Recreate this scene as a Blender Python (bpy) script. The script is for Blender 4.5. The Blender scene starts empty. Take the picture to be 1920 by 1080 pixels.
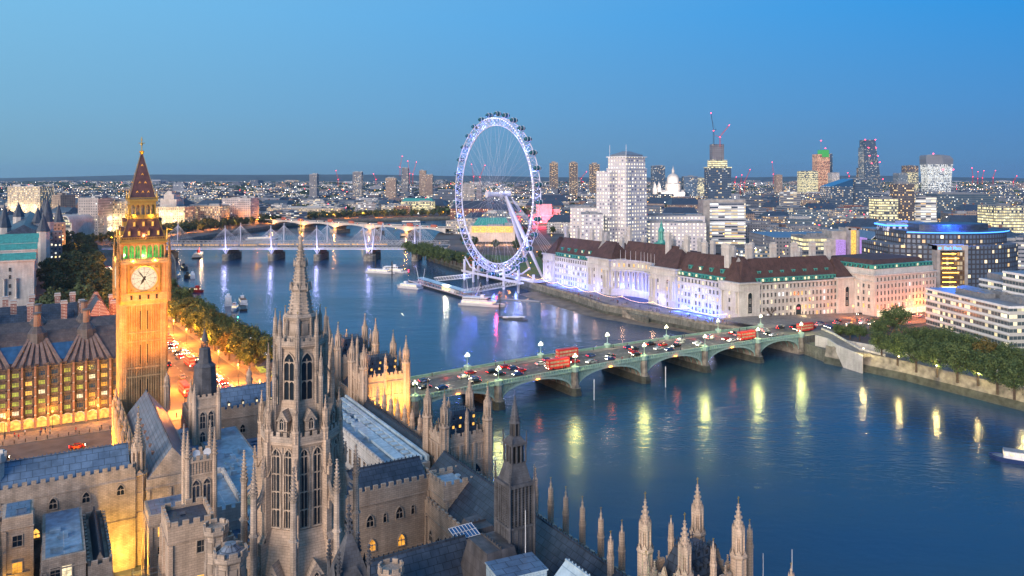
import bpy, math, random
from math import sin, cos, pi, sqrt, atan2, radians as rad
from mathutils import Vector, Matrix
from mathutils.geometry import tessellate_polygon
R = random.Random(11)
SC = bpy.context.scene
COL = SC.collection
# ---------------------------------------------------------------- camera
F, HZ, CH = 1450.0, 330.0, 85.0          # focal length and horizon in photograph pixels, eye height in metres
cd = bpy.data.cameras.new('camera'); cam = bpy.data.objects.new('camera', cd); COL.objects.link(cam)
HAZE = 0.00003
cam.location = (0, 0, CH); cam.rotation_euler = (pi/2, 0, 0)
cd.sensor_width = 36; cd.lens = F/1920*36; cd.shift_y = -(540-HZ)/1920
cd.clip_start = 1; cd.clip_end = 60000
SC.camera = cam
# ---------------------------------------------------------------- sky: dusk, sun just set behind the camera's left shoulder
w = bpy.data.worlds.new('World'); SC.world = w; w.use_nodes = True
nt = w.node_tree; N = nt.nodes; L = nt.links
bg = N['Background']
SUN_AZ = rad(118)      # direction towards the afterglow, from +X anticlockwise
sky = N.new('ShaderNodeTexSky'); sky.sky_type = 'NISHITA'; sky.sun_disc = False
sky.sun_elevation = rad(1.5); sky.sun_rotation = rad(-122); sky.air_density = 1.6; sky.dust_density = 1.0; sky.ozone_density = 3.0
tc = N.new('ShaderNodeTexCoord')
sep = N.new('ShaderNodeSeparateXYZ'); L.new(tc.outputs['Generated'], sep.inputs[0])
# dusk tint by direction: darker blue to the right, unseen upper sky brightened to light the roofs, paler towards the afterglow on the left
def wmath(op, a, b=None, c=None):
    n = N.new('ShaderNodeMath'); n.operation = op
    for i, x in enumerate((a, b, c)):
        if x is None: continue
        if isinstance(x, (int, float)): n.inputs[i].default_value = x
        else: L.new(x, n.inputs[i])
    return n.outputs[0]
hor = wmath('SQRT', wmath('SUBTRACT', 1.0001, wmath('MULTIPLY', sep.outputs[2], sep.outputs[2])))
azf = wmath('MULTIPLY_ADD', wmath('DIVIDE', sep.outputs[0], hor), 0.9, 0.5)   # 0 left edge .. 1 right edge
rl = N.new('ShaderNodeValToRGB'); rr = N.new('ShaderNodeValToRGB')
for ramp, cols in ((rl, SKY_L := [(0, (.175, .33, .45)), (.02, (.18, .365, .50)), (.08, (.175, .41, .615)), (.20, (.175, .47, .75)), (.5, (.20, .46, .74)), (1, (.15, .34, .64))]),
                   (rr, SKY_R := [(0, (.095, .215, .40)), (.02, (.085, .24, .47)), (.08, (.06, .26, .58)), (.20, (.02, .275, .71)), (.5, (.09, .33, .72)), (1, (.11, .29, .62))])):
    e = ramp.color_ramp.elements
    e[0].position, e[0].color = cols[0][0], (*cols[0][1], 1)
    e[1].position, e[1].color = cols[-1][0], (*cols[-1][1], 1)
    for p_, c_ in cols[1:-1]:
        k = e.new(p_); k.color = (*c_, 1)
    L.new(wmath('MAXIMUM', sep.outputs[2], 0.0), ramp.inputs[0])
mx = N.new('ShaderNodeMix'); mx.data_type = 'RGBA'
L.new(azf, mx.inputs[0]); L.new(rl.outputs[0], mx.inputs[6]); L.new(rr.outputs[0], mx.inputs[7])
sc = N.new('ShaderNodeMix'); sc.data_type = 'RGBA'; sc.blend_type = 'ADD'; sc.inputs[0].default_value = 0.02
L.new(mx.outputs[2], sc.inputs[6]); L.new(sky.outputs[0], sc.inputs[7])
L.new(sc.outputs[2], bg.inputs[0]); bg.inputs[1].default_value = 1.0
# ---------------------------------------------------------------- the one sun: a broad weak afterglow from behind the camera, left
sd = bpy.data.lights.new('sun', 'SUN'); so = bpy.data.objects.new('sun', sd); COL.objects.link(so)
sd.energy = 5.0; sd.angle = rad(38); sd.color = (1, .79, .64)
so.rotation_euler = Vector((.46, .80, -.27)).to_track_quat('-Z', 'Y').to_euler()
SC.view_settings.view_transform = 'Standard'; SC.view_settings.look = 'None'
SC.view_settings.exposure = 0.1; SC.view_settings.gamma = 1
SC.render.engine = 'CYCLES'
cy = SC.cycles
cy.use_denoising = True
try: cy.denoiser = 'OPENIMAGEDENOISE'
except Exception: pass
cy.max_bounces = 4; cy.diffuse_bounces = 2; cy.glossy_bounces = 3; cy.transmission_bounces = 3; cy.volume_bounces = 0; cy.transparent_max_bounces = 6
cy.sample_clamp_indirect = 4; cy.caustics_reflective = False; cy.caustics_refractive = False
cy.use_light_tree = True

# ---------------------------------------------------------------- places
A0 = rad(31.0); CA, SA = cos(A0), sin(A0)
def P(px, py, z=0.0):                    # a point of the place seen at a photo pixel, at height z
    Y = F*(CH-z)/(py-HZ); return ((px-960)/F*Y, Y, z)
def PD(px, Y, z=0.0): return ((px-960)/F*Y, Y, z)
def ZD(py, Y): return CH-(py-HZ)/F*Y
def PE(e, n, z=0.0): return (CA*e-SA*n, SA*e+CA*n, z)   # palace grid: e towards the river, n along it
def U(e, n, z=0.0): return PE(e, n, z)
# ---------------------------------------------------------------- materials
MATS = {}
def newmat(name):
    m = bpy.data.materials.new(name); m.use_nodes = True; MATS[name] = m
    nt = m.node_tree; return m, nt, nt.nodes, nt.links, nt.nodes['Principled BSDF']
def setb(b, col=None, rough=None, metal=None, spec=None):
    if col: b.inputs['Base Color'].default_value = (*col, 1)
    if rough is not None: b.inputs['Roughness'].default_value = rough
    if metal is not None: b.inputs['Metallic'].default_value = metal
    if spec is not None: b.inputs['Specular IOR Level'].default_value = spec
def plain(name, col, rough=.75, metal=0, var=.25, scale=.6, bump=0):
    m, nt, N, L, b = newmat(name); setb(b, col, rough, metal)
    tc = N.new('ShaderNodeTexCoord'); n = N.new('ShaderNodeTexNoise'); n.inputs['Scale'].default_value = scale; n.inputs['Detail'].default_value = 5
    L.new(tc.outputs['Object'], n.inputs['Vector'])
    r = N.new('ShaderNodeMapRange'); r.inputs[1].default_value = .3; r.inputs[2].default_value = .7
    r.inputs[3].default_value = 1-var; r.inputs[4].default_value = 1+var; L.new(n.outputs[0], r.inputs[0])
    v = N.new('ShaderNodeVectorMath'); v.operation = 'SCALE'; v.inputs[0].default_value = col; L.new(r.outputs[0], v.inputs['Scale'])
    L.new(v.outputs[0], b.inputs['Base Color'])
    if bump:
        bp = N.new('ShaderNodeBump'); bp.inputs['Strength'].default_value = bump; bp.inputs['Distance'].default_value = .1
        L.new(n.outputs[0], bp.inputs['Height']); L.new(bp.outputs[0], b.inputs['Normal'])
    return m
def masonry(name, c1, c2, cm, bw=.9, bh=.38, rough=.9, stain=.35, scale=.25, squash=1, mortar=.02, gloss=None):
    """brick / ashlar / panel pattern in metre UVs, with large stains"""
    m, nt, N, L, b = newmat(name); setb(b, c1, rough)
    uv = N.new('ShaderNodeUVMap'); tc = N.new('ShaderNodeTexCoord')
    br = N.new('ShaderNodeTexBrick'); L.new(uv.outputs[0], br.inputs['Vector'])
    br.inputs['Color1'].default_value = (*c1, 1); br.inputs['Color2'].default_value = (*c2, 1); br.inputs['Mortar'].default_value = (*cm, 1)
    br.inputs['Scale'].default_value = 1; br.inputs['Brick Width'].default_value = bw; br.inputs['Row Height'].default_value = bh
    br.inputs['Mortar Size'].default_value = mortar
    n = N.new('ShaderNodeTexNoise'); n.inputs['Scale'].default_value = scale; n.inputs['Detail'].default_value = 7; n.inputs['Roughness'].default_value = .65
    L.new(tc.outputs['Object'], n.inputs['Vector'])
    r = N.new('ShaderNodeMapRange'); r.inputs[1].default_value = .32; r.inputs[2].default_value = .68
    r.inputs[3].default_value = 1-stain; r.inputs[4].default_value = 1+stain*.6; L.new(n.outputs[0], r.inputs[0])
    mp = N.new('ShaderNodeMapping'); mp.inputs['Scale'].default_value = (.8, .8, .11); L.new(tc.outputs['Object'], mp.inputs[0])
    n2 = N.new('ShaderNodeTexNoise'); n2.inputs['Scale'].default_value = 1.0; n2.inputs['Detail'].default_value = 6; L.new(mp.outputs[0], n2.inputs['Vector'])   # rain streaks and soot
    r2 = N.new('ShaderNodeMapRange'); r2.inputs[1].default_value = .36; r2.inputs[2].default_value = .62; r2.inputs[3].default_value = 1-stain*.55; r2.inputs[4].default_value = 1.08; L.new(n2.outputs[0], r2.inputs[0])
    mm_ = N.new('ShaderNodeMath'); mm_.operation = 'MULTIPLY'; L.new(r.outputs[0], mm_.inputs[0]); L.new(r2.outputs[0], mm_.inputs[1])
    v = N.new('ShaderNodeVectorMath'); v.operation = 'SCALE'; L.new(br.outputs[0], v.inputs[0]); L.new(mm_.outputs[0], v.inputs['Scale'])
    L.new(v.outputs[0], b.inputs['Base Color'])
    bp = N.new('ShaderNodeBump'); bp.inputs['Strength'].default_value = .5; bp.inputs['Distance'].default_value = .06
    L.new(n.outputs[0], bp.inputs['Height']); L.new(bp.outputs[0], b.inputs['Normal'])
    return m
def glow(name, col, s, var=0.0):
    m, nt, N, L, b = newmat(name); setb(b, (.03, .03, .03), .4)
    b.inputs['Emission Color'].default_value = (*col, 1); b.inputs['Emission Strength'].default_value = s
    if var:       # uneven interior brightness, different for each object
        tc = N.new('ShaderNodeTexCoord'); n = N.new('ShaderNodeTexNoise'); n.inputs['Scale'].default_value = .9; n.inputs['Detail'].default_value = 3
        g = N.new('ShaderNodeNewGeometry'); L.new(g.outputs['Position'], n.inputs['Vector'])
        r = N.new('ShaderNodeMapRange'); r.inputs[1].default_value = .3; r.inputs[2].default_value = .7
        r.inputs[3].default_value = s*(1-var); r.inputs[4].default_value = s*(1+var); L.new(n.outputs[0], r.inputs[0])
        L.new(r.outputs[0], b.inputs['Emission Strength'])
    m.cycles.emission_sampling = 'NONE'
    return m
def facade(name, wall, cw, ch, ww, wh, lit, litc, lits, glass=(.03, .05, .08), wallvar=.25, band=False, roof=(.10, .12, .15), vary=False):
    """curtain wall in metre UVs: a grid of windows, some of them lit"""
    m, nt, N, L, b = newmat(name)
    def M(op, a, b_=None, c=None):
        n = N.new('ShaderNodeMath'); n.operation = op
        for i, x in enumerate((a, b_, c)):
            if x is None: continue
            if isinstance(x, (int, float)): n.inputs[i].default_value = x
            else: L.new(x, n.inputs[i])
        return n.outputs[0]
    uv = N.new('ShaderNodeUVMap'); s = N.new('ShaderNodeSeparateXYZ'); L.new(uv.outputs[0], s.inputs[0])
    at = N.new('ShaderNodeAttribute'); at.attribute_name = 'bid'
    oi = N.new('ShaderNodeObjectInfo')
    bid = M('ADD', at.outputs['Fac'], M('MULTIPLY', oi.outputs['Random'], 57.3))
    u = M('DIVIDE', s.outputs[0], cw); v = M('DIVIDE', s.outputs[1], ch)
    fu, fv = M('FRACT', u), M('FRACT', v); iu, iv = M('FLOOR', u), M('FLOOR', v)
    inu = M('LESS_THAN', M('ABSOLUTE', M('SUBTRACT', fu, .5)), ww/2) if not band else M('GREATER_THAN', fu, -1.0)
    inv = M('LESS_THAN', M('ABSOLUTE', M('SUBTRACT', fv, .5)), wh/2)
    g = N.new('ShaderNodeNewGeometry'); sg = N.new('ShaderNodeSeparateXYZ'); L.new(g.outputs['True Normal'], sg.inputs[0])
    isw = M('LESS_THAN', M('ABSOLUTE', sg.outputs[2]), .4)
    mask = M('MULTIPLY', M('MULTIPLY', inu, inv), isw)
    cx = N.new('ShaderNodeCombineXYZ'); L.new(iu, cx.inputs[0]); L.new(iv, cx.inputs[1]); L.new(M('MULTIPLY', bid, 13.7), cx.inputs[2])
    wn = N.new('ShaderNodeTexWhiteNoise'); wn.noise_dimensions = '3D'; L.new(cx.outputs[0], wn.inputs[0])
    sw = N.new('ShaderNodeSeparateXYZ'); L.new(wn.outputs['Color'], sw.inputs[0])
    # lit fraction varies by building and by floor
    wb = N.new('ShaderNodeTexWhiteNoise'); wb.noise_dimensions = '2D'; cb = N.new('ShaderNodeCombineXYZ'); L.new(bid, cb.inputs[0]); L.new(iv, cb.inputs[1]); L.new(cb.outputs[0], wb.inputs[0])
    wd = N.new('ShaderNodeTexWhiteNoise'); wd.noise_dimensions = '1D'; L.new(M('MULTIPLY', bid, 3.71), wd.inputs['W'])
    thr = M('MULTIPLY', M('MULTIPLY', M('MULTIPLY_ADD', wb.outputs['Value'], 1.3, .35), M('MULTIPLY_ADD', wd.outputs['Value'], 1.7, .15)) if vary else M('MULTIPLY_ADD', wb.outputs['Value'], 1.0, .5), lit)
    on = M('MULTIPLY', M('LESS_THAN', wn.outputs['Value'], thr), mask)
    wc = N.new('ShaderNodeTexWhiteNoise'); wc.noise_dimensions = '1D'; L.new(bid, wc.inputs['W'])
    rw = N.new('ShaderNodeValToRGB'); rw.color_ramp.interpolation = 'CONSTANT'
    cols = wall if isinstance(wall, list) else [wall]
    e = rw.color_ramp.elements; e[0].color = (*cols[0], 1); e[1].position = 1; e[1].color = (*cols[-1], 1)
    for i, c in enumerate(cols[1:], 1): k = e.new(i/len(cols)); k.color = (*c, 1)
    L.new(wc.outputs['Value'], rw.inputs[0])
    nz = N.new('ShaderNodeTexNoise'); nz.inputs['Scale'].default_value = .12; nz.inputs['Detail'].default_value = 6; L.new(g.outputs['Position'], nz.inputs['Vector'])
    rz = N.new('ShaderNodeMapRange'); rz.inputs[1].default_value = .3; rz.inputs[2].default_value = .7; rz.inputs[3].default_value = 1-wallvar; rz.inputs[4].default_value = 1+wallvar; L.new(nz.outputs[0], rz.inputs[0])
    wv = N.new('ShaderNodeVectorMath'); wv.operation = 'SCALE'; L.new(rw.outputs[0], wv.inputs[0]); L.new(rz.outputs[0], wv.inputs['Scale'])
    rv = N.new('ShaderNodeVectorMath'); rv.operation = 'SCALE'; rv.inputs[0].default_value = roof; L.new(M('MULTIPLY_ADD', wc.outputs['Value'], .9, .6), rv.inputs['Scale'])
    def mix(f, a, b_):
        n = N.new('ShaderNodeMix'); n.data_type = 'RGBA'; L.new(f, n.inputs[0])
        for i, x in ((6, a), (7, b_)):
            if isinstance(x, tuple): n.inputs[i].default_value = (*x, 1)
            else: L.new(x, n.inputs[i])
        return n.outputs[2]
    base = mix(mask, mix(isw, rv.outputs[0], wv.outputs[0]), glass)
    L.new(base, b.inputs['Base Color'])
    L.new(M('MULTIPLY_ADD', mask, -.6, .85), b.inputs['Roughness'])
    lc = N.new('ShaderNodeValToRGB'); lcs = litc if isinstance(litc, list) else [litc]
    e = lc.color_ramp.elements; e[0].color = (*lcs[0], 1); e[1].color = (*lcs[-1], 1)
    for i, c in enumerate(lcs[1:-1], 1): k = e.new(i/(len(lcs)-1)); k.color = (*c, 1)
    L.new(sw.outputs[1], lc.inputs[0]); L.new(lc.outputs[0], b.inputs['Emission Color'])
    L.new(M('MULTIPLY', on, M('MULTIPLY_ADD', sw.outputs[2], lits*1.2, lits*.4)), b.inputs['Emission Strength'])
    m.cycles.emission_sampling = 'NONE'
    return m
# ---------------------------------------------------------------- mesh builder
class MB:
    def __init__(s): s.v = []; s.f = []; s.m = []; s.b = []; s.T = None; s.bid = 0.0
    def add(s, vs, fs, m=0):
        o = len(s.v)
        if s.T is not None: vs = [tuple(s.T @ Vector(v)) for v in vs]
        s.v += vs; s.f += [tuple(i+o for i in f) for f in fs]
        s.m += [m]*len(fs) if isinstance(m, int) else list(m)
        s.b += [s.bid]*len(fs)
    def box(s, x0, x1, y0, y1, z0, z1, m=0, mt=None, bottom=True):
        fs = [(0, 1, 5, 4), (1, 2, 6, 5), (2, 3, 7, 6), (3, 0, 4, 7), (4, 5, 6, 7)]; ms = [m]*4+[m if mt is None else mt]
        if bottom: fs.append((3, 2, 1, 0)); ms.append(m)
        s.add([(x0, y0, z0), (x1, y0, z0), (x1, y1, z0), (x0, y1, z0), (x0, y0, z1), (x1, y0, z1), (x1, y1, z1), (x0, y1, z1)], fs, ms)
    def cbox(s, cx, cy, w, d, z0, z1, rot=0, m=0, mt=None):
        c, n = cos(rot), sin(rot); q = []
        for a, b in ((-1, -1), (1, -1), (1, 1), (-1, 1)): x, y = a*w/2, b*d/2; q.append((cx+c*x-n*y, cy+n*x+c*y))
        s.prism(q, z0, z1, m, mt)
    def prism(s, poly, z0, z1, m=0, mt=None, bottom=False):
        n = len(poly); vs = [(x, y, z0) for x, y in poly]+[(x, y, z1) for x, y in poly]
        fs = [(i, (i+1) % n, n+(i+1) % n, n+i) for i in range(n)]; ms = [m]*n
        if n <= 4: fs.append(tuple(range(n, 2*n))); ms.append(m if mt is None else mt)
        else:
            t = tessellate_polygon([[Vector((x, y, 0)) for x, y in poly]])
            for a, b, c in t:
                pa, pb, pc = poly[a], poly[b], poly[c]
                if (pb[0]-pa[0])*(pc[1]-pa[1])-(pb[1]-pa[1])*(pc[0]-pa[0]) < 0: b, c = c, b
                fs.append((n+a, n+b, n+c)); ms.append(m if mt is None else mt)
        if bottom: fs.append(tuple(reversed(range(n)))); ms.append(m)
        s.add(vs, fs, ms)
    def frus(s, cx, cy, z0, z1, r0, r1, n=8, a0=None, m=0, cap=True, bot=False):
        if a0 is None: a0 = pi/n
        an = [a0+2*pi*i/n for i in range(n)]
        vs = [(cx+r0*cos(a), cy+r0*sin(a), z0) for a in an]
        if r1 < 1e-4:
            vs.append((cx, cy, z1)); fs = [(i, (i+1) % n, n) for i in range(n)]
        else:
            vs += [(cx+r1*cos(a), cy+r1*sin(a), z1) for a in an]
            fs = [(i, (i+1) % n, n+(i+1) % n, n+i) for i in range(n)]
            if cap: fs.append(tuple(range(n, 2*n)))
        if bot: fs.append(tuple(reversed(range(n))))
        s.add(vs, fs, m)
    def lathe(s, cx, cy, prof, n=12, m=0):
        for (r0, z0), (r1, z1) in zip(prof, prof[1:]):
            if abs(z1-z0) < 1e-5:
                an = [pi/n+2*pi*i/n for i in range(n)]
                s.add([(cx+r0*cos(a), cy+r0*sin(a), z0) for a in an]+[(cx+r1*cos(a), cy+r1*sin(a), z0) for a in an],
                      [(i, (i+1) % n, n+(i+1) % n, n+i) for i in range(n)], m)
            elif r0 < 1e-4:
                an = [pi/n+2*pi*i/n for i in range(n)]
                s.add([(cx, cy, z0)]+[(cx+r1*cos(a), cy+r1*sin(a), z1) for a in an], [(0, 1+(i+1) % n, 1+i) for i in range(n)], m)
            else: s.frus(cx, cy, z0, z1, r0, r1, n, None, m, cap=False)
    def tube(s, p, q, r, n=5, m=0, r2=None):
        p, q = Vector(p), Vector(q); d = q-p
        if d.length < 1e-6: return
        d.normalize(); a = d.orthogonal().normalized(); b = d.cross(a); r2 = r if r2 is None else r2
        vs = []
        for c, rr in ((p, r), (q, r2)): vs += [tuple(c+rr*(a*cos(2*pi*i/n)+b*sin(2*pi*i/n))) for i in range(n)]
        fs = [(i, (i+1) % n, n+(i+1) % n, n+i) for i in range(n)]+[tuple(range(n, 2*n)), tuple(reversed(range(n)))]
        s.add(vs, fs, m)
    def path(s, pts, r, n=5, m=0):
        for a, b in zip(pts, pts[1:]): s.tube(a, b, r, n, m)
    def quad(s, a, b, c, d, m=0): s.add([tuple(a), tuple(b), tuple(c), tuple(d)], [(0, 1, 2, 3)], m)
    def tri(s, a, b, c, m=0): s.add([tuple(a), tuple(b), tuple(c)], [(0, 1, 2)], m)
    def gable(s, x0, x1, y0, y1, z0, z1, axis='y', m=0, mw=1, hip=0.0, flat=0.0):
        """pitched roof over a rectangle; hip: how far the ridge stops short; flat: half width of a flat top"""
        xm, ym = (x0+x1)/2, (y0+y1)/2
        if axis == 'y': rp = [(xm-flat, y0+hip), (xm+flat, y0+hip), (xm+flat, y1-hip), (xm-flat, y1-hip)]
        else: rp = [(x0+hip, ym-flat), (x1-hip, ym-flat), (x1-hip, ym+flat), (x0+hip, ym+flat)]
        b = [(x0, y0, z0), (x1, y0, z0), (x1, y1, z0), (x0, y1, z0)]
        vs = b+[(x, y, z1) for x, y in rp]
        fs = [(0, 1, 5, 4), (1, 2, 6, 5), (2, 3, 7, 6), (3, 0, 4, 7)]
        ms = [m]*4
        if hip <= 0.01:
            if axis == 'y': ms[0] = ms[2] = mw
            else: ms[1] = ms[3] = mw
        if flat > 0: fs.append((4, 5, 6, 7)); ms.append(m)
        s.add(vs, fs, ms)
    def ball(s, c, r, n=8, k=5, m=0, sz=1.0):
        s.lathe(c[0], c[1], [(r*sin(pi*i/k), c[2]-r*sz*cos(pi*i/k)) for i in range(k+1)], n, m)
    def merge(s, o, T, mmap=None):
        k = len(s.v); s.v += [tuple(T @ Vector(v)) for v in o.v]; s.f += [tuple(i+k for i in f) for f in o.f]
        s.m += list(o.m) if mmap is None else [mmap[i] for i in o.m]; s.b += list(o.b)
    def mesh(s, name, mats, uv=True, smooth=False):
        me = bpy.data.meshes.new(name); me.from_pydata(s.v, [], s.f)
        for m in mats: me.materials.append(MATS[m])
        me.polygons.foreach_set('material_index', s.m)
        if smooth: me.polygons.foreach_set('use_smooth', [True]*len(s.f))
        if uv:
            lay = me.uv_layers.new(name='UVMap'); out = []
            for p in me.polygons:
                nx, ny, nz = p.normal; h = sqrt(nx*nx+ny*ny)
                if h < .2:
                    for i in p.vertices: v = s.v[i]; out += [v[0], v[1]]
                else:
                    tx, ty = -ny/h, nx/h
                    for i in p.vertices:
                        v = s.v[i]; out += [v[0]*tx+v[1]*ty, v[2]/max(h, .3)]
            lay.data.foreach_set('uv', out)
        if any(s.b):
            a = me.attributes.new('bid', 'FLOAT', 'FACE'); a.data.foreach_set('value', s.b)
        me.update(); return me
    def build(s, name, mats, parent=None, uv=True, smooth=False):
        if isinstance(mats, str): mats = [mats]
        return link(name, s.mesh(name, mats, uv, smooth), parent)
def link(name, me, parent=None, loc=None, rz=0):
    o = bpy.data.objects.new(name, me); COL.objects.link(o)
    if parent is not None: o.parent = parent
    if loc is not None: o.location = loc
    if rz: o.rotation_euler = (0, 0, rz)
    return o
def tag(o, label, cat, group=None, kind=None):
    if label: o['label'] = label
    if cat: o['category'] = cat
    if group: o['group'] = group
    if kind: o['kind'] = kind
    return o
def thing(name, label, cat, loc=(0, 0, 0), rz=0, group=None):
    return tag(link(name, None, None, loc, rz), label, cat, group)
def struct(name, mb, mats):
    o = mb.build(name, mats); o['kind'] = 'structure'; return o
def copy_tree(o, parent=None):
    c = o.copy(); COL.objects.link(c); c.parent = parent
    for ch in list(KIDS(o)): copy_tree(ch, c)
    return c
_kid = {}
def KIDS(o): return [c for c in o.children]
def place(src, loc, rz=0, label=None, group=None, scale=None):
    c = copy_tree(src); c.location = loc; c.rotation_euler = (0, 0, rz)
    if label: c['label'] = label
    if group: c['group'] = group
    if scale: c.scale = scale
    return c
def drop(o):
    for c in list(o.children): drop(c)
    bpy.data.objects.remove(o)
def many(parent, name, tmpls, spots, limit=100):
    """repeat parts: tmpls {key: (MB, mats)}, spots [(key, loc, rz)] in the parent's frame; over the limit the smallest go to one mesh"""
    M = parent.matrix_basis
    if len(spots) > limit:
        def dist(sp):
            p = M @ Vector(sp[1]); return (p-Vector((0, 0, CH))).length
        spots = sorted(spots, key=dist)
    cache = {}
    for key, loc, rz in spots[:limit]:
        if key not in cache: cache[key] = tmpls[key][0].mesh(name, tmpls[key][1])
        link(name, cache[key], parent, loc, rz)
    rest = {}
    for key, loc, rz in spots[limit:]:
        rest.setdefault(key, []).append((loc, rz))
    if rest:
        mb = MB(); mats = []
        for key, ls in rest.items():
            t, ms = tmpls[key]
            for m in ms:
                if m not in mats: mats.append(m)
            mp = [mats.index(m) for m in ms]
            for loc, rz in ls:
                mb.merge(t, Matrix.Translation(loc) @ Matrix.Rotation(rz, 4, 'Z'), mp)
        o = mb.build(name, mats, parent); o['kind'] = 'stuff'
def lamp(loc, col, power, r=.25, kind='POINT', target=None, angle=60, blend=.6, name='lamp_light', parent=None):
    d = bpy.data.lights.new(name, kind); d.color = col; d.energy = power
    if kind != 'SUN': d.shadow_soft_size = r
    o = bpy.data.objects.new(name, d); COL.objects.link(o); o.location = loc
    if kind == 'SPOT':
        d.spot_size = rad(angle); d.spot_blend = blend
        o.rotation_euler = (Vector(target)-Vector(loc)).to_track_quat('-Z', 'Y').to_euler()
    if parent: o.parent = parent
    return o
# ---------------------------------------------------------------- the palette
masonry('stone_tan', (.52, .395, .30), (.43, .33, .25), (.20, .16, .13), .9, .4, stain=.26, scale=.22)
masonry('stone_grey', (.46, .37, .30), (.365, .30, .245), (.18, .16, .14), .8, .35, stain=.38, scale=.35)
masonry('stone_pale', (.50, .49, .475), (.45, .44, .43), (.28, .26, .24), 1.4, .6, stain=.25, scale=.1)
masonry('stone_honey', (.56, .37, .19), (.47, .31, .15), (.20, .13, .07), .9, .4, stain=.3, scale=.3)  # honey limestone, its gold deepened so the colour carries some of the floodlight
masonry('stone_dark', (.095, .10, .115), (.075, .08, .095), (.06, .06, .065), .6, .4, stain=.4, scale=.5)
masonry('stone_wall', (.17, .175, .155), (.13, .14, .125), (.08, .08, .07), 1.4, .6, stain=.5, scale=.12)
masonry('brick_red', (.22, .075, .055), (.16, .06, .045), (.2, .17, .15), .45, .16, stain=.3, scale=.3)
masonry('lead', (.12, .19, .29), (.095, .155, .25), (.03, .045, .07), 2.2, 1.6, .38, stain=.3, scale=.3, mortar=.05)
masonry('lead_seam', (.17, .20, .25), (.14, .17, .22), (.05, .06, .08), 60, .9, .4, stain=.35, scale=.3, mortar=.06)
masonry('slate', (.05, .07, .105), (.035, .05, .08), (.012, .015, .022), 1.5, 1.1, .42, stain=.4, scale=.3, mortar=.05)
masonry('felt_blue', (.17, .28, .40), (.13, .23, .34), (.3, .36, .42), 9, 14, .35, stain=.55, scale=.2, mortar=.09)
masonry('tile_brown', (.085, .042, .034), (.065, .034, .03), (.03, .02, .018), .5, .35, .8, stain=.4, scale=.25)
masonry('iron_roof', (.10, .095, .10), (.075, .075, .085), (.03, .03, .035), 1.2, 1.5, .6, stain=.5, scale=.25)
masonry('copper', (.06, .33, .28), (.05, .28, .25), (.03, .15, .14), .9, 40, .55, stain=.3, scale=.4)
masonry('bronze', (.10, .085, .085), (.075, .065, .07), (.02, .02, .02), 1.1, 1.0, .45, stain=.35, scale=.4)
masonry('spire_iron', (.125, .06, .055), (.10, .05, .05), (.05, .025, .025), .5, 1.2, .45, stain=.3, scale=.6)
masonry('striped_brick', (.24, .055, .04), (.20, .05, .035), (.55, .5, .46), 60, .62, .85, stain=.2, scale=.3, mortar=.12)
masonry('paving', (.24, .21, .18), (.2, .18, .16), (.1, .09, .08), .9, .6, .85, stain=.3, scale=.2)
masonry('terracotta', (.30, .165, .115), (.26, .145, .10), (.13, .08, .06), .8, .9, .7, stain=.2, scale=.3)
masonry('white_sheet', (.40, .52, .60), (.34, .46, .55), (.22, .32, .42), 30, 1.6, .25, stain=.3, scale=.15, mortar=.05)
plain('stone_trim', (.37, .30, .24), .9, 0, .4, .9)
plain('rib_metal', (.16, .12, .11), .5, 0, .3, 1)
plain('stone_base', (.30, .245, .20), .9, 0, .45, .5)
plain('golden_metal', (.75, .48, .12), .35, .8, .2)
plain('white_paint', (.62, .64, .68), .5, 0, .12)
plain('eye_white', (.50, .52, .62), .45, 0, .08)
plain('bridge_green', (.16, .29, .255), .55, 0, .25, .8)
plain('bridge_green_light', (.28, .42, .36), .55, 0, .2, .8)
plain('dark_metal', (.03, .033, .038), .5, .3)
plain('grey_metal', (.22, .24, .27), .45, .4)
plain('black', (.012, .013, .016), .5)
plain('asphalt', (.085, .083, .085), .8, 0, .3, .25)
plain('line_paint', (.55, .55, .52), .7)
plain('ground', (.07, .075, .08), .95, 0, .5, .02)
plain('mud', (.16, .125, .09), .7, 0, .45, .15, .4)
plain('grass', (.05, .12, .035), .95, 0, .35, .3)
plain('glass_dark', (.012, .02, .03), .12, 0, .3)
plain('glass_teal', (.02, .10, .13), .12, .2, .3)
plain('glass_blue', (.03, .10, .22), .12, .3, .3)
plain('red_paint', (.45, .02, .02), .35)
plain('orange_paint', (.6, .14, .04), .5)
plain('concrete', (.30, .29, .28), .85, 0, .3, .2)
plain('wood_brown', (.16, .08, .04), .7)
plain('bark', (.07, .05, .035), .9, 0, .4, 2)
plain('cloth_dark', (.02, .022, .03), .9)
plain('skin', (.35, .2, .14), .7)
plain('scaffold', (.16, .17, .18), .5, .5)
plain('pier_stone', (.21, .195, .165), .9, 0, .5, .4, .3)
plain('weed_stone', (.055, .062, .05), .85, 0, .5, .4, .3)
for nm, c in (('car_silver', (.4, .41, .43)), ('car_black', (.015, .016, .02)), ('car_white', (.6, .6, .6)), ('car_blue', (.03, .06, .18)), ('car_red', (.4, .02, .02))): plain(nm, c, .25, .3, .05)
glow('lit_warm', (1, .50, .09), 1.35, .5)
glow('lit_orange', (1, .42, .05), 1.0, .5)
glow('lit_pale', (1, .82, .50), 1.25, .5)
glow('lit_white', (.95, .97, 1), 1.3, .3)
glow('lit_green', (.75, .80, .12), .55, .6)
glow('lit_dim', (1, .72, .4), .35, .5)
glow('rail_pink', (1, .45, .6), .5)
glow('lamp_globe', (1, .93, .6), 9)
glow('lamp_orange', (1, .45, .06), 9)
glow('lamp_white', (1, .95, .85), 12)
glow('lamp_red', (1, .03, .07), 14)
glow('lamp_green', (.1, 1, .5), 6)
glow('head_light', (1, .9, .68), 22)
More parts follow.
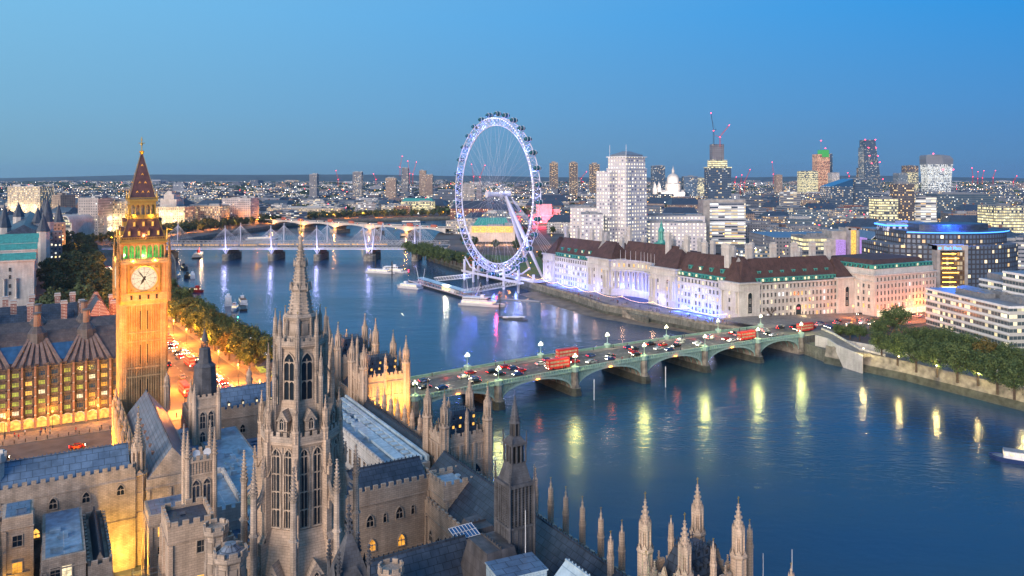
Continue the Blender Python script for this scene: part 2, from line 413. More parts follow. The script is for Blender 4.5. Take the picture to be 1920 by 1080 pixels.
glow('tail_light', (1, .03, .02), 12)
glow('string_bulb', (1, .62, .32), 4)
glow('dial', (1, .88, .60), .85, .1)
glow('neon_blue', (.05, .25, 1), 4)
glow('neon_blue_soft', (.02, .10, .9), 1.2)
glow('sign_red', (1, .08, .12), 2)
glow('led_white', (.75, .8, 1), 3)
glow('led_violet', (.30, .22, 1), 2.2)
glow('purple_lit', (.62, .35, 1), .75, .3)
glow('green_lit', (.08, .8, .12), .5, .9)
# ================================================================ land, water, roads
BANK_S = [P_ for P_ in [(235, 235), (300, 120), (460, -60), (700, -300)]]
EAST = [(700, -300), (460, -60), (300, 130), (235, 238), (199, 301), (176, 345), (153, 377), (149, 396), (136, 418), (125, 430), (108, 447), (87, 476), (60, 507), (42, 554), (17, 605), (-5, 660), (-40, 725), (-70, 790), (-93, 846), (-98, 900), (-104, 1000), (-110, 1147), (-104, 1389), (0, 1475), (300, 1580), (900, 1700), (1500, 1800)]
WEST = [PE(93, -150)[:2], PE(93, 262)[:2], PE(93, 290)[:2], (-124, 362), (-184, 470), (-262, 605), (-338, 776), (-420, 942), (-440, 1015), (-432, 1147), (-405, 1346), (-344, 1466), (-254, 1534), (-111, 1609), (100, 1690), (500, 1800), (1500, 1990)]
FARX = 26000
land_e = EAST+[(FARX, 4000), (FARX, -3000), (700, -3000)]
land_w = WEST+[(1500, 1990), (FARX, 6000), (FARX, 28000), (-FARX, 28000), (-FARX, -3000), (PE(93, -150)[0], -3000)]
def inpoly(x, y, poly):
    c = False; n = len(poly)
    for i in range(n):
        x0, y0 = poly[i]; x1, y1 = poly[(i+1) % n]
        if (y0 > y) != (y1 > y) and x < (x1-x0)*(y-y0)/(y1-y0)+x0: c = not c
    return c
def area2(p): return sum(p[i][0]*p[(i+1) % len(p)][1]-p[(i+1) % len(p)][0]*p[i][1] for i in range(len(p)))
def ccw(p): return p if area2(p) > 0 else p[::-1]
ZW = -6.0
mb = MB(); mb.prism(ccw(land_e), -30, 0, 1, 0); mb.prism(ccw(land_w), -30, 0, 1, 0)
struct('ground', mb, ['ground', 'stone_wall'])
# water
m, nt, N, L, b = newmat('water')
setb(b, (.004, .04, .075), .13, 0); b.inputs['IOR'].default_value = 1.33
tc = N.new('ShaderNodeTexCoord')
def noise(scale, det, sx=1, rot=0):
    mp = N.new('ShaderNodeMapping'); mp.inputs['Scale'].default_value = (sx, 1, 1); mp.inputs['Rotation'].default_value = (0, 0, rot); L.new(tc.outputs['Object'], mp.inputs[0])
    n = N.new('ShaderNodeTexNoise'); n.inputs['Scale'].default_value = scale; n.inputs['Detail'].default_value = det; L.new(mp.outputs[0], n.inputs['Vector']); return n.outputs[0]
n1, n2, n3 = noise(.55, 4, .55, .3), noise(.09, 3, .5, .3), noise(.011, 6, .45, .5)
s1 = N.new('ShaderNodeMath'); s1.operation = 'MULTIPLY_ADD'; L.new(n2, s1.inputs[0]); s1.inputs[1].default_value = 2.4; L.new(n1, s1.inputs[2])
bp = N.new('ShaderNodeBump'); bp.inputs['Strength'].default_value = .42; bp.inputs['Distance'].default_value = .27; L.new(s1.outputs[0], bp.inputs['Height']); L.new(bp.outputs[0], b.inputs['Normal'])
rr_ = N.new('ShaderNodeMapRange'); rr_.inputs[1].default_value = .35; rr_.inputs[2].default_value = .65; rr_.inputs[3].default_value = .16; rr_.inputs[4].default_value = .27; L.new(n3, rr_.inputs[0]); L.new(rr_.outputs[0], b.inputs['Roughness'])
cr = N.new('ShaderNodeValToRGB'); cr.color_ramp.elements[0].color = (.007, .050, .13, 1); cr.color_ramp.elements[1].color = (.026, .066, .09, 1)
cr.color_ramp.elements[0].position = .35; cr.color_ramp.elements[1].position = .7; L.new(n3, cr.inputs[0]); L.new(cr.outputs[0], b.inputs['Base Color'])
mb = MB(); mb.quad((-3000, -3000, ZW), (3000, -3000, ZW), (3000, 2600, ZW), (-3000, 2600, ZW)); struct('river_water', mb, ['water'])
# muddy foreshore by the east wall
mb = MB()
fs_ = [(42, 556), (60, 509), (87, 478), (108, 449)]
out = [(17, 607), (38, 552), (56, 507), (82, 475), (106, 446), (125, 430), (112, 443), (76, 468), (47, 500), (26, 545), (8, 596)]
pts_in = [(20, 604), (44, 554), (62, 507), (89, 476), (110, 447), (128, 430)]
pts_out = [(2, 592), (22, 548), (44, 504), (75, 470), (104, 443), (126, 429)]
for (a, b_), (c, d) in zip(zip(pts_in, pts_out), zip(pts_in[1:], pts_out[1:])):
    mb.quad((*a, -4.6), (*b_, -6.35), (*d, -6.35), (*c, -4.6))
struct('foreshore', mb, ['mud'])
# distant hills
mb = MB()
for k, (dist, h, x0, x1, sd_) in enumerate(((17000, 150, -13000, 13000, 3), (13000, 95, -3500, 10000, 8), (11500, 85, -9000, -1500, 5))):
    n = 70; rr2 = random.Random(sd_); ph = [rr2.uniform(0, 6) for _ in range(5)]; top = []
    for i in range(n+1):
        t = i/n; x = x0+(x1-x0)*t
        hh = h*(.62+.22*sin(t*5+ph[0])+.12*sin(t*13+ph[1])+.05*sin(t*31+ph[2]))*min(1, t*5, (1-t)*5)+5
        top.append((x, hh))
    for (xa, ha), (xb, hb) in zip(top, top[1:]):
        mb.quad((xa, dist-1200, -1), (xb, dist-1200, -1), (xb, dist, hb), (xa, dist, ha)); mb.quad((xa, dist, ha), (xb, dist, hb), (xb, dist+1500, -1), (xa, dist+1500, -1))
plain('hill_woods', (.045, .06, .05), .95, 0, .4, .004)
struct('distant_hills', mb, ['hill_woods'])
def ribbon(pts, w, z, name=None, m=0, mb=None, off=0.0):
    """flat strip along a polyline"""
    mb = mb or MB(); q = []
    for i, p in enumerate(pts):
        a = Vector(pts[max(i-1, 0)][:2]); c = Vector(pts[min(i+1, len(pts)-1)][:2]); d = (c-a).normalized(); nrm = Vector((-d.y, d.x)); c0 = Vector(p[:2])+nrm*off
        zz = z if len(p) < 3 else p[2]+z
        q.append(((*(c0+nrm*w/2), zz), (*(c0-nrm*w/2), zz)))
    for (a, b_), (c, d) in zip(q, q[1:]): mb.quad(b_, d, c, a, m)
    return mb
# Victoria Embankment road, pavements and Bridge Street
ER = [(-96, 292), (-108, 310), (-122, 330), (-152, 372), (-190, 426), (-252, 520), (-300, 600), (-370, 720), (-450, 860), (-500, 960), (-490, 1130), (-465, 1330), (-400, 1500), (-300, 1590), (-120, 1660), (100, 1745)]
ER_NEAR = ER
mb = ribbon([(x-8, y-6) for x, y in ER], 30, .012); struct('embankment_road', mb, ['asphalt'])
mb = MB()
for off in (-4.0, 4.0, -9.5):
    pts = [(x-8, y-6) for x, y in ER[:9]]
    for i in range(len(pts)-1):
        a, c = Vector(pts[i]), Vector(pts[i+1]); d = (c-a); Ln = d.length; d.normalize(); nn = Vector((-d.y, d.x)); k = 0
        while k < Ln-3:
            p0 = a+d*k+nn*off; p1 = a+d*(k+2.5)+nn*off; h = nn*.09
            mb.quad((*(p0-h), .017), (*(p1-h), .017), (*(p1+h), .017), (*(p0+h), .017)); k += 6
struct('lane_markings', mb, ['line_paint'])
mb = MB()
pts = [(x+9.5, y+6.5) for x, y in ER[1:11]]
ribbon(pts, 9, .14, mb=mb)
for (a, c) in zip(pts, pts[1:]):
    a, c = Vector(a), Vector(c); d = (c-a).normalized(); nn = Vector((-d.y, d.x))*4.5
    mb.quad((*(a+nn), .01), (*(c+nn), .01), (*(c+nn), .14), (*(a+nn), .14))
struct('embankment_pavement', mb, ['paving'])
mb = MB(); q = [PE(-160, 290)[:2], PE(-160, 271)[:2], PE(60, 271)[:2], PE(93, 264)[:2], PE(93, 286)[:2], PE(70, 290)[:2]]
mb.prism(ccw(q), -.5, .03); mb.prism(ccw([PE(-160, 265)[:2], PE(-160, 250)[:2], PE(-30, 250)[:2], PE(-30, 265)[:2]]), -.5, .022)
struct('bridge_street', mb, ['asphalt'])
mb = MB(); mb.prism(ccw([PE(-160, 291)[:2], PE(60, 291)[:2], PE(60, 303)[:2], PE(-160, 303)[:2]]), -.5, .13); mb.prism(ccw([PE(-160, 270)[:2], PE(-160, 266)[:2], PE(50, 266)[:2], PE(50, 270)[:2]]), -.5, .13)
struct('bridge_street_pavement', mb, ['paving'])
# east bank: queen's walk, lawns, bridge road
mb = MB()
QW = [(150, 399), (137, 421), (126, 434), (110, 450), (90, 478), (66, 508), (48, 556), (24, 607)]
ribbon(QW, 17, .03, mb=mb, off=-9.5)
QN = [(24, 607), (2, 662), (-33, 727), (-63, 792), (-86, 848)]
ribbon(QN, 12, .026, mb=mb, off=-7)
struct('riverside_walk', mb, ['paving'])
mb = MB(); mb.prism(ccw([(40, 655), (90, 690), (60, 800), (-40, 840), (-66, 815), (-20, 730), (10, 670)]), -.5, .05); mb.prism(ccw([(176, 384), (196, 352), (250, 378), (300, 300), (330, 330), (230, 430)]), -.5, .06)
mb.prism(ccw([(215, 345), (262, 262), (330, 300), (280, 380)]), -.5, .05)
struct('lawn', mb, ['grass'])
# ---- embankment walls (things)
def wall_line(name, label, pts, z0, z1, th, mats, batter=1.2, cap=.35, parapet=1.1, foot=None):
    mb = MB(); cb = MB()
    for i, (a, c) in enumerate(zip(pts, pts[1:])):
        a, c = Vector(a), Vector(c); d = (c-a).normalized(); nn = Vector((d.y, -d.x))     # river side on the right of travel
        zm = z0+(z1-z0)*.5; bm_ = batter*.5
        mb.quad((*(a+nn*batter), z0), (*(c+nn*batter), z0), (*(c+nn*bm_), zm), (*(a+nn*bm_), zm), 1)
        mb.quad((*(a+nn*bm_), zm), (*(c+nn*bm_), zm), (*c, z1), (*a, z1), 0)
        ang = atan2(d.y, d.x); Ln = (c-a).length; mid = (a+c)/2
        cb.cbox(*(mid-nn*.25), Ln+.1, .5, z1, z1+parapet, ang); cb.cbox(*(mid-nn*.25), Ln+.1, .8, z1+parapet, z1+parapet+.2, ang)
        k = 4.0
        while k < Ln-2:
            p = a+d*k-nn*.25; cb.cbox(*p, .9, .95, z1-.1, z1+parapet+.45, ang); k += 9
    t = thing(name, label, 'wall')
    mb.build('wall_face', mats, t); cb.build('parapet', ['stone_pale' if 'pale' in label else 'pier_stone'], t); return t
wall_line('river_wall', 'long weed stained stone river wall below the string lights of the riverside walk', [p for p in EAST if 396 <= p[1] <= 606][::-1], -6.5, 0, 1, ['stone_wall', 'weed_stone'])
wall_line('river_wall', 'curved stone river wall under the plane trees beyond the big wheel', [p for p in EAST if 605 <= p[1] <= 1000][::-1], -6.5, 0, 1, ['stone_wall', 'weed_stone'])
wall_line('river_wall', 'tall sloping river wall with green weed in front of the hospital trees', [p for p in EAST if -60 <= p[1] <= 377][::-1], -6.5, 1.0, 1, ['pier_stone', 'weed_stone'], 2.0)
wall_line('river_wall', 'dark river wall on the far embankment before the tree rows and traffic', [p for p in WEST if 290 <= p[1] <= 2000], -6.5, 0, 1, ['stone_wall', 'weed_stone'])
# pale upper wall behind the hospital walk
mb = MB(); hw = [(168, 387), (186, 362), (208, 327), (232, 283), (262, 228), (330, 110)]
for a, c in zip(hw, hw[1:]):
    a, c = Vector(a), Vector(c); d = c-a; mb.cbox(*((a+c)/2), d.length+.2, .7, 0, 2.7, atan2(d.y, d.x))
tag(mb.build('boundary_wall', ['stone_pale']), 'long pale stone garden wall between the hospital trees and the river walk', 'wall')
mb = ribbon([(153, 379), (178, 345), (202, 301), (238, 237), (303, 128)], 12, 1.02, off=6.4); struct('hospital_riverside_path', mb, ['paving'])
# ================================================================ trees
def leaf_mat(name, c1, c2, c3):
    m, nt, N, L, b = newmat(name); setb(b, c1, .9, 0, .2)
    g = N.new('ShaderNodeNewGeometry'); n = N.new('ShaderNodeTexNoise'); n.inputs['Scale'].default_value = .28; n.inputs['Detail'].default_value = 4; L.new(g.outputs['Position'], n.inputs['Vector'])
    w_ = N.new('ShaderNodeTexWhiteNoise'); at = N.new('ShaderNodeAttribute'); at.attribute_name = 'bid'; w_.noise_dimensions = '1D'; L.new(at.outputs['Fac'], w_.inputs['W'])
    a = N.new('ShaderNodeMath'); a.operation = 'MULTIPLY_ADD'; L.new(w_.outputs['Value'], a.inputs[0]); a.inputs[1].default_value = .5; L.new(n.outputs[0], a.inputs[2])
    r = N.new('ShaderNodeValToRGB'); e = r.color_ramp.elements; e[0].position = .35; e[0].color = (*c1, 1); e[1].position = 1.0; e[1].color = (*c3, 1); k = e.new(.68); k.color = (*c2, 1)
    L.new(a.outputs[0], r.inputs[0]); L.new(r.outputs[0], b.inputs['Base Color'])
leaf_mat('leaf_green', (.022, .042, .02), (.05, .085, .034), (.11, .15, .055))
leaf_mat('leaf_dark', (.02, .036, .022), (.04, .066, .032), (.08, .11, .05))
leaf_mat('leaf_autumn', (.04, .042, .016), (.10, .09, .028), (.2, .15, .045))
def crown_mb(seed, rx, rz, nclump, nleaf, ls):
    rr = random.Random(seed); mb = MB(); cl = []
    for i in range(nclump):
        while True:
            p = Vector((rr.uniform(-1, 1), rr.uniform(-1, 1), rr.uniform(-1, 1)))
            if p.length < 1 and p.length > .35: break
        p.normalize(); k = rr.uniform(.45, .88); cl.append((Vector((p.x*rx*k, p.y*rx*k, p.z*rz*k)), rr.uniform(.26, .42)*rx))
    cl.append((Vector((0, 0, 0)), .55*rx))
    for ci, (c, r_) in enumerate(cl):
        for j in range(nleaf):
            d = Vector((rr.gauss(0, 1), rr.gauss(0, 1), rr.gauss(0, 1))).normalized(); q = c+d*r_*(rr.uniform(.55, 1.08))
            nrm = (d+Vector((rr.gauss(0, .5), rr.gauss(0, .5), rr.gauss(0, .5)+.3))).normalized(); a = nrm.orthogonal().normalized(); b_ = nrm.cross(a); th = rr.uniform(0, pi); a, b_ = a*cos(th)+b_*sin(th), b_*cos(th)-a*sin(th)
            s_ = ls*rr.uniform(.6, 1.35); mb.bid = rr.random()*9+.01
            mb.add([tuple(q-a*s_), tuple(q-b_*s_*.7), tuple(q+a*s_), tuple(q+b_*s_*.7)], [(0, 1, 2, 3)])
    return mb
def trunk_mb(h, r, seed, reach):
    rr = random.Random(seed); mb = MB(); mb.tube((0, 0, -.3), (0, 0, h), r*1.15, 7, 0, r*.7)
    for i in range(6):
        a = i*1.05+rr.uniform(-.3, .3); k = reach*rr.uniform(.5, .8); mb.tube((0, 0, h*rr.uniform(.7, 1)), (cos(a)*k, sin(a)*k, h+reach*rr.uniform(.4, .9)), r*.5, 5, 0, r*.12)
    return mb
TREES = {}
def tree_kind(key, leaf, rx, rz, nc, nl, ls, h):
    out = []
    for s_ in range(3):
        out.append((trunk_mb(h, rx*.06+.1, s_, rx).mesh('trunk', ['bark'], uv=False), crown_mb(s_*7+len(key)*3, rx, rz, nc, nl, ls).mesh('crown', [leaf], uv=False)))
    TREES[key] = (out, h+rz*.8)
tree_kind('big', 'leaf_green', 6.2, 5.6, 34, 110, .34, 5)
tree_kind('plane', 'leaf_green', 6.0, 6.5, 28, 80, .42, 4.5)
tree_kind('autumn', 'leaf_autumn', 5.5, 5.8, 28, 80, .38, 4.5)
tree_kind('dark', 'leaf_dark', 6.5, 6.0, 18, 45, .75, 4.0)
tree_kind('far', 'leaf_dark', 7.5, 6.0, 12, 24, 1.2, 3.5)
tcount = [0]
def tree(kind, x, y, label, group=None, s=1.0, name='plane_tree', z=0):
    out, zc = TREES[kind]; k = tcount[0] % 3; tcount[0] += 1; tr, cr = out[k]
    t = thing(name, label, 'tree', (x, y, z), R.uniform(0, 6.28), group); t.scale = (s*R.uniform(.92, 1.08), s*R.uniform(.92, 1.08), s*R.uniform(.9, 1.1))
    link('trunk', tr, t); link('crown', cr, t, (0, 0, zc)); return t
# ================================================================ people, lamps, vehicles
def person_mb(walk=True):
    mb = MB(); s = .28 if walk else .1
    mb.tube((0, -s*.5, 0), (0, 0, .86), .065, 6, 1, .10); mb.tube((.16, s*.5, 0), (.12, 0, .86), .065, 6, 1, .10)
    mb.box(-.05, .06, -s*.5-.08, -s*.5+.18, -.02, .07, 1); mb.box(.11, .22, s*.5-.08, s*.5+.18, -.02, .07, 1)
    mb.lathe(.06, 0, [(.17, .82), (.19, 1.0), (.17, 1.15), (.23, 1.4), (.15, 1.48), (.06, 1.5), (.055, 1.56)], 8, 0)
    mb.tube((-.17, 0, 1.4), (-.22, .1, 1.12), .055, 5, 0, .045); mb.tube((-.22, .1, 1.12), (-.2, .24, .9), .045, 5, 2, .035)
    mb.tube((.29, 0, 1.4), (.34, -.08, 1.12), .055, 5, 0, .045); mb.tube((.34, -.08, 1.12), (.32, 0, .88), .045, 5, 2, .035)
    mb.ball((.06, .01, 1.66), .105, 8, 6, 2, 1.2); mb.ball((.06, -.02, 1.70), .11, 8, 4, 1, 1.0)
    return mb
PERS = [person_mb().mesh('person', [c, 'cloth_dark', 'skin'], uv=False) for c in ('cloth_dark', 'car_red', 'car_blue', 'car_silver')]
def person(x, y, z, label, group, k=0, rz=0): 
    o = link('person', PERS[k % 4], None, (x, y, z), rz); return tag(o, label, 'person', group)
def car_parts(col, h=1.45, Ln=4.4, w=1.8):
    b_ = MB()
    sec = [(-Ln/2, .35, .8), (-Ln/2+.1, .3, .92), (-Ln*.30, .25, .98), (-Ln*.20, .25, h), (Ln*.14, .25, h), (Ln*.28, .25, 1.0), (Ln/2-.1, .3, .82), (Ln/2, .38, .65)]
    for (x0, a0, b0), (x1, a1, b1) in zip(sec, sec[1:]):
        i0 = w/2-(.18 if b0 > 1.1 else 0); i1 = w/2-(.18 if b1 > 1.1 else 0)
        v = [(-w/2, x0, a0), (w/2, x0, a0), (i0, x0, b0), (-i0, x0, b0), (-w/2, x1, a1), (w/2, x1, a1), (i1, x1, b1), (-i1, x1, b1)]
        b_.add(v, [(3, 2, 6, 7), (0, 3, 7, 4), (1, 5, 6, 2), (0, 4, 5, 1)])
    b_.quad((-w/2, sec[0][0], sec[0][1]), (w/2, sec[0][0], sec[0][1]), (w/2, sec[0][0], sec[0][2]), (-w/2, sec[0][0], sec[0][2])); x = sec[-1][0]
    b_.quad((w/2, x, sec[-1][1]), (-w/2, x, sec[-1][1]), (-w/2, x, sec[-1][2]), (w/2, x, sec[-1][2]))
    g = MB(); g.quad((-w/2+.15, Ln*.27, 1.02), (-w/2+.2, Ln*.15, h-.05), (w/2-.2, Ln*.15, h-.05), (w/2-.15, Ln*.27, 1.02)); g.quad((w/2-.15, -Ln*.30-.02, 1.0), (w/2-.2, -Ln*.21-.02, h-.04), (-w/2+.2, -Ln*.21-.02, h-.04), (-w/2+.15, -Ln*.30-.02, 1.0))
    for s_ in (-1, 1): g.quad((s_*(w/2-.02), -Ln*.25, 1.0), (s_*(w/2-.02), Ln*.22, 1.0), (s_*(w/2-.16), Ln*.13, h-.07), (s_*(w/2-.16), -Ln*.19, h-.07))
    wh = MB(); wh.tube((-.1, 0, 0), (.1, 0, 0), .32, 10)
    hl = MB(); hl.box(-.16, .16, -.03, .03, -.09, .09)
    return b_.mesh('body', [col], uv=False), g.mesh('windscreen', ['glass_dark'], uv=False), wh.mesh('wheel', ['black'], uv=False), hl.mesh('headlight', ['head_light'], uv=False), hl.mesh('tail_light', ['tail_light'], uv=False), Ln, w
CARS = {c: car_parts('car_'+c) for c in ('silver', 'black', 'white', 'blue', 'red')}
CARS['taxi'] = car_parts('car_black', 1.75, 4.6, 1.85)
def car(kind, x, y, z, rz, label, group):
    """local +y is forwards"""
    bo, gl, wh, hl, tl, Ln, w = CARS[kind]
    t = thing('taxi' if kind == 'taxi' else 'car', label, 'car', (x, y, z), rz, group)
    link('body', bo, t); link('windscreen', gl, t)
    for sx in (-1, 1):
        for sy in (-1, 1): link('wheel', wh, t, (sx*(w/2-.1), sy*Ln*.32, .32))
        link('headlight', hl, t, (sx*(w/2-.3), Ln/2+.02, .68)); link('tail_light', tl, t, (sx*(w/2-.25), -Ln/2-.02, .8))
    return t
def bus_parts(col='red_paint', double=True):
    h = 4.3 if double else 3.0; Ln = 10.5; w = 2.5; b_ = MB(); b_.box(-w/2, w/2, -Ln/2, Ln/2, .35, h-.15, 0); b_.box(-w/2+.1, w/2-.1, -Ln/2+.15, Ln/2-.15, h-.15, h, 0)
    g = MB()
    for z0, z1 in ((1.3, 2.1), (2.75, 3.55)) if double else ((1.3, 2.3),):
        for s_ in (-1, 1):
            for i in range(6): a = -Ln/2+.5+i*1.6; g.box(min(s_*w/2, s_*(w/2+.01)), max(s_*w/2, s_*(w/2+.01)), a, a+1.4, z0, z1)
        g.box(-w/2+.15, w/2-.15, Ln/2, Ln/2+.01, z0, z1); g.box(-w/2+.15, w/2-.15, -Ln/2-.01, -Ln/2, z0, z1)
    return b_.mesh('body', [col], uv=False), g.mesh('window', ['lit_dim'], uv=False), Ln, w
BUS = bus_parts(); BUS1 = bus_parts('car_white', False)
def bus(x, y, z, rz, label, group, B=None):
    bo, g, Ln, w = B or BUS; c = CARS['silver']
    t = thing('bus', label, 'bus', (x, y, z), rz, group); link('body', bo, t); link('window', g, t)
    for sx in (-1, 1):
        for sy in (-1, 1):
            o = link('wheel', c[2], t, (sx*(w/2-.12), sy*Ln*.3, .45)); o.scale = (1.3, 1.4, 1.4)
        link('headlight', c[3], t, (sx*(w/2-.4), Ln/2+.03, .8)); link('tail_light', c[4], t, (sx*(w/2-.3), -Ln/2-.03, 1.0))
    return t
# street lamp with three globes on the bridge
def globe_lamp_meshes():
    p = MB(); p.lathe(0, 0, [(.45, 0), (.45, .5), (.28, .6), (.14, .9), (.10, 3.4), (.16, 3.5), (.05, 3.6), (.05, 4.6)], 8)
    for k in range(2): a = k*pi; p.tube((0, 0, 3.5), (cos(a)*.75, sin(a)*.75, 3.75), .05, 4)
    g = MB(); g.ball((0, 0, 0), .30, 8, 6, 0, 1.3)
    return p.mesh('post', ['bridge_green_light'], uv=False), g.mesh('globe', ['lamp_globe'], uv=False)
GL = globe_lamp_meshes()
def globe_lamp(x, y, z, rz, label, group, power=900, col=(1, .93, .5)):
    t = thing('street_lamp', label, 'lamp', (x, y, z), rz, group); link('post', GL[0], t)
    for p in ((.75, 0, 4.15), (-.75, 0, 4.15), (0, 0, 4.95)): link('globe', GL[1], t, p)
    if power: lamp((0, 0, 6.3), col, power, .9, parent=t)
    return t
def post_lamp_meshes(col):
    p = MB(); p.lathe(0, 0, [(.22, 0), (.22, .4), (.09, .6), (.06, 5.2)], 6); g = MB(); g.ball((0, 0, 5.5), .3, 7, 5); return p.mesh('post', ['dark_metal'], uv=False), g.mesh('lamp_head', [col], uv=False)
PL = {'o': post_lamp_meshes('lamp_orange'), 'w': post_lamp_meshes('lamp_white'), 'g': post_lamp_meshes('lamp_globe')}
def post_lamp(x, y, z, label, group, k='o', power=1500, h=1.0, col=None):
    t = thing('street_lamp', label, 'lamp', (x, y, z), 0, group); t.scale = (1, 1, h); link('post', PL[k][0], t); link('lamp_head', PL[k][1], t)
    if power: lamp((0, 0, 5.0), col or {'o': (1, .29, .03), 'w': (1, .9, .75), 'g': (1, .85, .5)}[k], power, .4, parent=t)
    return t
# ================================================================ window templates (facing -y, origin at the foot of the opening)
def pt(name, label, cat, e, n, z=0, group=None): return thing(name, label, cat, PE(e, n, z), A0, group)
def win_rect(w, h, nx=2, ny=3, fr=.14, proud=.16, sill=True, bar=.05):
    mb = MB(); mb.quad((-w/2, -.03, 0), (w/2, -.03, 0), (w/2, -.03, h), (-w/2, -.03, h), 1)
    for s_ in (-1, 1): mb.box(min(s_*w/2, s_*(w/2+fr)), max(s_*w/2, s_*(w/2+fr)), -proud, .02, 0, h)
    mb.box(-w/2-fr, w/2+fr, -proud, .02, h, h+fr)
    if sill: mb.box(-w/2-fr*1.4, w/2+fr*1.4, -proud*1.6, .02, -fr, 0)
    for i in range(1, nx): x = -w/2+w*i/nx; mb.box(x-bar/2, x+bar/2, -.07, -.02, 0, h)
    for i in range(1, ny): z = h*i/ny; mb.box(-w/2, w/2, -.075, -.02, z-bar/2, z+bar/2)
    return mb
def arch_pts(w, h, k=.95, n=5):
    """pointed arch outline from the left foot over the apex to the right foot"""
    hs = h-w*k; r = (w*w/4+(w*k)**2)/w; pts = [(-w/2, 0), (-w/2, hs)]
    a1 = math.asin(min(1, (w*k)/r))
    for i in range(1, n+1): a = a1*i/n; pts.append((-w/2+r-r*cos(a), hs+r*sin(a)))
    return pts+[(-x, z) for x, z in pts[-2::-1]]
def win_arch(w, h, lights=2, tiers=1, fr=.16, proud=.2, bar=.09, hood=True):
    mb = MB(); a = arch_pts(w, h); o = [(x*(1+2*fr/w), z*(1+fr/h)) for x, z in a]
    n = len(a); mb.add([(x, -.03, z) for x, z in a], [tuple(range(n))], 1)
    for i in range(n-1):
        (x0, z0), (x1, z1), (X0, Z0), (X1, Z1) = a[i], a[i+1], o[i], o[i+1]
        mb.quad((X0, -proud, Z0), (x0, -proud, z0), (x1, -proud, z1), (X1, -proud, Z1)); mb.quad((x0, -proud, z0), (x0, 0, z0), (x1, 0, z1), (x1, -proud, z1)); mb.quad((X0, 0, Z0), (X0, -proud, Z0), (X1, -proud, Z1), (X1, 0, Z1))
    mb.box(-w/2-fr, w/2+fr, -proud*1.3, .02, -fr, 0)
    hs = h-w*.8
    for i in range(1, lights): x = -w/2+w*i/lights; mb.box(x-bar/2, x+bar/2, -proud*.7, -.02, 0, hs+w*.25)
    for t in range(1, tiers+1):
        z = hs*t/tiers if tiers > 1 or t == tiers else hs
        mb.box(-w/2, w/2, -proud*.72, -.02, z-bar, z+bar*.3)
        lw = w/lights
        for i in range(lights):                       # small cusped heads under each transom
            x = -w/2+lw*i
            mb.tri((x, -proud*.6, z-lw*.5), (x+lw*.5, -proud*.6, z), (x, -proud*.6, z)); mb.tri((x+lw, -proud*.6, z-lw*.5), (x+lw, -proud*.6, z), (x+lw*.5, -proud*.6, z))
    return mb
# ================================================================ Westminster road bridge
def deckz(e): return 4.3-1.9*((e-235)/130)**2
BN0, BN1 = 262.5, 288.5
PIERS = [116, 151.5, 188.3, 225.7, 262.5, 298]; ENDS = [85]+PIERS+[330]
EB, NB = 207, 275
br = pt('road_bridge', 'long green iron arch bridge on stone piers crossing the river with traffic', 'bridge', EB, NB, -6)
def bl(e, n, z): return (e-EB, n-NB, z+6)
mb = MB(); es = [85+i*5 for i in range(50)]; es[-1] = 330
for a, c in zip(es, es[1:]):
    za, zc = deckz(a), deckz(c)
    mb.quad(bl(a, BN0+4.2, za), bl(c, BN0+4.2, zc), bl(c, BN1-4.2, zc), bl(a, BN1-4.2, za))
    mb.quad(bl(c, BN0, zc-1.0), bl(a, BN0, za-1.0), bl(a, BN1, za-1.0), bl(c, BN1, zc-1.0), 1)
road_ = mb
for n0, n1 in ((BN0+.35, BN0+4.2), (BN1-4.2, BN1-.35)):
    mb = MB()
    for a, c in zip(es, es[1:]):
        za, zc = deckz(a)+.16, deckz(c)+.16
        mb.quad(bl(a, n0, za), bl(c, n0, zc), bl(c, n1, zc), bl(a, n1, za))
        for n_ in (n0, n1): mb.quad(bl(a, n_, za-.3), bl(c, n_, zc-.3), bl(c, n_, zc), bl(a, n_, za))
    mb.build('footway', ['paving'], br)
mb = road_
for a, c in zip(es, es[1:]):
    for k in range(2):
        t0, t1 = a+(c-a)*k/2, a+(c-a)*(k/2+.28)
        for n_ in (275.5, 270.6, 280.4):
            if n_ != 275.5 and k: continue
            mb.quad(bl(t0, n_-.08, deckz(t0)+.012), bl(t1, n_-.08, deckz(t1)+.012), bl(t1, n_+.08, deckz(t1)+.012), bl(t0, n_+.08, deckz(t0)+.012), 2)
mb.build('roadway', ['asphalt', 'bridge_green', 'line_paint'], br)
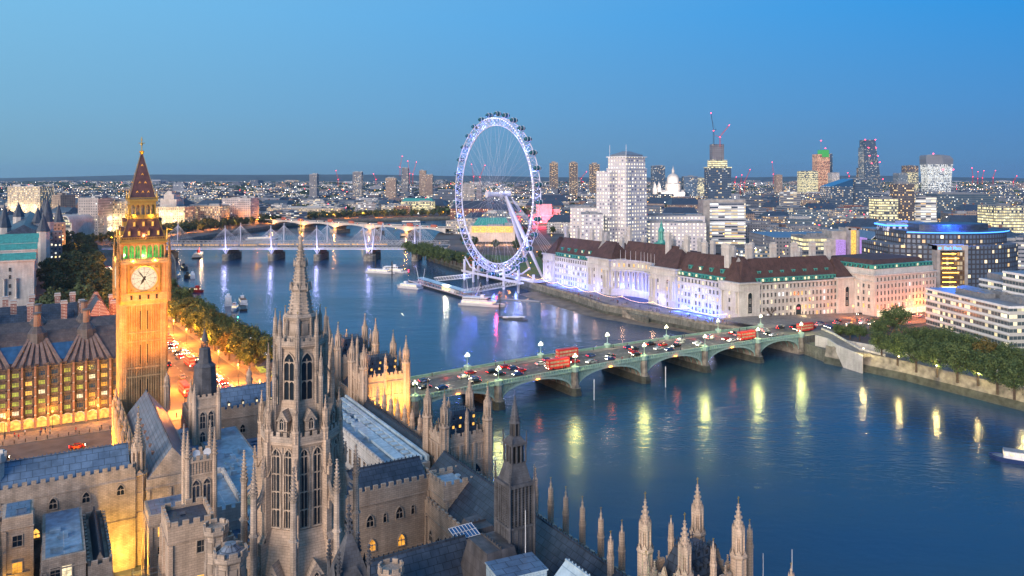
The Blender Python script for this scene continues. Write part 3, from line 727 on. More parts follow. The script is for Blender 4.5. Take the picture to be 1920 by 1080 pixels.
for sgn, n_ in ((-1, BN0), (1, BN1)):
    mb = MB(); nin = n_+(.35 if sgn < 0 else -.35)
    for a, c in zip(es, es[1:]):
        za, zc = deckz(a), deckz(c)
        for (w0, zl, zh, mm) in ((.34, -.15, .22, 0), (.10, .22, 1.02, 1), (.34, 1.02, 1.2, 0)):
            m0, m1 = (n_, n_+w0) if sgn < 0 else (n_-w0, n_)
            if w0 < .2: m0 += .1*-sgn; m1 += .1*-sgn
            q = [bl(a, m0, za+zl), bl(c, m0, zc+zl), bl(c, m1, zc+zl), bl(a, m1, za+zl), bl(a, m0, za+zh), bl(c, m0, zc+zh), bl(c, m1, zc+zh), bl(a, m1, za+zh)]
            mb.add(q, [(0, 1, 5, 4), (2, 3, 7, 6), (4, 5, 6, 7)], mm)
        for k in range(4): e = a+(c-a)*k/4; x, y, z = bl(e, n_-.06*-sgn, deckz(e)); mb.box(x-.12, x+.12, y-.15, y+.15, z-.05, z+1.05, 0)
        # cornice
        o = n_+sgn*.28
        mb.add([bl(a, n_, za-.15), bl(c, n_, zc-.15), bl(c, o, zc-.2), bl(a, o, za-.2), bl(a, n_, za-.55), bl(c, n_, zc-.55), bl(c, o, zc-.4), bl(a, o, za-.4)], [(0, 1, 2, 3), (3, 2, 6, 7), (7, 6, 5, 4)], 0)
    mb.build('parapet', ['bridge_green_light', 'bridge_green'], br)
for a, c in zip(ENDS, ENDS[1:]):
    a1, c1 = a+1.75, c-1.75; mid = (a1+c1)/2; hw = (c1-a1)/2; mb = MB(); zs = -3.2; n = 20
    top = lambda e: deckz(e)-.5
    crown = top(mid)-.75
    def zi(e): return zs+(crown-zs)*sqrt(max(0, 1-((e-mid)/hw)**2))
    xs = [mid-hw*cos(pi*i/n) for i in range(n+1)]
    for n_ in [BN0+.2, BN1-.2]+[BN0+3+4*i for i in range(6)]:
        outer = n_ in (BN0+.2, BN1-.2)
        for e0, e1 in zip(xs, xs[1:]):
            z0, z1 = zi(e0), zi(e1); th = .85
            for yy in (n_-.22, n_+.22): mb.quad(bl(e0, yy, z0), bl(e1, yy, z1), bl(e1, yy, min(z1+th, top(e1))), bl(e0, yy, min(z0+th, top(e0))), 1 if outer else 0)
            mb.quad(bl(e1, n_-.22, z1), bl(e0, n_-.22, z0), bl(e0, n_+.22, z0), bl(e1, n_+.22, z1), 1)
            if outer:
                yy = n_+(.06 if n_ < 270 else -.06)
                mb.quad(bl(e0, yy, min(z0+th, top(e0))), bl(e1, yy, min(z1+th, top(e1))), bl(e1, yy, top(e1)), bl(e0, yy, top(e0)), 0)
        if outer:                                      # tracery ribs in the spandrels
            for k in range(int(hw*2/1.3)):
                e0 = a1+k*1.3+.3
                if top(e0)-zi(e0) > 1.3:
                    for (p, q_) in (((e0, zi(e0)+.8), (e0+1.0, top(e0)-.05)), ((e0+1.0, zi(min(e0+1, c1-.01))+.8), (e0, top(e0)-.05))): mb.tube(bl(p[0], n_-(.1 if n_ < 270 else -.1), p[1]), bl(q_[0], n_-(.1 if n_ < 270 else -.1), q_[1]), .09, 4, 1)
                    mb.tube(bl(e0, n_-.05, zi(e0)+.6), bl(e0, n_-.05, top(e0)), .08, 4, 1)
            zt = -.25
            mb.add([bl(a1, n_+.3*(-1 if n_ < 270 else 1), top(a1)-.22), bl(c1, n_+.3*(-1 if n_ < 270 else 1), top(c1)-.22), bl(c1, n_, top(c1)), bl(a1, n_, top(a1))], [(0, 1, 2, 3)], 1)
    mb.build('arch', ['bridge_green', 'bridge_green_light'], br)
for e in PIERS+[85, 330]:
    mb = MB()
    if e not in (85, 330):
        def plan(w, ex): return [(e-w, BN0-.5-ex*.3), (e-w*.5, BN0-.5-ex), (e+w*.5, BN0-.5-ex), (e+w, BN0-.5-ex*.3), (e+w, BN1+.5+ex*.3), (e+w*.5, BN1+.5+ex), (e-w*.5, BN1+.5+ex), (e-w, BN1+.5+ex*.3)]
        pp = [(x-EB, y-NB) for x, y in plan(2.6, 2.4)]; mb.prism(pp, -4, 1.3, 1); pp = [(x-EB, y-NB) for x, y in plan(2.2, 1.9)]; mb.prism(pp, 1.3, 3.0, 1, 0)
        pp = [(x-EB, y-NB) for x, y in plan(1.75, 1.0)]; mb.prism(pp, 3.0, 4.2, 0)
        mb.box(e-EB-1.7, e-EB+1.7, BN0-NB, BN1-NB, 4.2, deckz(e)+5.2, 0)
    else:
        s_ = -1 if e == 85 else 1; x0, x1 = sorted((e-EB-1.7*s_, e-EB+6*s_)); mb.box(x0, x1, BN0-NB-.3, BN1-NB+.3, -4, deckz(e)+5, 0)
    for n_, sg in ((BN0, -1), (BN1, 1)):
        x, y = e-EB, n_-NB+sg*.1; zt = deckz(e)+6
        mb.frus(x, y, 1.5 if e in (85, 330) else 3.2, zt-.6, 1.5, 1.35, 8, None, 0); mb.frus(x, y, zt-.6, zt-.2, 1.35, 1.75, 8, None, 2); mb.frus(x, y, zt-.2, zt+1.5, 1.45, 1.4, 8, None, 2); mb.frus(x, y, zt+1.5, zt+1.75, 1.7, 1.55, 8, None, 2)
    mb.build('pier', ['pier_stone', 'weed_stone', 'bridge_green_light'], br)
NEAR = ['first', 'second', 'third', 'fourth', 'fifth', 'sixth', 'seventh', 'eighth', 'ninth', 'tenth', 'eleventh', 'twelfth']
k = 0
for j, (n_, nm) in enumerate(((BN0, 'near'), (BN1, 'far'))):
    for i, e in enumerate(ENDS):
        if i == 0: continue
        x, y, z = PE(e, n_+(-.1 if j == 0 else .1), deckz(e)+1.75)
        globe_lamp(x, y, z, A0, '%s three-globe lamp from the palace end on the %s parapet of the green bridge' % (NEAR[i-1], nm), 'bridge lamps', 6500 if j == 0 else 3000, (.95, .95, .26) if j == 0 else (1, .82, .5))
# navigation lights in pairs on the arches
m_ = MB(); m_.ball((-.45, 0, 0), .2, 6, 4); m_.ball((.45, 0, 0), .2, 6, 4); m_.box(-.8, .8, .1, .25, -.15, .15)
nl = m_.mesh('navigation_light', ['lamp_orange'], uv=False)
for i, (a, c) in enumerate(zip(PIERS, PIERS[1:])):
    mid = (a+c)/2; tag(link('navigation_light', nl, None, PE(mid, BN0-.35, deckz(mid)-.9), A0), 'pair of orange lights on the crown of the %s full river arch from the palace' % NEAR[i], 'navigation light', 'arch lights'); 
    lamp(PE(mid, BN0-1.3, deckz(mid)-.9), (1, .15, .03), 220, .3)
# approach on the far bank
mb = MB(); ap = [(330, deckz(330)), (350, 3.2), (375, 2.2), (400, 1.2), (430, .25), (470, .1)]
for (a, za), (c, zc) in zip(ap, ap[1:]):
    x = [PE(a, BN0+4, za), PE(c, BN0+4-(c-330)*.03, zc), PE(c, BN1-4, zc), PE(a, BN1-4, za)]; mb.quad(*x, 0)
    for n0, n1 in ((BN0-2, BN0+4), (BN1-4, 303)):
        if n1 == 303: n1 = 316-(a-345)*.17; n2 = 316-(c-345)*.17
        else: n2 = n1
        mb.quad(PE(a, n0, za+.14), PE(c, n0, zc+.14), PE(c, n2, zc+.14), PE(a, n1, za+.14), 1)
    mb.quad(PE(a, BN0-2, -.5), PE(c, BN0-2, -.5), PE(c, BN0-2, zc+.14), PE(a, BN0-2, za+.14), 2)
struct('bridge_approach_road', mb, ['asphalt', 'paving', 'stone_wall'])
mb = MB(); mb.prism(ccw([PE(430, 230)[:2], PE(520, 230)[:2], PE(540, 300)[:2], PE(600, 330)[:2], PE(600, 350)[:2], PE(500, 318)[:2], PE(428, 300)[:2]]), -.5, .03); struct('junction_road', mb, ['asphalt'])
# vehicles on the bridge
vk = 0
VL = {'silver': 'silver', 'black': 'black', 'white': 'white', 'blue': 'dark blue', 'red': 'red', 'taxi': 'black'}
def nearest_lamp(e):
    i = min(range(1, 8), key=lambda i: abs(ENDS[i]-e)); return NEAR[i-1]
for lane, (n_, dirn) in enumerate(((269.0, -1), (273.0, -1), (278.0, 1), (282.0, 1))):
    e = 90+R.uniform(0, 14)
    while e < 420:
        z = deckz(e) if e < 330 else max(.15, 3.2-(e-350)*.041)
        x, y, _ = PE(e, n_); rz = A0+(-pi/2 if dirn > 0 else pi/2)
        if (lane in (0, 3)) and R.random() < .16:
            bus(x, y, z, rz, 'red double-decker bus %s on the green bridge, by its %s lamp' % ('heading away' if dirn > 0 else 'coming towards the palace', nearest_lamp(e)) if e < 330 else 'red double-decker bus on the road past the pale riverside hall', 'buses on the bridge'); e += R.uniform(17, 40)
        else:
            k = R.choice(list(CARS)); car(k, x, y, z, rz, '%s %s %s, by the %s lamp of the green bridge' % (VL[k], 'taxi' if k == 'taxi' else 'car', ('heading away', 'coming back')[dirn < 0]+(' in kerb lane' if lane in (0, 3) else ' in middle lane'), nearest_lamp(e)) if e < 330 else 'car on the road past the pale riverside hall', 'vehicles on the bridge'); e += R.uniform(10, 25)
            if R.random() < .6: q = PE(e-8+(-3.2*dirn if dirn > 0 else -3.6), n_); lamp((q[0], q[1], z+1.1), (1, .06, .03) if dirn > 0 else (1, .82, .55), 260 if dirn > 0 else 200, .3)
for i in range(34):
    e = R.uniform(92, 328); s_ = R.random() < .55; n_ = BN1-R.uniform(.9, 3.6) if s_ else BN0+R.uniform(.9, 3.6)
    x, y, z = PE(e, n_, deckz(e)+.16); person(x, y, z, 'person in dark clothes walking along the %s footway of the green bridge' % ('far' if s_ else 'near'), 'people walking on the bridge', i % 4 if i % 3 == 0 else 0, A0+R.choice((-1, 1))*pi/2)
# ================================================================ County hall
EC, NC = 345, 420
ch = pt('riverside_hall', 'huge pale stone hall with brown tiled roofs and a blue lit colonnade facing the river', 'building', EC, NC)
def cl(e, n): return (e-EC, n-NC)
walls = MB(); roofs = MB(); corn = MB(); base = MB()
ZE = 21.0
def cblk(e0, e1, n0, n1, z1=ZE, zb=0): x0, y0 = cl(e0, n0); x1, y1 = cl(e1, n1); walls.box(x0, x1, y0, y1, zb, z1, 0, 1)
def ccorn(e0, e1, n0, n1, z, h=.8, o=.8): x0, y0 = cl(e0, n0); x1, y1 = cl(e1, n1); corn.box(x0-o, x1+o, y0-o, y1+o, z, z+h)
def croof(e0, e1, n0, n1, z0, z1, axis, hip=0, flat=0): x0, y0 = cl(e0, n0); x1, y1 = cl(e1, n1); roofs.gable(x0, x1, y0, y1, z0, z1, axis, 0, 1, hip, flat)
for (n0, n1) in ((330, 369), (463, 508)):
    cblk(EC, 366, n0, n1); ccorn(EC, 366, n0, n1, ZE-3.2, .45, .5); ccorn(EC, 366, n0, n1, ZE, .7, .9); croof(EC+.6, 366, n0-2, n1+2, ZE+.7, 36, 'y', 0, .4)
for (n0, n1, zt) in ((316, 331, 22), (369, 393, 24.5), (437, 463, 24.5), (508, 523, 22)):
    cblk(EC-1.6, 367.5, n0, n1, zt); ccorn(EC-1.6, 367.5, n0, n1, zt, .9, .9); ccorn(EC-1.6, 367.5, n0, n1, zt-4.4, .5, .6); croof(EC+.5, 366, n0+1, n1-1, zt+.9, 37 if zt > 23 else 36, 'x' if zt < 23 else 'y', 9 if zt < 23 else 6)
# crescent
nseg = 14; ce, cn, rad_ = EC-6, 415, 22.5
arc = [(ce+rad_*sin(rad(20)+ (pi-2*rad(20))*i/nseg)*.82, cn-rad_*cos(rad(20)+(pi-2*rad(20))*i/nseg)) for i in range(nseg+1)]
arc = [(e, n) for e, n in arc]
poly = [cl(EC, 393)]+[cl(e, n) for e, n in arc if 393 < n < 437]+[cl(EC, 437), cl(372, 437), cl(372, 393)]
walls.prism(ccw(poly), 0, 24.5, 0, 1)
for (e0, n0), (e1, n1) in zip(arc, arc[1:]):
    if not (393 < n0 < 437 and 393 < n1 < 437): continue
    (x0, y0), (x1, y1) = cl(e0, n0), cl(e1, n1); ang = atan2(y1-y0, x1-x0); corn.cbox((x0+x1)/2-1.0, (y0+y1)/2, 3.6, 2.6, 17.4, 18.6, ang)
    corn.cbox((x0+x1)/2-.4, (y0+y1)/2, 3.5, 1.6, 24.5, 25.4, ang); corn.cbox((x0+x1)/2-1.0, (y0+y1)/2, 3.7, 3.0, 0, 5.0, ang)
x0, y0 = cl(361, 388); x1, y1 = cl(373, 442); roofs.gable(x0-3, x1, y0, y1, 25, 37.5, 'y', 0, 1, 0, .5)
# bridge road wing (slightly skewed)
Lr = 84; wa = atan2(-15, 81)
wing = MB(); wing.T = Matrix.Translation((*cl(EC, 317), 0)) @ Matrix.Rotation(wa, 4, 'Z')
walls.T = corn.T = roofs.T = wing.T
walls.box(0, Lr, 0, 18, 0, ZE, 0, 1); corn.box(-.8, Lr+.8, -.8, 18.8, ZE, ZE+.8); corn.box(-.4, Lr+.4, -.5, 18.4, ZE-3.4, ZE-2.9)
roofs.gable(8, Lr-8, .8, 18, ZE+.8, 35.5, 'x', 0, 1, 5, .4)
for x in (0, Lr-12): walls.box(x-1.2, x+13.2, -1.2, 18.5, 0, 22, 0, 1); corn.box(x-2.0, x+14, -2.0, 19, 22, 22.8)
for x in (0, Lr-12): roofs.gable(x, x+12, 0, 18, 22.8, 34, 'x', 0, 1, 4)
walls.T = corn.T = roofs.T = None
# rear ranges and courts
for (e0, e1, n0, n1, z, ax) in ((372, 440, 505, 522, 20, 'x'), (372, 436, 455, 468, 19, 'x'), (372, 434, 405, 420, 19, 'x'), (372, 432, 362, 376, 19, 'x'), (416, 434, 312, 505, 19, 'y')):
    cblk(e0, e1, n0, n1, z); croof(e0, e1, n0, n1, z, z+8.5, ax, 3, 2.5); ccorn(e0, e1, n0, n1, z-.6, .6, .4)
for i in range(26):
    e, n = R.uniform(374, 428), R.uniform(330, 500); x, y = cl(e, n); walls.box(x, x+R.uniform(3, 10), y, y+R.uniform(2, 8), 0, R.uniform(19, 25), 1, 2)
walls.build('wall', ['stone_pale', 'felt_blue', 'white_paint'], ch); corn.build('cornice', ['stone_pale'], ch); rf = roofs.build('roof', ['tile_brown', 'stone_pale'], ch)
# chimneys on the roof
cm = MB(); cm.box(-1.0, 1.0, -1.9, 1.9, 0, 18); cm.box(-1.25, 1.25, -2.15, 2.15, 15.8, 16.4); cm.box(-1.2, 1.2, -2.1, 2.1, 18, 18.5)
for q in range(4): cm.lathe(0, -1.4+q*.93, [(.28, 18.5), (.24, 19.5)], 6)
cme = cm.mesh('chimney', ['stone_pale'])
for e, n, z in ((362, 345, 27), (362, 362, 27), (361, 377, 30), (362, 396, 31), (366, 442, 32), (362, 470, 28), (362, 482, 28), (361, 500, 28), (363, 518, 28), (352, 333, 28), (395, 369, 22), (415, 372, 22), (392, 412, 22), (420, 412, 22), (396, 461, 22), (425, 380, 22), (425, 340, 22), (425, 430, 22), (425, 460, 22), (372, 402, 25), (400, 513, 22), (420, 512, 22), (380, 468, 22)): link('chimney', cme, rf, (*cl(e, n), z-3), 0)
Tw = Matrix.Translation((*cl(EC, 317), 0)) @ Matrix.Rotation(wa, 4, 'Z')
for x in (16, 34, 50, 64, 76): p = Tw @ Vector((x, 13, 25)); link('chimney', cme, rf, p, pi/2+wa)
# windows
WT = {}
for key, pm in (('dark', 'glass_dark'), ('warm', 'lit_warm'), ('pale', 'lit_pale'), ('white', 'lit_white')): WT[key] = (win_rect(1.25, 2.3, 2, 3), ['stone_trim' if 0 else 'stone_pale', pm])
for key, pm in (('Ddark', 'glass_teal'), ('Dpale', 'lit_pale')):
    d = MB(); d.box(-1.1, 1.1, -1.6, 1.5, 0, 2.0, 0); d.box(-1.3, 1.3, -1.8, 1.5, 2.0, 2.3, 0); d.quad((-.75, -1.63, .3), (.75, -1.63, .3), (.75, -1.63, 1.8), (-.75, -1.63, 1.8), 1); WT[key] = (d, ['copper', pm])
def pick(lit): return R.choice(('warm', 'pale', 'pale', 'white')) if R.random() < lit else 'dark'
sp = []; dm = []
for (n0, n1) in ((330, 369), (463, 508)):
    nw = int((n1-n0)/2.9)
    for i in range(nw):
        n = n0+(i+.5)*(n1-n0)/nw
        for z, lt in ((1.2, .25), (5.0, .35), (9.6, .55), (13.6, .5), (18.3, .15)): sp.append((pick(lt), (*cl(EC, n), z), -pi/2))
        dm.append(('Dpale' if R.random() < .3 else 'Ddark', (*cl(EC+1.9, n), ZE+1.2), -pi/2))
        if i % 3 == 1: dm.append(('Dpale' if R.random() < .4 else 'Ddark', (*cl(EC+5.1, n), ZE+5.4), -pi/2))
for (n0, n1) in ((316, 331), (369, 393), (437, 463), (508, 523)):
    for n in ((n0+n1)/2-4.5, (n0+n1)/2+4.5) if n1-n0 > 20 else ((n0+n1)/2,):
        for z in (1.2, 6, 11, 15.5): sp.append((pick(.3), (*cl(EC-1.6, n), z), -pi/2))
for (e0, n0), (e1, n1) in zip(arc, arc[1:]):
    if 393 < n0 < 437 and 393 < n1 < 437:
        x, y = cl((e0+e1)/2, (n0+n1)/2); a = atan2(n1-n0, e1-e0)
        for z, lt in ((6.2, .5), (10.2, .6), (14, .5), (20.4, .8)): sp.append((pick(lt), (x, y, z), a-pi if cos(a) > 0 or 1 else a, ))
NW = 21
for i in range(NW):
    x = 14+i*(Lr-28)/(NW-1)
    for z, lt in ((1.2, .3), (5.2, .4), (9.6, .3), (13.6, .35), (18.3, .1)):
        if z < 8 and i == 10: continue
        sp.append((pick(lt), tuple(Tw @ Vector((x, 0, z))), wa))
    dm.append(('Dpale' if R.random() < .2 else 'Ddark', tuple(Tw @ Vector((x, 2.3, ZE+1.4))), wa))
    if i % 3 == 1: dm.append(('Ddark', tuple(Tw @ Vector((x, 5.6, ZE+5.2))), wa))
for x in (6, Lr-6):
    for z in (6, 11): sp.append(('dark', tuple(Tw @ Vector((x, -1.2, z))), wa))
many(ch, 'window', WT, sp); many(rf, 'dormer', WT, dm)
# giant columns: crescent, pavilions
colm = MB(); colm.lathe(0, 0, [(.85, 0), (.85, .5), (.62, .7), (.55, 11.4), (.85, 12), (.85, 12.4)], 10); cs = []
for (e0, n0), (e1, n1) in zip(arc, arc[1:]):
    if 393 < n0 < 437: cs.append(('c', (*(Vector(cl(e0, n0))-Vector((1.6, 0))), 5.0), 0))
for n in (371, 375, 387, 391, 439, 443, 457, 461, 318, 329, 510, 521): cs.append(('c', (*cl(EC-2.1, n), 5.0), 0))
many(ch, 'column', {'c': (colm, ['stone_pale'])}, cs)
# arched entrance and niches
for (px_, kk) in ((Lr/2, 'sign_red'), (6, 'glass_dark'), (Lr-6, 'glass_dark')):
    a = MB(); w_, h_ = (4.2, 8.4) if kk == 'sign_red' else (3.0, 12)
    o = [(-w_/2, 0)]+[(-w_/2*cos(pi*i/10), h_-w_/2+w_/2*sin(pi*i/10)) for i in range(11)]+[(w_/2, 0)]; n = len(o)
    a.add([(x, -.06, z) for x, z in o], [tuple(range(n))], 1)
    for i in range(n-1):
        (x0, z0), (x1, z1) = o[i], o[i+1]; f = 1.16; a.quad((x0*f, -.5, z0*1.04), (x0, -.5, z0), (x1, -.5, z1), (x1*f, -.5, z1*1.04)); a.quad((x0, -.5, z0), (x0, 0, z0), (x1, 0, z1), (x1, -.5, z1)); a.quad((x0*f, 0, z0*1.04), (x0*f, -.5, z0*1.04), (x1*f, -.5, z1*1.04), (x1*f, 0, z1*1.04))
    if kk == 'sign_red': a.box(-1.0, 1.0, -.2, -.1, 5.2, 6.3, 2)
    p = Tw @ Vector((px_, 0 if kk == 'sign_red' else -1.2, 0 if kk == 'sign_red' else 5))
    o_ = a.build('entrance' if kk == 'sign_red' else 'niche', ['stone_pale', 'glass_dark', 'sign_red'], ch); o_.location = p; o_.rotation_euler = (0, 0, wa)
lamp(tuple((Matrix.Translation(PE(EC, NC)) @ Matrix.Rotation(A0, 4, 'Z') @ Tw) @ Vector((Lr/2, -5, 3.5))), (1, .7, .35), 1500, .5)
# flag poles in front of the crescent roof
fp = MB(); fp.lathe(0, 0, [(.12, 0), (.07, 7), (.15, 7.1), (0, 7.3)], 5); fpm = fp.mesh('flagpole', ['white_paint'], uv=False)
for i in range(9): link('flagpole', fpm, ch, (*cl(EC+9-abs(i-4)*.9, 397+i*4.5), 25))
# copper lantern
fl = MB(); x, y = cl(370, 412)
fl.box(x-3.2, x+3.2, y-3.2, y+3.2, 27, 37.5); fl.box(x-3.6, x+3.6, y-3.6, y+3.6, 37.5, 38.2)
fl.frus(x, y, 38.2, 40, 3.0, 2.4, 8); fl.frus(x, y, 40, 46, 1.6, 1.5, 8)
for i in range(8): a = pi/8+i*pi/4; fl.tube((x+2.1*cos(a), y+2.1*sin(a), 40), (x+2.0*cos(a), y+2.0*sin(a), 46), .22, 5)
fl.frus(x, y, 46, 46.6, 2.5, 2.4, 8); fl.lathe(x, y, [(2.2, 46.6), (1.9, 48), (1.1, 49.2), (1.0, 50.5), (1.2, 50.6), (.5, 52), (.12, 53.5), (.06, 56)], 8); fl.build('copper_lantern', ['copper'], ch)
# blue floodlights in front of the river front
for n in (336, 345, 354, 363): lamp(PE(EC-5, n, 1.5), (.05, .13, 1), 7500, .6)
for n in (402, 409, 416, 423, 430): lamp(PE(EC+6, n, 6.5), (.08, .14, 1), 5000, .5)
for n in (467, 478, 489, 500): lamp(PE(EC-5, n, 1.5), (.07, .15, 1), 6500, .6)
for n in (381, 450, 515): lamp(PE(EC-4.5, n, 5), (.2, .25, 1), 3000, .5)
for n in (335, 350, 365, 470, 485, 500): lamp(PE(EC-7, n, 12), (.42, .55, 1), 2000, 1)
# string lights and lamps on the walk
cat = MB(); bz = []
qw = [Vector(PE(335, 318)[:2]), Vector(PE(330.5, 345)[:2]), Vector(PE(327, 372)[:2]), Vector(PE(325, 400)[:2]), Vector(PE(324, 428)[:2]), Vector(PE(325, 452)[:2]), Vector(PE(327, 478)[:2]), Vector(PE(329, 502)[:2]), Vector(PE(331, 526)[:2])]
ords = ['south end', 'below the blue wing', 'near the stone stairs', 'before the crescent', 'at the middle of the crescent', 'at the far pavilion', 'before the far wing', 'near the wheel', 'beside the wheel legs']
for i, p in enumerate(qw): post_lamp(p.x, p.y, 0, 'orange walk lamp holding a string of bulbs, %s' % ords[i], 'walk lamps', 'o', 900, 1.0, (1, .55, .3))
for i, (a, c) in enumerate(zip(qw, qw[1:])):
    sl = MB()
    for j in range(25):
        t = j/24; p = a.lerp(c, t); z = 5.6-3.4*4*t*(1-t)*.55; sl.ball((p.x, p.y, z), .17, 5, 3)
    for j in range(12):
        t, u_ = j/12, (j+1)/12; p, q_ = a.lerp(c, t), a.lerp(c, u_); sl.tube((*p, 5.6-7.5*t*(1-t)), (*q_, 5.6-7.5*u_*(1-u_)), .04, 3)
    tag(sl.build('string_light', ['string_bulb'], uv=False), 'sagging string of warm bulbs hung between walk lamps, %s' % ords[i], 'string lights', 'string lights')
for i in range(60):
    t = R.random()*(len(qw)-1.01); k = int(t); p = qw[k].lerp(qw[k+1], t-k); person(p.x+R.uniform(-3, 6), p.y+R.uniform(-2, 3), .03, 'person in dark clothes strolling on the riverside walk under the string lights', 'people on the riverside walk', i % 4, R.uniform(0, 6))
# river stairs
mb = MB()
for i in range(12): x, y = cl(0, 0); mb.cbox(*PE(317+i*.0, 386-i*1.25)[:2], 5, 1.3, -6.6, -i*.5, A0)
mb.cbox(*PE(319.5, 394)[:2], 9, 14, -6.5, 0, A0, 1); mb.cbox(*PE(315.5, 378)[:2], 1.2, 30, -6.5, -1.5, A0, 1)
tag(mb.build('river_stairs', ['pier_stone', 'stone_wall']), 'stone stairs with a pier going down the river wall below the pale hall', 'stairs')
# bare tree by the bridge road front
t = thing('bare_tree', 'leafless street tree before the pale hall by the bridge', 'tree', (*PE(362, 309)[:2], .9)); tm = MB(); rr = random.Random(4)
def br_(p, d, L_, r, dep):
    q = p+d*L_; tm.tube(p, q, r, 5, 0, r*.65)
    if dep:
        for i in range(4): br_(q if i else p.lerp(q, .6), (d+Vector((rr.uniform(-.7, .7), rr.uniform(-.7, .7), rr.uniform(-.1, .5)))).normalized(), L_*.72, r*.6, dep-1)
br_(Vector((0, 0, 0)), Vector((0, 0, 1)), 2.6, .22, 4); tm.build('trunk', ['bark'], t, uv=False)
# ================================================================ gothic pieces
def crocket_spire(mb, x, y, z0, z1, r, n=8, step=.7, m=0, k=.16, gold=2, fin=True, top=.07):
    mb.frus(x, y, z0, z1, r, top, n, None, m)
    c = int((z1-z0)/step)
    for i in range(n):
        a = pi/n+2*pi*i/n
        for j in range(c):
            t = (j+.5)/c; rr_ = r+(top-r)*t+k*.35; z = z0+(z1-z0)*t; s = k*(1-.5*t)
            px_, py_ = x+rr_*cos(a), y+rr_*sin(a); mb.box(px_-s, px_+s, py_-s, py_+s, z-s*.6, z+s*1.0, m, bottom=False)
    if fin:
        h = k*2.2; mb.frus(x, y, z1-h*.4, z1+h*.2, h*.35, h*.8, 6, None, m, cap=False); mb.frus(x, y, z1+h*.2, z1+h*.6, h*.8, .05, 6, None, m)
        if gold is not None: mb.tube((x, y, z1), (x, y, z1+h*4.2), .055, 4, gold); mb.box(x-.22, x+.22, y-.03, y+.03, z1+h*3.2, z1+h*3.5, gold)
def gothic_turret(mb, x, y, z0, zs, tip, r, m=0, d=1, g=2, step=.6):
    """octagonal turret: solid shaft to zs, open stage, crocketed cap"""
    H = tip-zs; za = zs+H*.36; zb = za+.5
    mb.frus(x, y, z0, zs, r, r, 8, None, m)
    for i in range(8):
        a = pi/8+pi*i/4; mb.tube((x+r*1.02*cos(a), y+r*1.02*sin(a), z0), (x+r*1.02*cos(a), y+r*1.02*sin(a), zs), r*.13, 4, m)
    z = z0+3
    while z < zs-1: mb.frus(x, y, z, z+.25, r*1.12, r*1.12, 8, None, m); z += 4.2
    mb.frus(x, y, zs-.3, zs, r*1.1, r*1.3, 8, None, m); mb.frus(x, y, zs, zs+.35, r*1.3, r*1.25, 8, None, m)
    for i in range(8):           # gablets round the setback
        a = pi*i/4; c, s = cos(a), sin(a); rr_ = r*1.12
        mb.tri((x+rr_*c-r*.4*s*-1, y+rr_*s-r*.4*c, zs+.3), (x+rr_*c+r*.4*s*-1, y+rr_*s+r*.4*c, zs+.3), (x+rr_*c, y+rr_*s, zs+1.2), m)
    r2 = r*.80; mb.frus(x, y, zs+.3, za, r2*.86, r2*.86, 8, None, d)
    for i in range(8):
        a = pi/8+pi*i/4; mb.tube((x+r2*cos(a), y+r2*sin(a), zs+.2), (x+r2*cos(a), y+r2*sin(a), za+.7), r*.17, 5, m); mb.frus(x+r2*cos(a), y+r2*sin(a), za+.7, za+1.3, r*.15, 0, 4, None, m)
        a = pi*i/4; c, s = cos(a), sin(a); mb.box(x+r2*.8*c-.1, x+r2*.8*c+.1, y+r2*.8*s-.1, y+r2*.8*s+.1, zs+.3, za, m)
    mb.frus(x, y, za-.5, za, r2*1.0, r2*1.15, 8, None, m); mb.frus(x, y, za, zb, r2*1.2, r2*1.1, 8, None, m)
    for i in range(8):
        a = pi*i/4; c, s = cos(a), sin(a); rr_ = r2*1.1; w_ = r*.36
        mb.tri((x+rr_*c+w_*s, y+rr_*s-w_*c, zb-.1), (x+rr_*c-w_*s, y+rr_*s+w_*c, zb-.1), (x+rr_*c*.9, y+rr_*s*.9, zb+r*1.0), m)
    zt = tip-min(1.4, H*.16)
    mid = zb+(zt-zb)*.42
    crocket_spire(mb, x, y, zb, mid, r2*1.0, 8, step, m, r*.15, None, False, r2*.5); crocket_spire(mb, x, y, mid, zt, r2*.5, 8, step, m, r*.13, g)
def merlons(mb, x0, y0, x1, y1, z, h=.8, w=.9, gap=.7, th=.45, m=0, base=.5):
    p, q = Vector((x0, y0)), Vector((x1, y1)); d = q-p; L_ = d.length; d.normalize(); a = atan2(d.y, d.x); n = max(1, int(L_/(w+gap))); st = L_/n
    mb.cbox(*((p+q)/2), L_, th, z, z+base, a, m)
    for i in range(n): mb.cbox(*(p+d*(i+.5)*st), st*w/(w+gap), th, z+base-.01, z+base+h, a, m)
def merlon_rect(mb, x0, x1, y0, y1, z, **k):
    merlons(mb, x0, y0, x1, y0, z, **k); merlons(mb, x1, y0, x1, y1, z, **k); merlons(mb, x1, y1, x0, y1, z, **k); merlons(mb, x0, y1, x0, y0, z, **k)
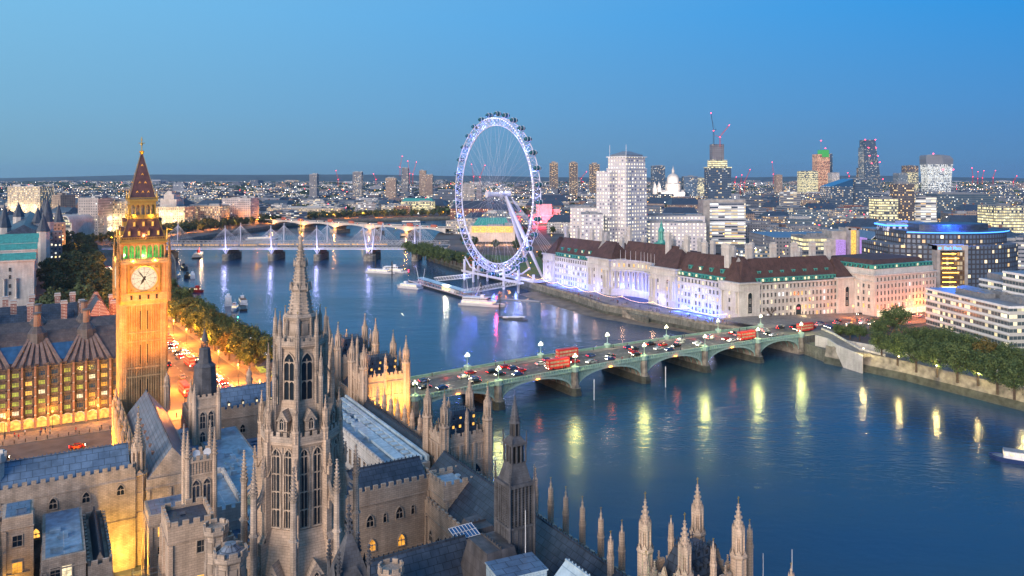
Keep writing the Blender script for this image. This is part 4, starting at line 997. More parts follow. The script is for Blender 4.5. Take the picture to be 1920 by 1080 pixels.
def wing(label, e0, e1, n0, n1, zt, mat='stone_tan', roof=None, rm='slate', ridge=4.0, axis='x', wins=(), z0=0, cren=True, inset=1.0, hip=0, flat=0, cat='palace wing', name='palace_wing', roofz=None, strips=False):
    """a range of the palace; wins: (side, s, z, key) with side S/W/E/N and s metres along it"""
    em, nm = (e0+e1)/2, (n0+n1)/2; t = pt(name, label, cat, em, nm, z0); hx, hy = (e1-e0)/2, (n1-n0)/2; H = zt-z0
    mb = MB(); mb.box(-hx, hx, -hy, hy, 0, H)
    for z in [H-2.2]+([H*.5] if H > 9 else []): mb.box(-hx-.18, hx+.18, -hy-.18, hy+.18, z, z+.25)
    if H > 10 and mat != 'stone_pale':
        for side, ln in (('S', 2*hx), ('W', 2*hy)):
            used_ = [q[1] for q in wins if q[0] == side]; s = .4
            while s < ln:
                if all(abs(s-u_) > 1.25 for u_ in used_):
                    zc = H-2.4
                    for dz0, dz1, pr in ((0, zc*.45, .55), (zc*.45, zc*.8, .42), (zc*.8, zc, .3)):
                        if side == 'S': mb.box(-hx+s-.28, -hx+s+.28, -hy-pr, -hy, dz0, dz1)
                        else: mb.box(-hx-pr, -hx, hy-s-.28, hy-s+.28, dz0, dz1)
                s += 4.3
    mb.build('wall', [mat], t)
    if cren:
        pb = MB(); merlon_rect(pb, -hx+.2, hx-.2, -hy+.2, hy-.2, H); pb.build('parapet', [mat], t)
    if roof == 'pitch':
        rb = MB(); rb.gable(-hx+inset, hx-inset, -hy+inset, hy-inset, H+.1, H+ridge, axis, 0, 1, hip, flat)
        if axis == 'x': x0, x1 = -hx+inset+hip, hx-inset-hip; rb.box(x0, x1, -.12, .12, H+ridge-.1, H+ridge+.25); [rb.box(x0+i*.8, x0+i*.8+.2, -.05, .05, H+ridge+.2, H+ridge+.55, bottom=False) for i in range(int((x1-x0)/.8))]
        else: y0, y1 = -hy+inset+hip, hy-inset-hip; rb.box(-.12, .12, y0, y1, H+ridge-.1, H+ridge+.25); [rb.box(-.05, .05, y0+i*.8, y0+i*.8+.2, H+ridge+.2, H+ridge+.55, bottom=False) for i in range(int((y1-y0)/.8))]
        rb.build('roof', [rm, mat], t)
    else:
        rb = MB(); rb.box(-hx+.5, hx-.5, -hy+.5, hy-.5, H+.02, H+.12); 
        rr = random.Random(int(abs(e0*7+n0*3)))
        for i in range(int(hx*hy/9)): x, y = rr.uniform(-hx+1, hx-2), rr.uniform(-hy+1, hy-2); rb.box(x, min(x+rr.uniform(.5, 2), hx-.6), y, min(y+rr.uniform(.5, 2), hy-.6), H+.1, H+rr.uniform(.3, 1.0))
        rb.build('roof', [rm], t)
    sp = []
    for side, s, z, key in wins:
        if side == 'S': sp.append((key, (-hx+s, -hy, z-z0), 0))
        elif side == 'W': sp.append((key, (-hx, hy-s, z-z0), -pi/2))
        elif side == 'E': sp.append((key, (hx, -hy+s, z-z0), pi/2))
        else: sp.append((key, (hx-s, hy, z-z0), pi))
    many(t, 'window', PW, sp); return t
PW = {}
for k, pm in (('d', 'glass_dark'), ('l', 'lit_warm'), ('y', 'lit_orange'), ('p', 'lit_pale')):
    PW['a'+k] = (win_arch(.62, 1.7, 1, 1, .12, .14), ['stone_trim', pm]); PW['b'+k] = (win_arch(1.35, 2.2, 2, 1, .15, .16), ['stone_trim', pm]); PW['r'+k] = (win_rect(1.5, 2.0, 2, 2, .15, .14), ['stone_trim', pm])
    PW['t'+k] = (win_arch(2.6, 6.0, 3, 2, .22, .25), ['stone_trim', pm]); PW['c'+k] = (win_rect(1.1, 3.6, 2, 4, .15, .14), ['stone_trim', pm]); PW['s'+k] = (win_arch(1.25, 4.2, 2, 2, .15, .2), ['stone_trim', pm])
    d = MB(); d.box(-.4, .4, -.6, .6, 0, .7); d.tri((-.5, -.65, .7), (.5, -.65, .7), (0, -.65, 1.3)); d.tri((.5, -.65, .7), (.5, .6, .7), (0, .2, 1.3)); d.quad((-.5, -.65, .7), (0, -.65, 1.3), (0, .5, 1.3), (-.5, .6, .7)); d.quad((0, -.65, 1.3), (.5, -.65, .7), (.5, .6, .7), (0, .5, 1.3)); d.quad((-.25, -.63, .1), (.25, -.63, .1), (.25, -.63, .7), (-.25, -.63, .7), 1)
    PW['D'+k] = (d, ['slate', pm])
# ---------------------------------------------------------------- river towers
def pavilion(label, e0, e1, n0, n1, zp, tip, wins='d', roofh=5.6, dorm=4, r=1.0, lit=True, extra=0):
    em, nm = (e0+e1)/2, (n0+n1)/2; t = pt('palace_tower', label, 'tower', em, nm); hx, hy = (e1-e0)/2, (n1-n0)/2
    mb = MB(); mb.box(-hx, hx, -hy, hy, 0, zp)
    for z in (zp-1.2, zp-5.0, zp-12, zp-19): mb.box(-hx-.25, hx+.25, -hy-.25, hy+.25, z, z+.35)
    for face in range(4):                      # panelled tracery strips
        mb.T = Matrix.Rotation(face*pi/2, 4, 'Z'); a, b_ = (hx, hy) if face % 2 == 0 else (hy, hx); nn = int(2*a/.75)
        for i in range(nn+1):
            x = -a+2*a*i/nn; mb.box(x-.09, x+.09, -b_-.14, -b_, zp-5.0, zp-1.2); mb.box(x-.09, x+.09, -b_-.14, -b_, zp-15.5, zp-12) 
            if i < nn:
                for z in (zp-1.4, zp-12.2): mb.tri((x+.08, -b_-.1, z-.5), (x+a/nn, -b_-.1, z), (x+.08, -b_-.1, z)); mb.tri((x+2*a/nn-.08, -b_-.1, z-.5), (x+2*a/nn-.08, -b_-.1, z), (x+a/nn, -b_-.1, z))
        for i in range(1, 3): x = -a+2*a*i/3; mb.box(x-.3, x+.3, -b_-.4, -b_, 0, zp-.8)
    mb.T = None; mb.build('wall', ['stone_tan'], t)
    pb = MB(); merlon_rect(pb, -hx, hx, -hy, hy, zp, h=.7, w=.7, gap=.55, th=.4, base=.9)
    for face in range(4):
        pb.T = Matrix.Rotation(face*pi/2, 4, 'Z'); a, b_ = (hx, hy) if face % 2 == 0 else (hy, hx)
        for f in (-.5, .5): crocket_spire(pb, a*f, -b_, zp+.9, zp+2.7, .22, 4, .6, 0, .1, None)
        x = 0; pb.tri((-.9, -b_-.15, zp+.9), (.9, -b_-.15, zp+.9), (0, -b_-.15, zp+3.0)); pb.tri((.9, -b_+.1, zp+.9), (-.9, -b_+.1, zp+.9), (0, -b_+.1, zp+3.0)); gothic_turret(pb, 0, -b_-.2, zp-3, zp+3.6, zp+7.4, .4, 0, 0, 2, .8) if a > 4.5 else None
    pb.T = None; pb.build('parapet', ['stone_tan', 'glass_dark', 'golden_metal'], t)
    rb = MB(); i_ = 1.2; rb.gable(-hx+i_, hx-i_, -hy+i_, hy-i_, zp, zp+roofh, 'x', 0, 0, 2.0, (hy-i_)*.45)
    fl_ = (hy-i_)*.45
    for x in [(-hx+i_+2.0)+k*.55 for k in range(int((2*hx-2*i_-4)/.55)+1)]:
        for y in (-fl_, fl_): rb.box(x-.05, x+.05, y-.04, y+.04, zp+roofh-.05, zp+roofh+.9, bottom=False); rb.box(x-.2, x+.2, y-.03, y+.03, zp+roofh+.35, zp+roofh+.5, bottom=False)
    r_o = rb.build('roof', ['slate'], t)
    sp = []
    for i in range(dorm):
        x = -hx+i_+1.6+(2*hx-2*i_-3.2)*i/max(1, dorm-1); y = -hy+i_+.9; sp.append(('Dl' if lit else 'Dd', (x, y, zp+2.2), 0)); sp.append(('Dl' if lit and i % 2 else 'Dd', (x+.6, y+.9, zp+3.6), 0))
    many(r_o, 'dormer', PW, sp)
    for sx in (-1, 1):
        for sy in (-1, 1): tb = MB(); gothic_turret(tb, sx*hx, sy*hy, 0, zp+3.6, tip, r); tb.build('corner_turret', ['stone_tan', 'glass_dark', 'golden_metal'], t)
    sp = []
    for s_ in (-1, 1):
        sp.append(('t'+wins, (s_*hx*.42, -hy, zp-11.5), 0)); sp.append(('td', (s_*hx*.42, -hy, zp-19), 0)); sp.append(('s'+('l' if wins == 'y' else 'd'), (-hx, s_*hy*.4, zp-11), -pi/2)); sp.append(('sd', (-hx, s_*hy*.4, zp-18), -pi/2))
        sp.append(('sd', (hx, s_*hy*.4, zp-11), pi/2)); sp.append(('sd', (s_*hx*.42, hy, zp-11), pi))
    many(t, 'window', PW, sp); return t
pavilion('gothic river tower in the middle row with four tall pinnacled turrets and lit dormers', 72.5, 83, 148.5, 157, 28, 40)
pavilion('nearest gothic river tower, its pale pinnacles rising from the bottom edge of the view', 73.3, 83.5, 77, 85, 28, 40, roofh=4.8, lit=False)
pavilion('gothic river tower floodlit gold on its south face beside the green bridge', 74.5, 87, 203, 212.5, 28.5, 40, 'y')
pavilion('shaded gothic river tower at the north end of the palace behind the gold lit one', 75.5, 87.5, 228, 237.5, 29, 41, lit=False)
pavilion('slim gothic tower between the shaded river tower and the traceried spire', 62.5, 69, 216, 224, 24, 35, dorm=2, r=.8, lit=False)
# gold flood on the lit tower and hidden river front
for e in (77, 82): lamp(PE(e, 194, 19), (1, .46, .08), 30000, .4, 'SPOT', PE(e, 203, 24), 100, 1)
for n in (150, 186, 193, 200): lamp(PE(92, n, 3), (1, .48, .1), 9000, .4)
for n in (170, 178, 186, 194): lamp(PE(80.2, n-2, 14), (1, .5, .1), 1500, .3)
# river front ranges with pinnacle rows
wing('long dark roofed river wing behind the row of pinnacles, lower right', 64, 79, 86, 148, 20.5, roof='pitch', rm='slate', ridge=6.5, axis='y', cren=True, wins=[('W', 4+i*3.5, 14, 'bd' if i % 5 else 'bl') for i in range(16)])
wing('river wing roof between the gold lit tower and the middle river tower', 71.5, 78, 157.2, 202.7, 21, roof='pitch', rm='slate', ridge=2.5, axis='y', cren=True)
wing('connecting range between the two northern river towers', 75, 84, 212.7, 227.8, 22, roof='pitch', rm='slate', ridge=4, axis='y')
def pinnacle(label, e, n, tip, r=.62, z0=15, group=None, mats=('stone_tan', 'glass_dark', 'golden_metal'), k=.38):
    t = tag(link('pinnacle', None), label, 'pinnacle', group); x, y, z = PE(e, n, z0); t.location = (x, y, z); t.rotation_euler = (0, 0, A0)
    H = tip-z0; mb = MB(); gothic_turret(mb, 0, 0, 0, H*(1-k), H, r); me = mb.build('shaft', list(mats), t); return t
PN = {}
def pinn(label, e, n, tip, r, h, group):
    key = (r, h)
    if key not in PN:
        mb = MB(); gothic_turret(mb, 0, 0, 0, h*.58, h, r); PN[key] = mb.mesh('pinnacle', ['stone_tan', 'glass_dark', 'golden_metal'])
    o = link('pinnacle', PN[key], None, PE(e, n, tip-h), A0); return tag(o, label, 'pinnacle', group)
for i, n in enumerate((118, 113.2, 108.2, 103.0, 97.5, 123.2)): pinn('stone pinnacle number %s in the near row standing before dark water' % ['one', 'two', 'three', 'four', 'five', 'zero'][i] if 0 else 'slim stone pinnacle on the river wing parapet, %s from the near tower' % ['fifth', 'fourth', 'third', 'second', 'next', 'sixth'][i], 79.2, n, 30, .5, 12.5, 'near row of pinnacles')
for i in range(9): pinn('gold tinged far river wing pinnacle, %s from the gold lit tower' % NEAR[i], 77.3, 199.5-i*4.6, 28.3, .55, 11, 'far row of pinnacles')
for e, n, tip in ((71, 90, 33), (70, 81, 34), (88, 79, 35), (86, 70, 33)): pinn('small crocketed pinnacle beside the nearest river tower, %s' % ('west side' if e < 80 and n > 85 else 'close to its corner' if e < 80 else 'river side' if n > 75 else 'river side, lowest'), e, n, tip, .45, 10, 'pinnacles round the nearest tower')
# commons roof
t = wing('long flat blue grey roof with white strips and rows of skylights', 61, 71, 152.5, 207, 23.2, 'stone_pale', rm='felt_blue', wins=[('W', 3+i*3.2, 17.5, 'cd') for i in range(16)], cren=False)
mb = MB(); mb.box(2.6, 3.7, -26, 26, .2, 1.0); mb.box(4.4, 4.9, -27, 27, .1, 1.3); mb.box(-1.8, .6, -24, 4, .15, .75); mb.box(-1.2, -.7, 4, 25, .15, .6)
for i in range(17): mb.box(.9, 2.4, -25+i*3.0, -23.2+i*3.0, .15, .85)
for i in range(7): mb.box(-1.9, -.2, 6+i*2.6, 7.5+i*2.6, .15, .8)
o = mb.build('skylight_strip', ['white_sheet'], t); o.location = (0, 0, 23.3)
mb = MB(); merlons(mb, -4.8, 27, -4.8, -27, 23.3, h=.5, w=1.4, gap=.5); mb.build('parapet', ['stone_pale'], t)
wing('low lead roofed passage in the shadowed court beside the flat blue roof', 51, 60, 152, 200, 15, 'stone_grey', roof='pitch', rm='lead', ridge=2, axis='y')
# westminster hall and yard range
t = wing('great medieval hall with a steep grey lead roof and red speckled west slope', 18.6, 29, 186, 240, 18.5, 'stone_grey', roof='pitch', rm='lead_seam', ridge=6.2, axis='y', inset=.3, cren=False)
wing('low lead roof squeezed between the great hall and the flat blue roof', 29.2, 33.3, 180, 226, 16.5, 'stone_grey', rm='lead', cren=False)
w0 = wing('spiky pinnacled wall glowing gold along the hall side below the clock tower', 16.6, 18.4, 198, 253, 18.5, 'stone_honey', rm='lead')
for n in (206, 217, 228, 239, 249): lamp(PE(12.5, n, 7), (1, .42, .03), 12000, .4)
mb = MB()
for i in range(7): mb.box(-3.2, -2.6, -18+i*5.6, -16.8+i*5.6, 20.9, 21.5)
mb.build('roof_vent', ['terracotta'], t)
wing('yard range with a blue lead roof and small lit lucarnes above a battlement', 33, 74, 227, 238, 19, roof='pitch', rm='lead', ridge=5, axis='x', inset=.8, wins=[('S', 4+i*5.2, 12.5, 'bl' if i in (1, 3) else 'bd') for i in range(7)]+[('S', 3+i*3.8, 20.6, 'Dp') for i in range(10)])
for e, n, lab in ((37, 240, 'left of the slate spired turret'), (42, 241, 'right behind the slate spired turret'), (52, 240, 'above the middle of the yard range'), (62, 240, 'near the traceried spire'), (30, 246, 'beside the clock tower')): pinn('yard pinnacle before the orange road, '+lab, e, n, 28.5, .8, 12, 'yard pinnacles')
# slate spired turret
t = pt('turret', 'square stone turret with a tall dark slate spire before the orange road', 'turret', 35, 213)
mb = MB(); mb.box(-2.9, 2.9, -2.9, 2.9, 8, 28); mb.box(-3.2, 3.2, -3.2, 3.2, 25.6, 26.1)
for sx in (-1, 1):
    for sy in (-1, 1): mb.frus(sx*2.9, sy*2.9, 8, 28.5, .65, .6, 8); crocket_spire(mb, sx*2.9, sy*2.9, 28.5, 32, .5, 8, .7, 0, .1, None)
merlon_rect(mb, -2.9, 2.9, -2.9, 2.9, 28, h=.6, w=.7, gap=.5); mb.build('wall', ['stone_tan'], t)
mb = MB(); mb.frus(0, 0, 28, 35.8, 3.0, 2.7, 8, pi/8); mb.frus(0, 0, 35.8, 36.6, 2.9, 1.9, 8); mb.frus(0, 0, 36.6, 40.2, 1.7, 1.35, 8); mb.frus(0, 0, 40.2, 40.6, 1.5, 1.0, 8)
for i in range(8): a = pi/8+i*pi/4; mb.tube((.8*cos(a), .8*sin(a), 40.4), (.75*cos(a), .75*sin(a), 42.2), .12, 4)
mb.frus(0, 0, 42.2, 45.6, .95, .05, 8); mb.tube((0, 0, 45), (0, 0, 47.5), .05, 4); mb.build('spire', ['stone_dark'], t)
many(t, 'window', PW, [('sd', (-1.0, -2.9, 20.5), 0), ('sd', (1.0, -2.9, 20.5), 0), ('sd', (-1.0, -2.9, 15.5), 0), ('sd', (1.0, -2.9, 15.5), 0), ('sd', (-2.9, 0, 20.5), -pi/2)])
# flat roofs west of the spire
wing('broad pale blue flat roof left of the traceried spire', 33.5, 44, 170, 219, 17, 'stone_grey', rm='felt_blue', cren=False)
wing('sunken flat roofs with plant boxes behind the traceried spire', 44.3, 51, 150, 219, 13, 'stone_grey', rm='lead', cren=False)
mb = MB()
for i in range(16): mb.tube((0, i*2.0, 0), (0, i*2.0+1, 2.0), .06, 4); mb.tube((0, i*2+1, 2.0), (0, i*2+2, 0), .06, 4)
mb.tube((0, 0, 2), (0, 32, 2), .06, 4); o = mb.build('roof_frame', ['white_paint'], uv=False); o.location = PE(45.5, 168, 17.2); o.rotation_euler = (0, 0, A0); tag(o, 'zigzag white steel frame standing along the edge of the flat roof', 'roof frame')
wing('corridor range with a pale plastered side and sloping battlement', 27.5, 33.3, 158, 179.5, 19.5, 'stone_pale', rm='felt_blue', wins=[('W', 2+i*2.6, 14.5, 'rd') for i in range(11)])
# louvred square tower
t = pt('square_tower', 'square tower with louvred windows, four pinnacles and satellite dishes', 'tower', 24.5, 155)
mb = MB(); h = 2.35; mb.box(-h, h, -h, h, 6, 32); [mb.box(-h-.2, h+.2, -h-.2, h+.2, z, z+.3) for z in (22.6, 29.6)]
for face in range(4):
    mb.T = Matrix.Rotation(face*pi/2, 4, 'Z')
    for i in range(9): x = -h+.3+i*(2*h-.6)/8; mb.box(x-.06, x+.06, -h-.12, -h, 29.9, 32)
mb.T = None; merlon_rect(mb, -h, h, -h, h, 32, h=.8, w=.5, gap=.6, base=.4)
for sx in (-1, 1):
    for sy in (-1, 1): mb.frus(sx*h, sy*h, 10, 32.8, .5, .45, 8); crocket_spire(mb, sx*h, sy*h, 32.8, 38, .45, 8, .6, 0, .12, None)
mb.build('wall', ['stone_tan'], t)
for s_ in (-.95, .95):
    for fc in range(2): o = link('window', (win_arch(1.25, 5.2, 2, 1, .15, .2)).mesh('window', ['stone_trim', 'slate']), t, ((s_, -h, 23.6) if fc == 0 else (-h, s_, 23.6)), 0 if fc == 0 else -pi/2)
for x in (-.8, 1.1): db = MB(); db.frus(0, 0, 0, .3, .2, .7, 10); o = db.build('satellite_dish', ['white_paint'], t); o.location = (x, -1.6, 33.4); o.rotation_euler = (rad(70), 0, 0)
# foreground left: cloister court
t = wing('long range with a dark blue roof and battlements above a lamplit yellow court', -26, 16.4, 186, 197, 21.3, 'stone_grey', roof='pitch', rm='lead', ridge=4.2, axis='x', wins=[('S', x, z, k) for x, z, k in ((24, 10.6, 'bl'), (20, 16.4, 'bd'), (27, 16.2, 'bd'), (33, 16.2, 'bd'), (39.5, 16.4, 'bd'), (29, 10.6, 'bd'), (36, 10.6, 'bl'), (29, 5, 'by'), (30, .9, 'by'), (36, 5, 'bd'), (15, 15.8, 'bd'))])
wing('plain stone link with two mullioned windows between the hall and the court', 17.5, 27.3, 171, 179.6, 16.5, 'stone_tan', rm='lead', wins=[('S', 2.4, 12, 'rl'), ('S', 2.4, 8, 'rd'), ('S', 7, 12, 'rd')], cren=False)
wing('tall plain stone block with a planted roof terrace and three lit windows', 17.0, 24.2, 138, 147, 26.5, 'stone_tan', rm='slate', wins=[('S', 5.2, 22, 'rd'), ('S', 5.2, 16.2, 'rl'), ('S', 5.2, 10.5, 'ry'), ('W', 3, 20, 'rd')])
wing('stone range with gothic windows glowing yellow below the louvred tower', 24.4, 37.5, 136, 150, 17, 'stone_grey', rm='lead', wins=[('S', 2.5, 12.5, 'bl'), ('S', 2.5, 7, 'bp'), ('S', 9.5, 12.6, 'bl'), ('S', 7, 12.6, 'bd')])
wing('roof terrace with white slatted canopies left of the traceried spire', 30, 43, 151, 169, 15.5, 'stone_grey', rm='lead', cren=True, wins=[('S', 3+i*3, 11, 'rd') for i in range(3)])
mb = MB()
for a, b_ in ((0, 0), (3.6, 3.4), (3.8, .2), (0.2, 4.4)):
    for i in range(9): mb.box(a+i*.32, a+i*.32+.2, b_, b_+2.6, 1.9, 1.98)
    for x in (a, a+2.7):
        for y in (b_, b_+2.5): mb.box(x, x+.08, y, y+.08, 0, 1.9)
o = mb.build('slatted_canopy', ['white_sheet'], uv=False); o.location = PE(33.5, 154, 15.6); o.rotation_euler = (0, 0, A0); tag(o, 'white slatted canopies over potted plants on a roof terrace', 'canopy')
pm_ = crown_mb(5, .55, .6, 6, 26, .14).mesh('leaves', ['leaf_green'], uv=False); po_ = MB(); po_.frus(0, 0, 0, .6, .3, .42, 8); pom = po_.mesh('pot', ['terracotta'], uv=False)
for i, (e, n) in enumerate(((34, 159.5), (36.2, 160.2), (38, 161))): t = pt('potted_plant', 'round green potted plant on the roof terrace, %s of three' % ['left', 'middle', 'right'][i], 'plant', e, n, 15.7, 'terrace plants'); link('pot', pom, t); link('leaves', pm_, t, (0, 0, 1.1))
lamp(PE(38, 164, 18.5), (.75, 1, .8), 500, .3)
# far left towers
wing('slim stair tower with four yellow windows stacked one above another', -7.2, -2.3, 171, 179, 21.5, 'stone_tan', rm='lead', wins=[('S', 2.4, z, k) for z, k in ((1.4, 'ry'), (4.6, 'ry'), (7.8, 'ry'), (11.0, 'ry'), (16, 'rd'))], cren=False)
wing('flat topped office roof wedge in the court with a pale window panel', -.8, 6, 160, 182, 17, 'stone_grey', rm='felt_blue', wins=[('S', 2, 13.2, 'rd'), ('S', 3.8, 13.2, 'rp'), ('S', 5, 6.4, 'rl')], cren=False)
wing('narrow dark roofed range beside the office roof in the court', 6.3, 10.3, 160, 184, 13.5, 'stone_grey', roof='pitch', rm='slate', ridge=2.4, axis='y', cren=True)
wing('steep black slate roof in the bottom left corner', -26, -12, 130, 176, 13, 'stone_grey', roof='pitch', rm='slate', ridge=9, axis='y', cren=False)
wing('low battlemented court range at the left edge', -40, -7.4, 178, 185.7, 18, 'stone_grey', rm='lead')
wing('low stone range with a scaffold walkway across the bottom left', -10, 12, 146, 156, 8, 'stone_tan', rm='lead', wins=[('S', 16, 4.5, 'rl')])
t = pt('round_turret', 'round battlemented turret at the end of the dark blue roof', 'turret', -9.5, 190); mb = MB(); mb.frus(0, 0, 0, 26.2, 2.0, 2.0, 10); mb.frus(0, 0, 26.2, 26.8, 2.0, 2.4, 10); mb.frus(0, 0, 26.8, 27.6, 2.4, 2.4, 10)
for i in range(8): a = i*pi/4; mb.cbox(2.1*cos(a), 2.1*sin(a), .5, .9, 27.6, 28.4, a)
mb.box(-.5, .5, -2.1, -1.9, 22, 24.5, 1); mb.build('wall', ['stone_pale', 'glass_dark'], t)
for i, (px_, py_, Y, r_, d_) in enumerate(((405, 985, 112, 1.5, 0), (432, 1032, 106, 1.95, 1), (733, 1062, 112, 1.6, 0))):
    x, y, _ = PD(px_, Y); zt = ZD(py_, Y); t = thing('stair_turret', ['octagonal battlemented stair turret left of the traceried spire', 'panelled octagonal turret with a lead cap at the bottom edge', 'battlemented round turret top poking up at the bottom edge'][i], 'turret', (x, y, 8), A0); mb = MB(); zt -= 8
    mb.frus(0, 0, 0, zt-1.2, r_, r_, 8); mb.frus(0, 0, zt-1.2, zt-.9, r_*1.05, r_*1.2, 8); mb.frus(0, 0, zt-.9, zt-.3, r_*1.2, r_*1.2, 8)
    for k in range(8):
        a = k*pi/4; mb.cbox(r_*1.05*cos(a), r_*1.05*sin(a), .3, r_*.55, zt-.3, zt+.35, a); a += pi/8; mb.tube((r_*1.03*cos(a), r_*1.03*sin(a), 0), (r_*1.03*cos(a), r_*1.03*sin(a), zt-1), .14, 4)
        for z in (zt-3.4, zt-6.5): a = k*pi/4; mb.cbox(r_*.96*cos(a), r_*.96*sin(a), .12, r_*.5, z, z+1.5, a, 1)
    mb.build('wall', ['stone_grey', 'stone_base', 'lead'], t)
    if d_: lb = MB(); lb.frus(0, 0, zt-.2, zt+.7, r_*1.0, r_*.4, 8); lb.frus(0, 0, zt+.7, zt+1.0, r_*.4, r_*.4, 12); lb.build('cap', ['lead_seam'], t)
# lamps in the yellow court
for e, n, z, p in ((8, 181, 3.5, 6000), (12.5, 180, 4, 7500), (14, 176, 9, 3500), (-6, 168, 3, 1800), (9, 183.5, 9, 2500), (-6.8, 169.6, 9, 900)): lamp(PE(e, n, z), (1, .56, .10), p, .3)
mb = MB(); 
for e0 in (0, 2.5):
    for n0 in (0, 2.0, 4, 6):
        for q in (0, 1.4): mb.tube((e0+q, n0, 0), (e0+q, n0, 18.5), .07, 4)
for z in range(2, 19, 2):
    for e0 in (0, 3.9): mb.tube((e0, -.3, z), (e0, 6.3, z), .06, 4)
    for n0 in (0, 2, 4, 6): mb.tube((-.3, n0, z), (4.2, n0, z), .06, 4)
    mb.box(0, 3.9, 0, 1.2, z-.08, z-.02, 1)
mb.tube((0, 0, 2), (3.9, 0, 9), .06, 4); mb.tube((0, 0, 9), (3.9, 0, 16), .06, 4)
o = mb.build('scaffold', ['scaffold', 'wood_brown'], uv=False); o.location = PE(12.4, 139, 0); o.rotation_euler = (0, 0, A0); tag(o, 'grey tube scaffold tower standing against the plain stone block', 'scaffold')
mb = MB()
for i in range(23): mb.tube((i, 0, 0), (i, 0, 2.2), .05, 4); mb.tube((i, 0, .2), (i+1, 0, 1.1), .04, 4)
for z in (0.2, 1.1, 2.1): mb.tube((0, 0, z), (23, 0, z), .05, 4)
o = mb.build('scaffold_walkway', ['scaffold'], uv=False); o.location = PE(-10.5, 145.5, 8.3); o.rotation_euler = (0, 0, A0); tag(o, 'low steel lattice walkway along the low stone range', 'walkway')
# right of the spire
wing('stone range with battlements and a slate roof, gothic windows lit at its foot', 40, 66, 140, 149.5, 24.6, 'stone_tan', roof='pitch', rm='slate', ridge=3.2, axis='x', wins=[('S', 12.6, 18.3, 'bd'), ('S', 15.6, 18.5, 'ad'), ('S', 18.6, 18.6, 'bd'), ('S', 21.4, 18.8, 'ad'), ('S', 13, 13.6, 'by'), ('S', 19, 13.2, 'by'), ('S', 9, 18.2, 'bd')])
wing('square stone stair block with a pale flat roof beside the middle river tower', 64.8, 72.3, 133, 140, 25.2, 'stone_tan', rm='white_sheet', wins=[('W', 2, 19.5, 'ad'), ('W', 5, 14, 'ad'), ('S', 4, 12.8, 'ry')])
wing('dark slate cross roof with lucarnes along the bottom of the view', 37, 58, 104, 117.5, 19, 'stone_grey', roof='pitch', rm='slate', ridge=8, axis='x', inset=.3, cren=False, wins=[('S', 3+i*3.3, 22.1, 'Dd' if i % 2 else 'Dl') for i in range(6)])
wing('brown mansard roof block at the bottom between the roofs', 54, 63.5, 97, 111, 19, 'stone_grey', roof='pitch', rm='iron_roof', ridge=9.5, axis='y', cren=False, hip=3, flat=2.4)
wing('low roof with a strip of glazing beside the dark ventilation tower', 58, 68, 111.2, 121, 20, 'stone_grey', roof='pitch', rm='iron_roof', ridge=6, axis='x', cren=False, hip=2.5, flat=2.5)
mb = MB(); mb.box(-2.2, 2.2, -1.6, 1.6, 0, .25, 1)
for i in range(8): mb.box(-2.2+i*.6, -2.14+i*.6, -1.6, 1.6, .25, .32)
for y in (-1.6, 0, 1.55): mb.box(-2.2, 2.2, y, y+.06, .25, .33)
o = mb.build('glazed_skylight', ['white_paint', 'glass_blue'], uv=False); o.location = PE(58.5, 112.5, 26.6); o.rotation_euler = (rad(12), 0, A0); tag(o, 'tilted rectangular skylight with white glazing bars', 'skylight')
mb = MB(); mb.box(-3.6, 3.6, -2.6, 2.6, 0, 5.4, 0, 1)
for i in range(15): mb.box(-3.6+i*.5, -3.55+i*.5, -2.66, -2.6, 0, 5.4)
for i in range(10): mb.box(-3.66, -3.6, -2.6+i*.55, -2.55+i*.55, 0, 5.4)
mb.box(-3.75, 3.75, -2.75, 2.75, 5.3, 5.5, 0, 1)
o = mb.build('plant_shed', ['white_sheet', 'lead'], uv=True); o.location = PE(57.5, 94.5, 23.8); o.rotation_euler = (0, 0, A0-.12); tag(o, 'pale ribbed metal shed with a flat grey top standing among the roofs', 'shed')
t = wing('temporary pale blue sheeted roof lit green at its near edge', 56, 71, 68, 91, 23.6, 'stone_grey', roof='pitch', rm='white_sheet', ridge=6.5, axis='y', inset=.2, cren=False)
lamp(PE(70, 76, 27), (.3, 1, .45), 350, .3)
# dark ventilation tower
t = pt('ventilation_tower', 'dark louvred ventilation tower with a spiky lantern standing among black roofs', 'tower', 63.3, 104.5)
mb = MB(); mb.box(-2.6, 2.6, -2.6, 2.6, 18, 33.2); mb.box(-2.8, 2.8, -2.8, 2.8, 33.2, 33.6); mb.box(-2.8, 2.8, -2.8, 2.8, 40.2, 40.8)
mb.box(-2.3, 2.3, -2.3, 2.3, 33.6, 40.2, 1); mb.gable(-2.6, 2.6, -2.6, 2.6, 33.6-4, 33.7-4, 'x')
for f in range(4):
    mb.T = Matrix.Rotation(f*pi/2, 4, 'Z')
    for i in range(7): x = -2.4+i*.8; mb.box(x-.14, x+.14, -2.62, -2.3, 33.6, 40.2)
    for z in [33.8+.42*i for i in range(15)]: mb.box(-2.5, 2.5, -2.5, -2.35, z, z+.12)
    for i in range(5): x = -2+i; mb.box(x-.07, x+.07, -2.72, -2.6, 20, 33)
    mb.box(-2.0, -1.0, -2.64, -2.6, 22, 24.4, 2) if f == 3 else None
mb.T = None
mb.frus(0, 0, 40.8, 43.6, 3.2, 2.2, 4, pi/4)
mb.box(-1.55, 1.55, -1.55, 1.55, 43.4, 44); 
for i in range(4):
    mb.T = Matrix.Rotation(i*pi/2, 4, 'Z')
    for x in (-1.5, -.5, .5, 1.5): mb.box(x-.14, x+.14, -1.62, -1.35, 44, 47)
    mb.box(-.9, .9, -1.2, -1.1, 44, 46.6, 1)
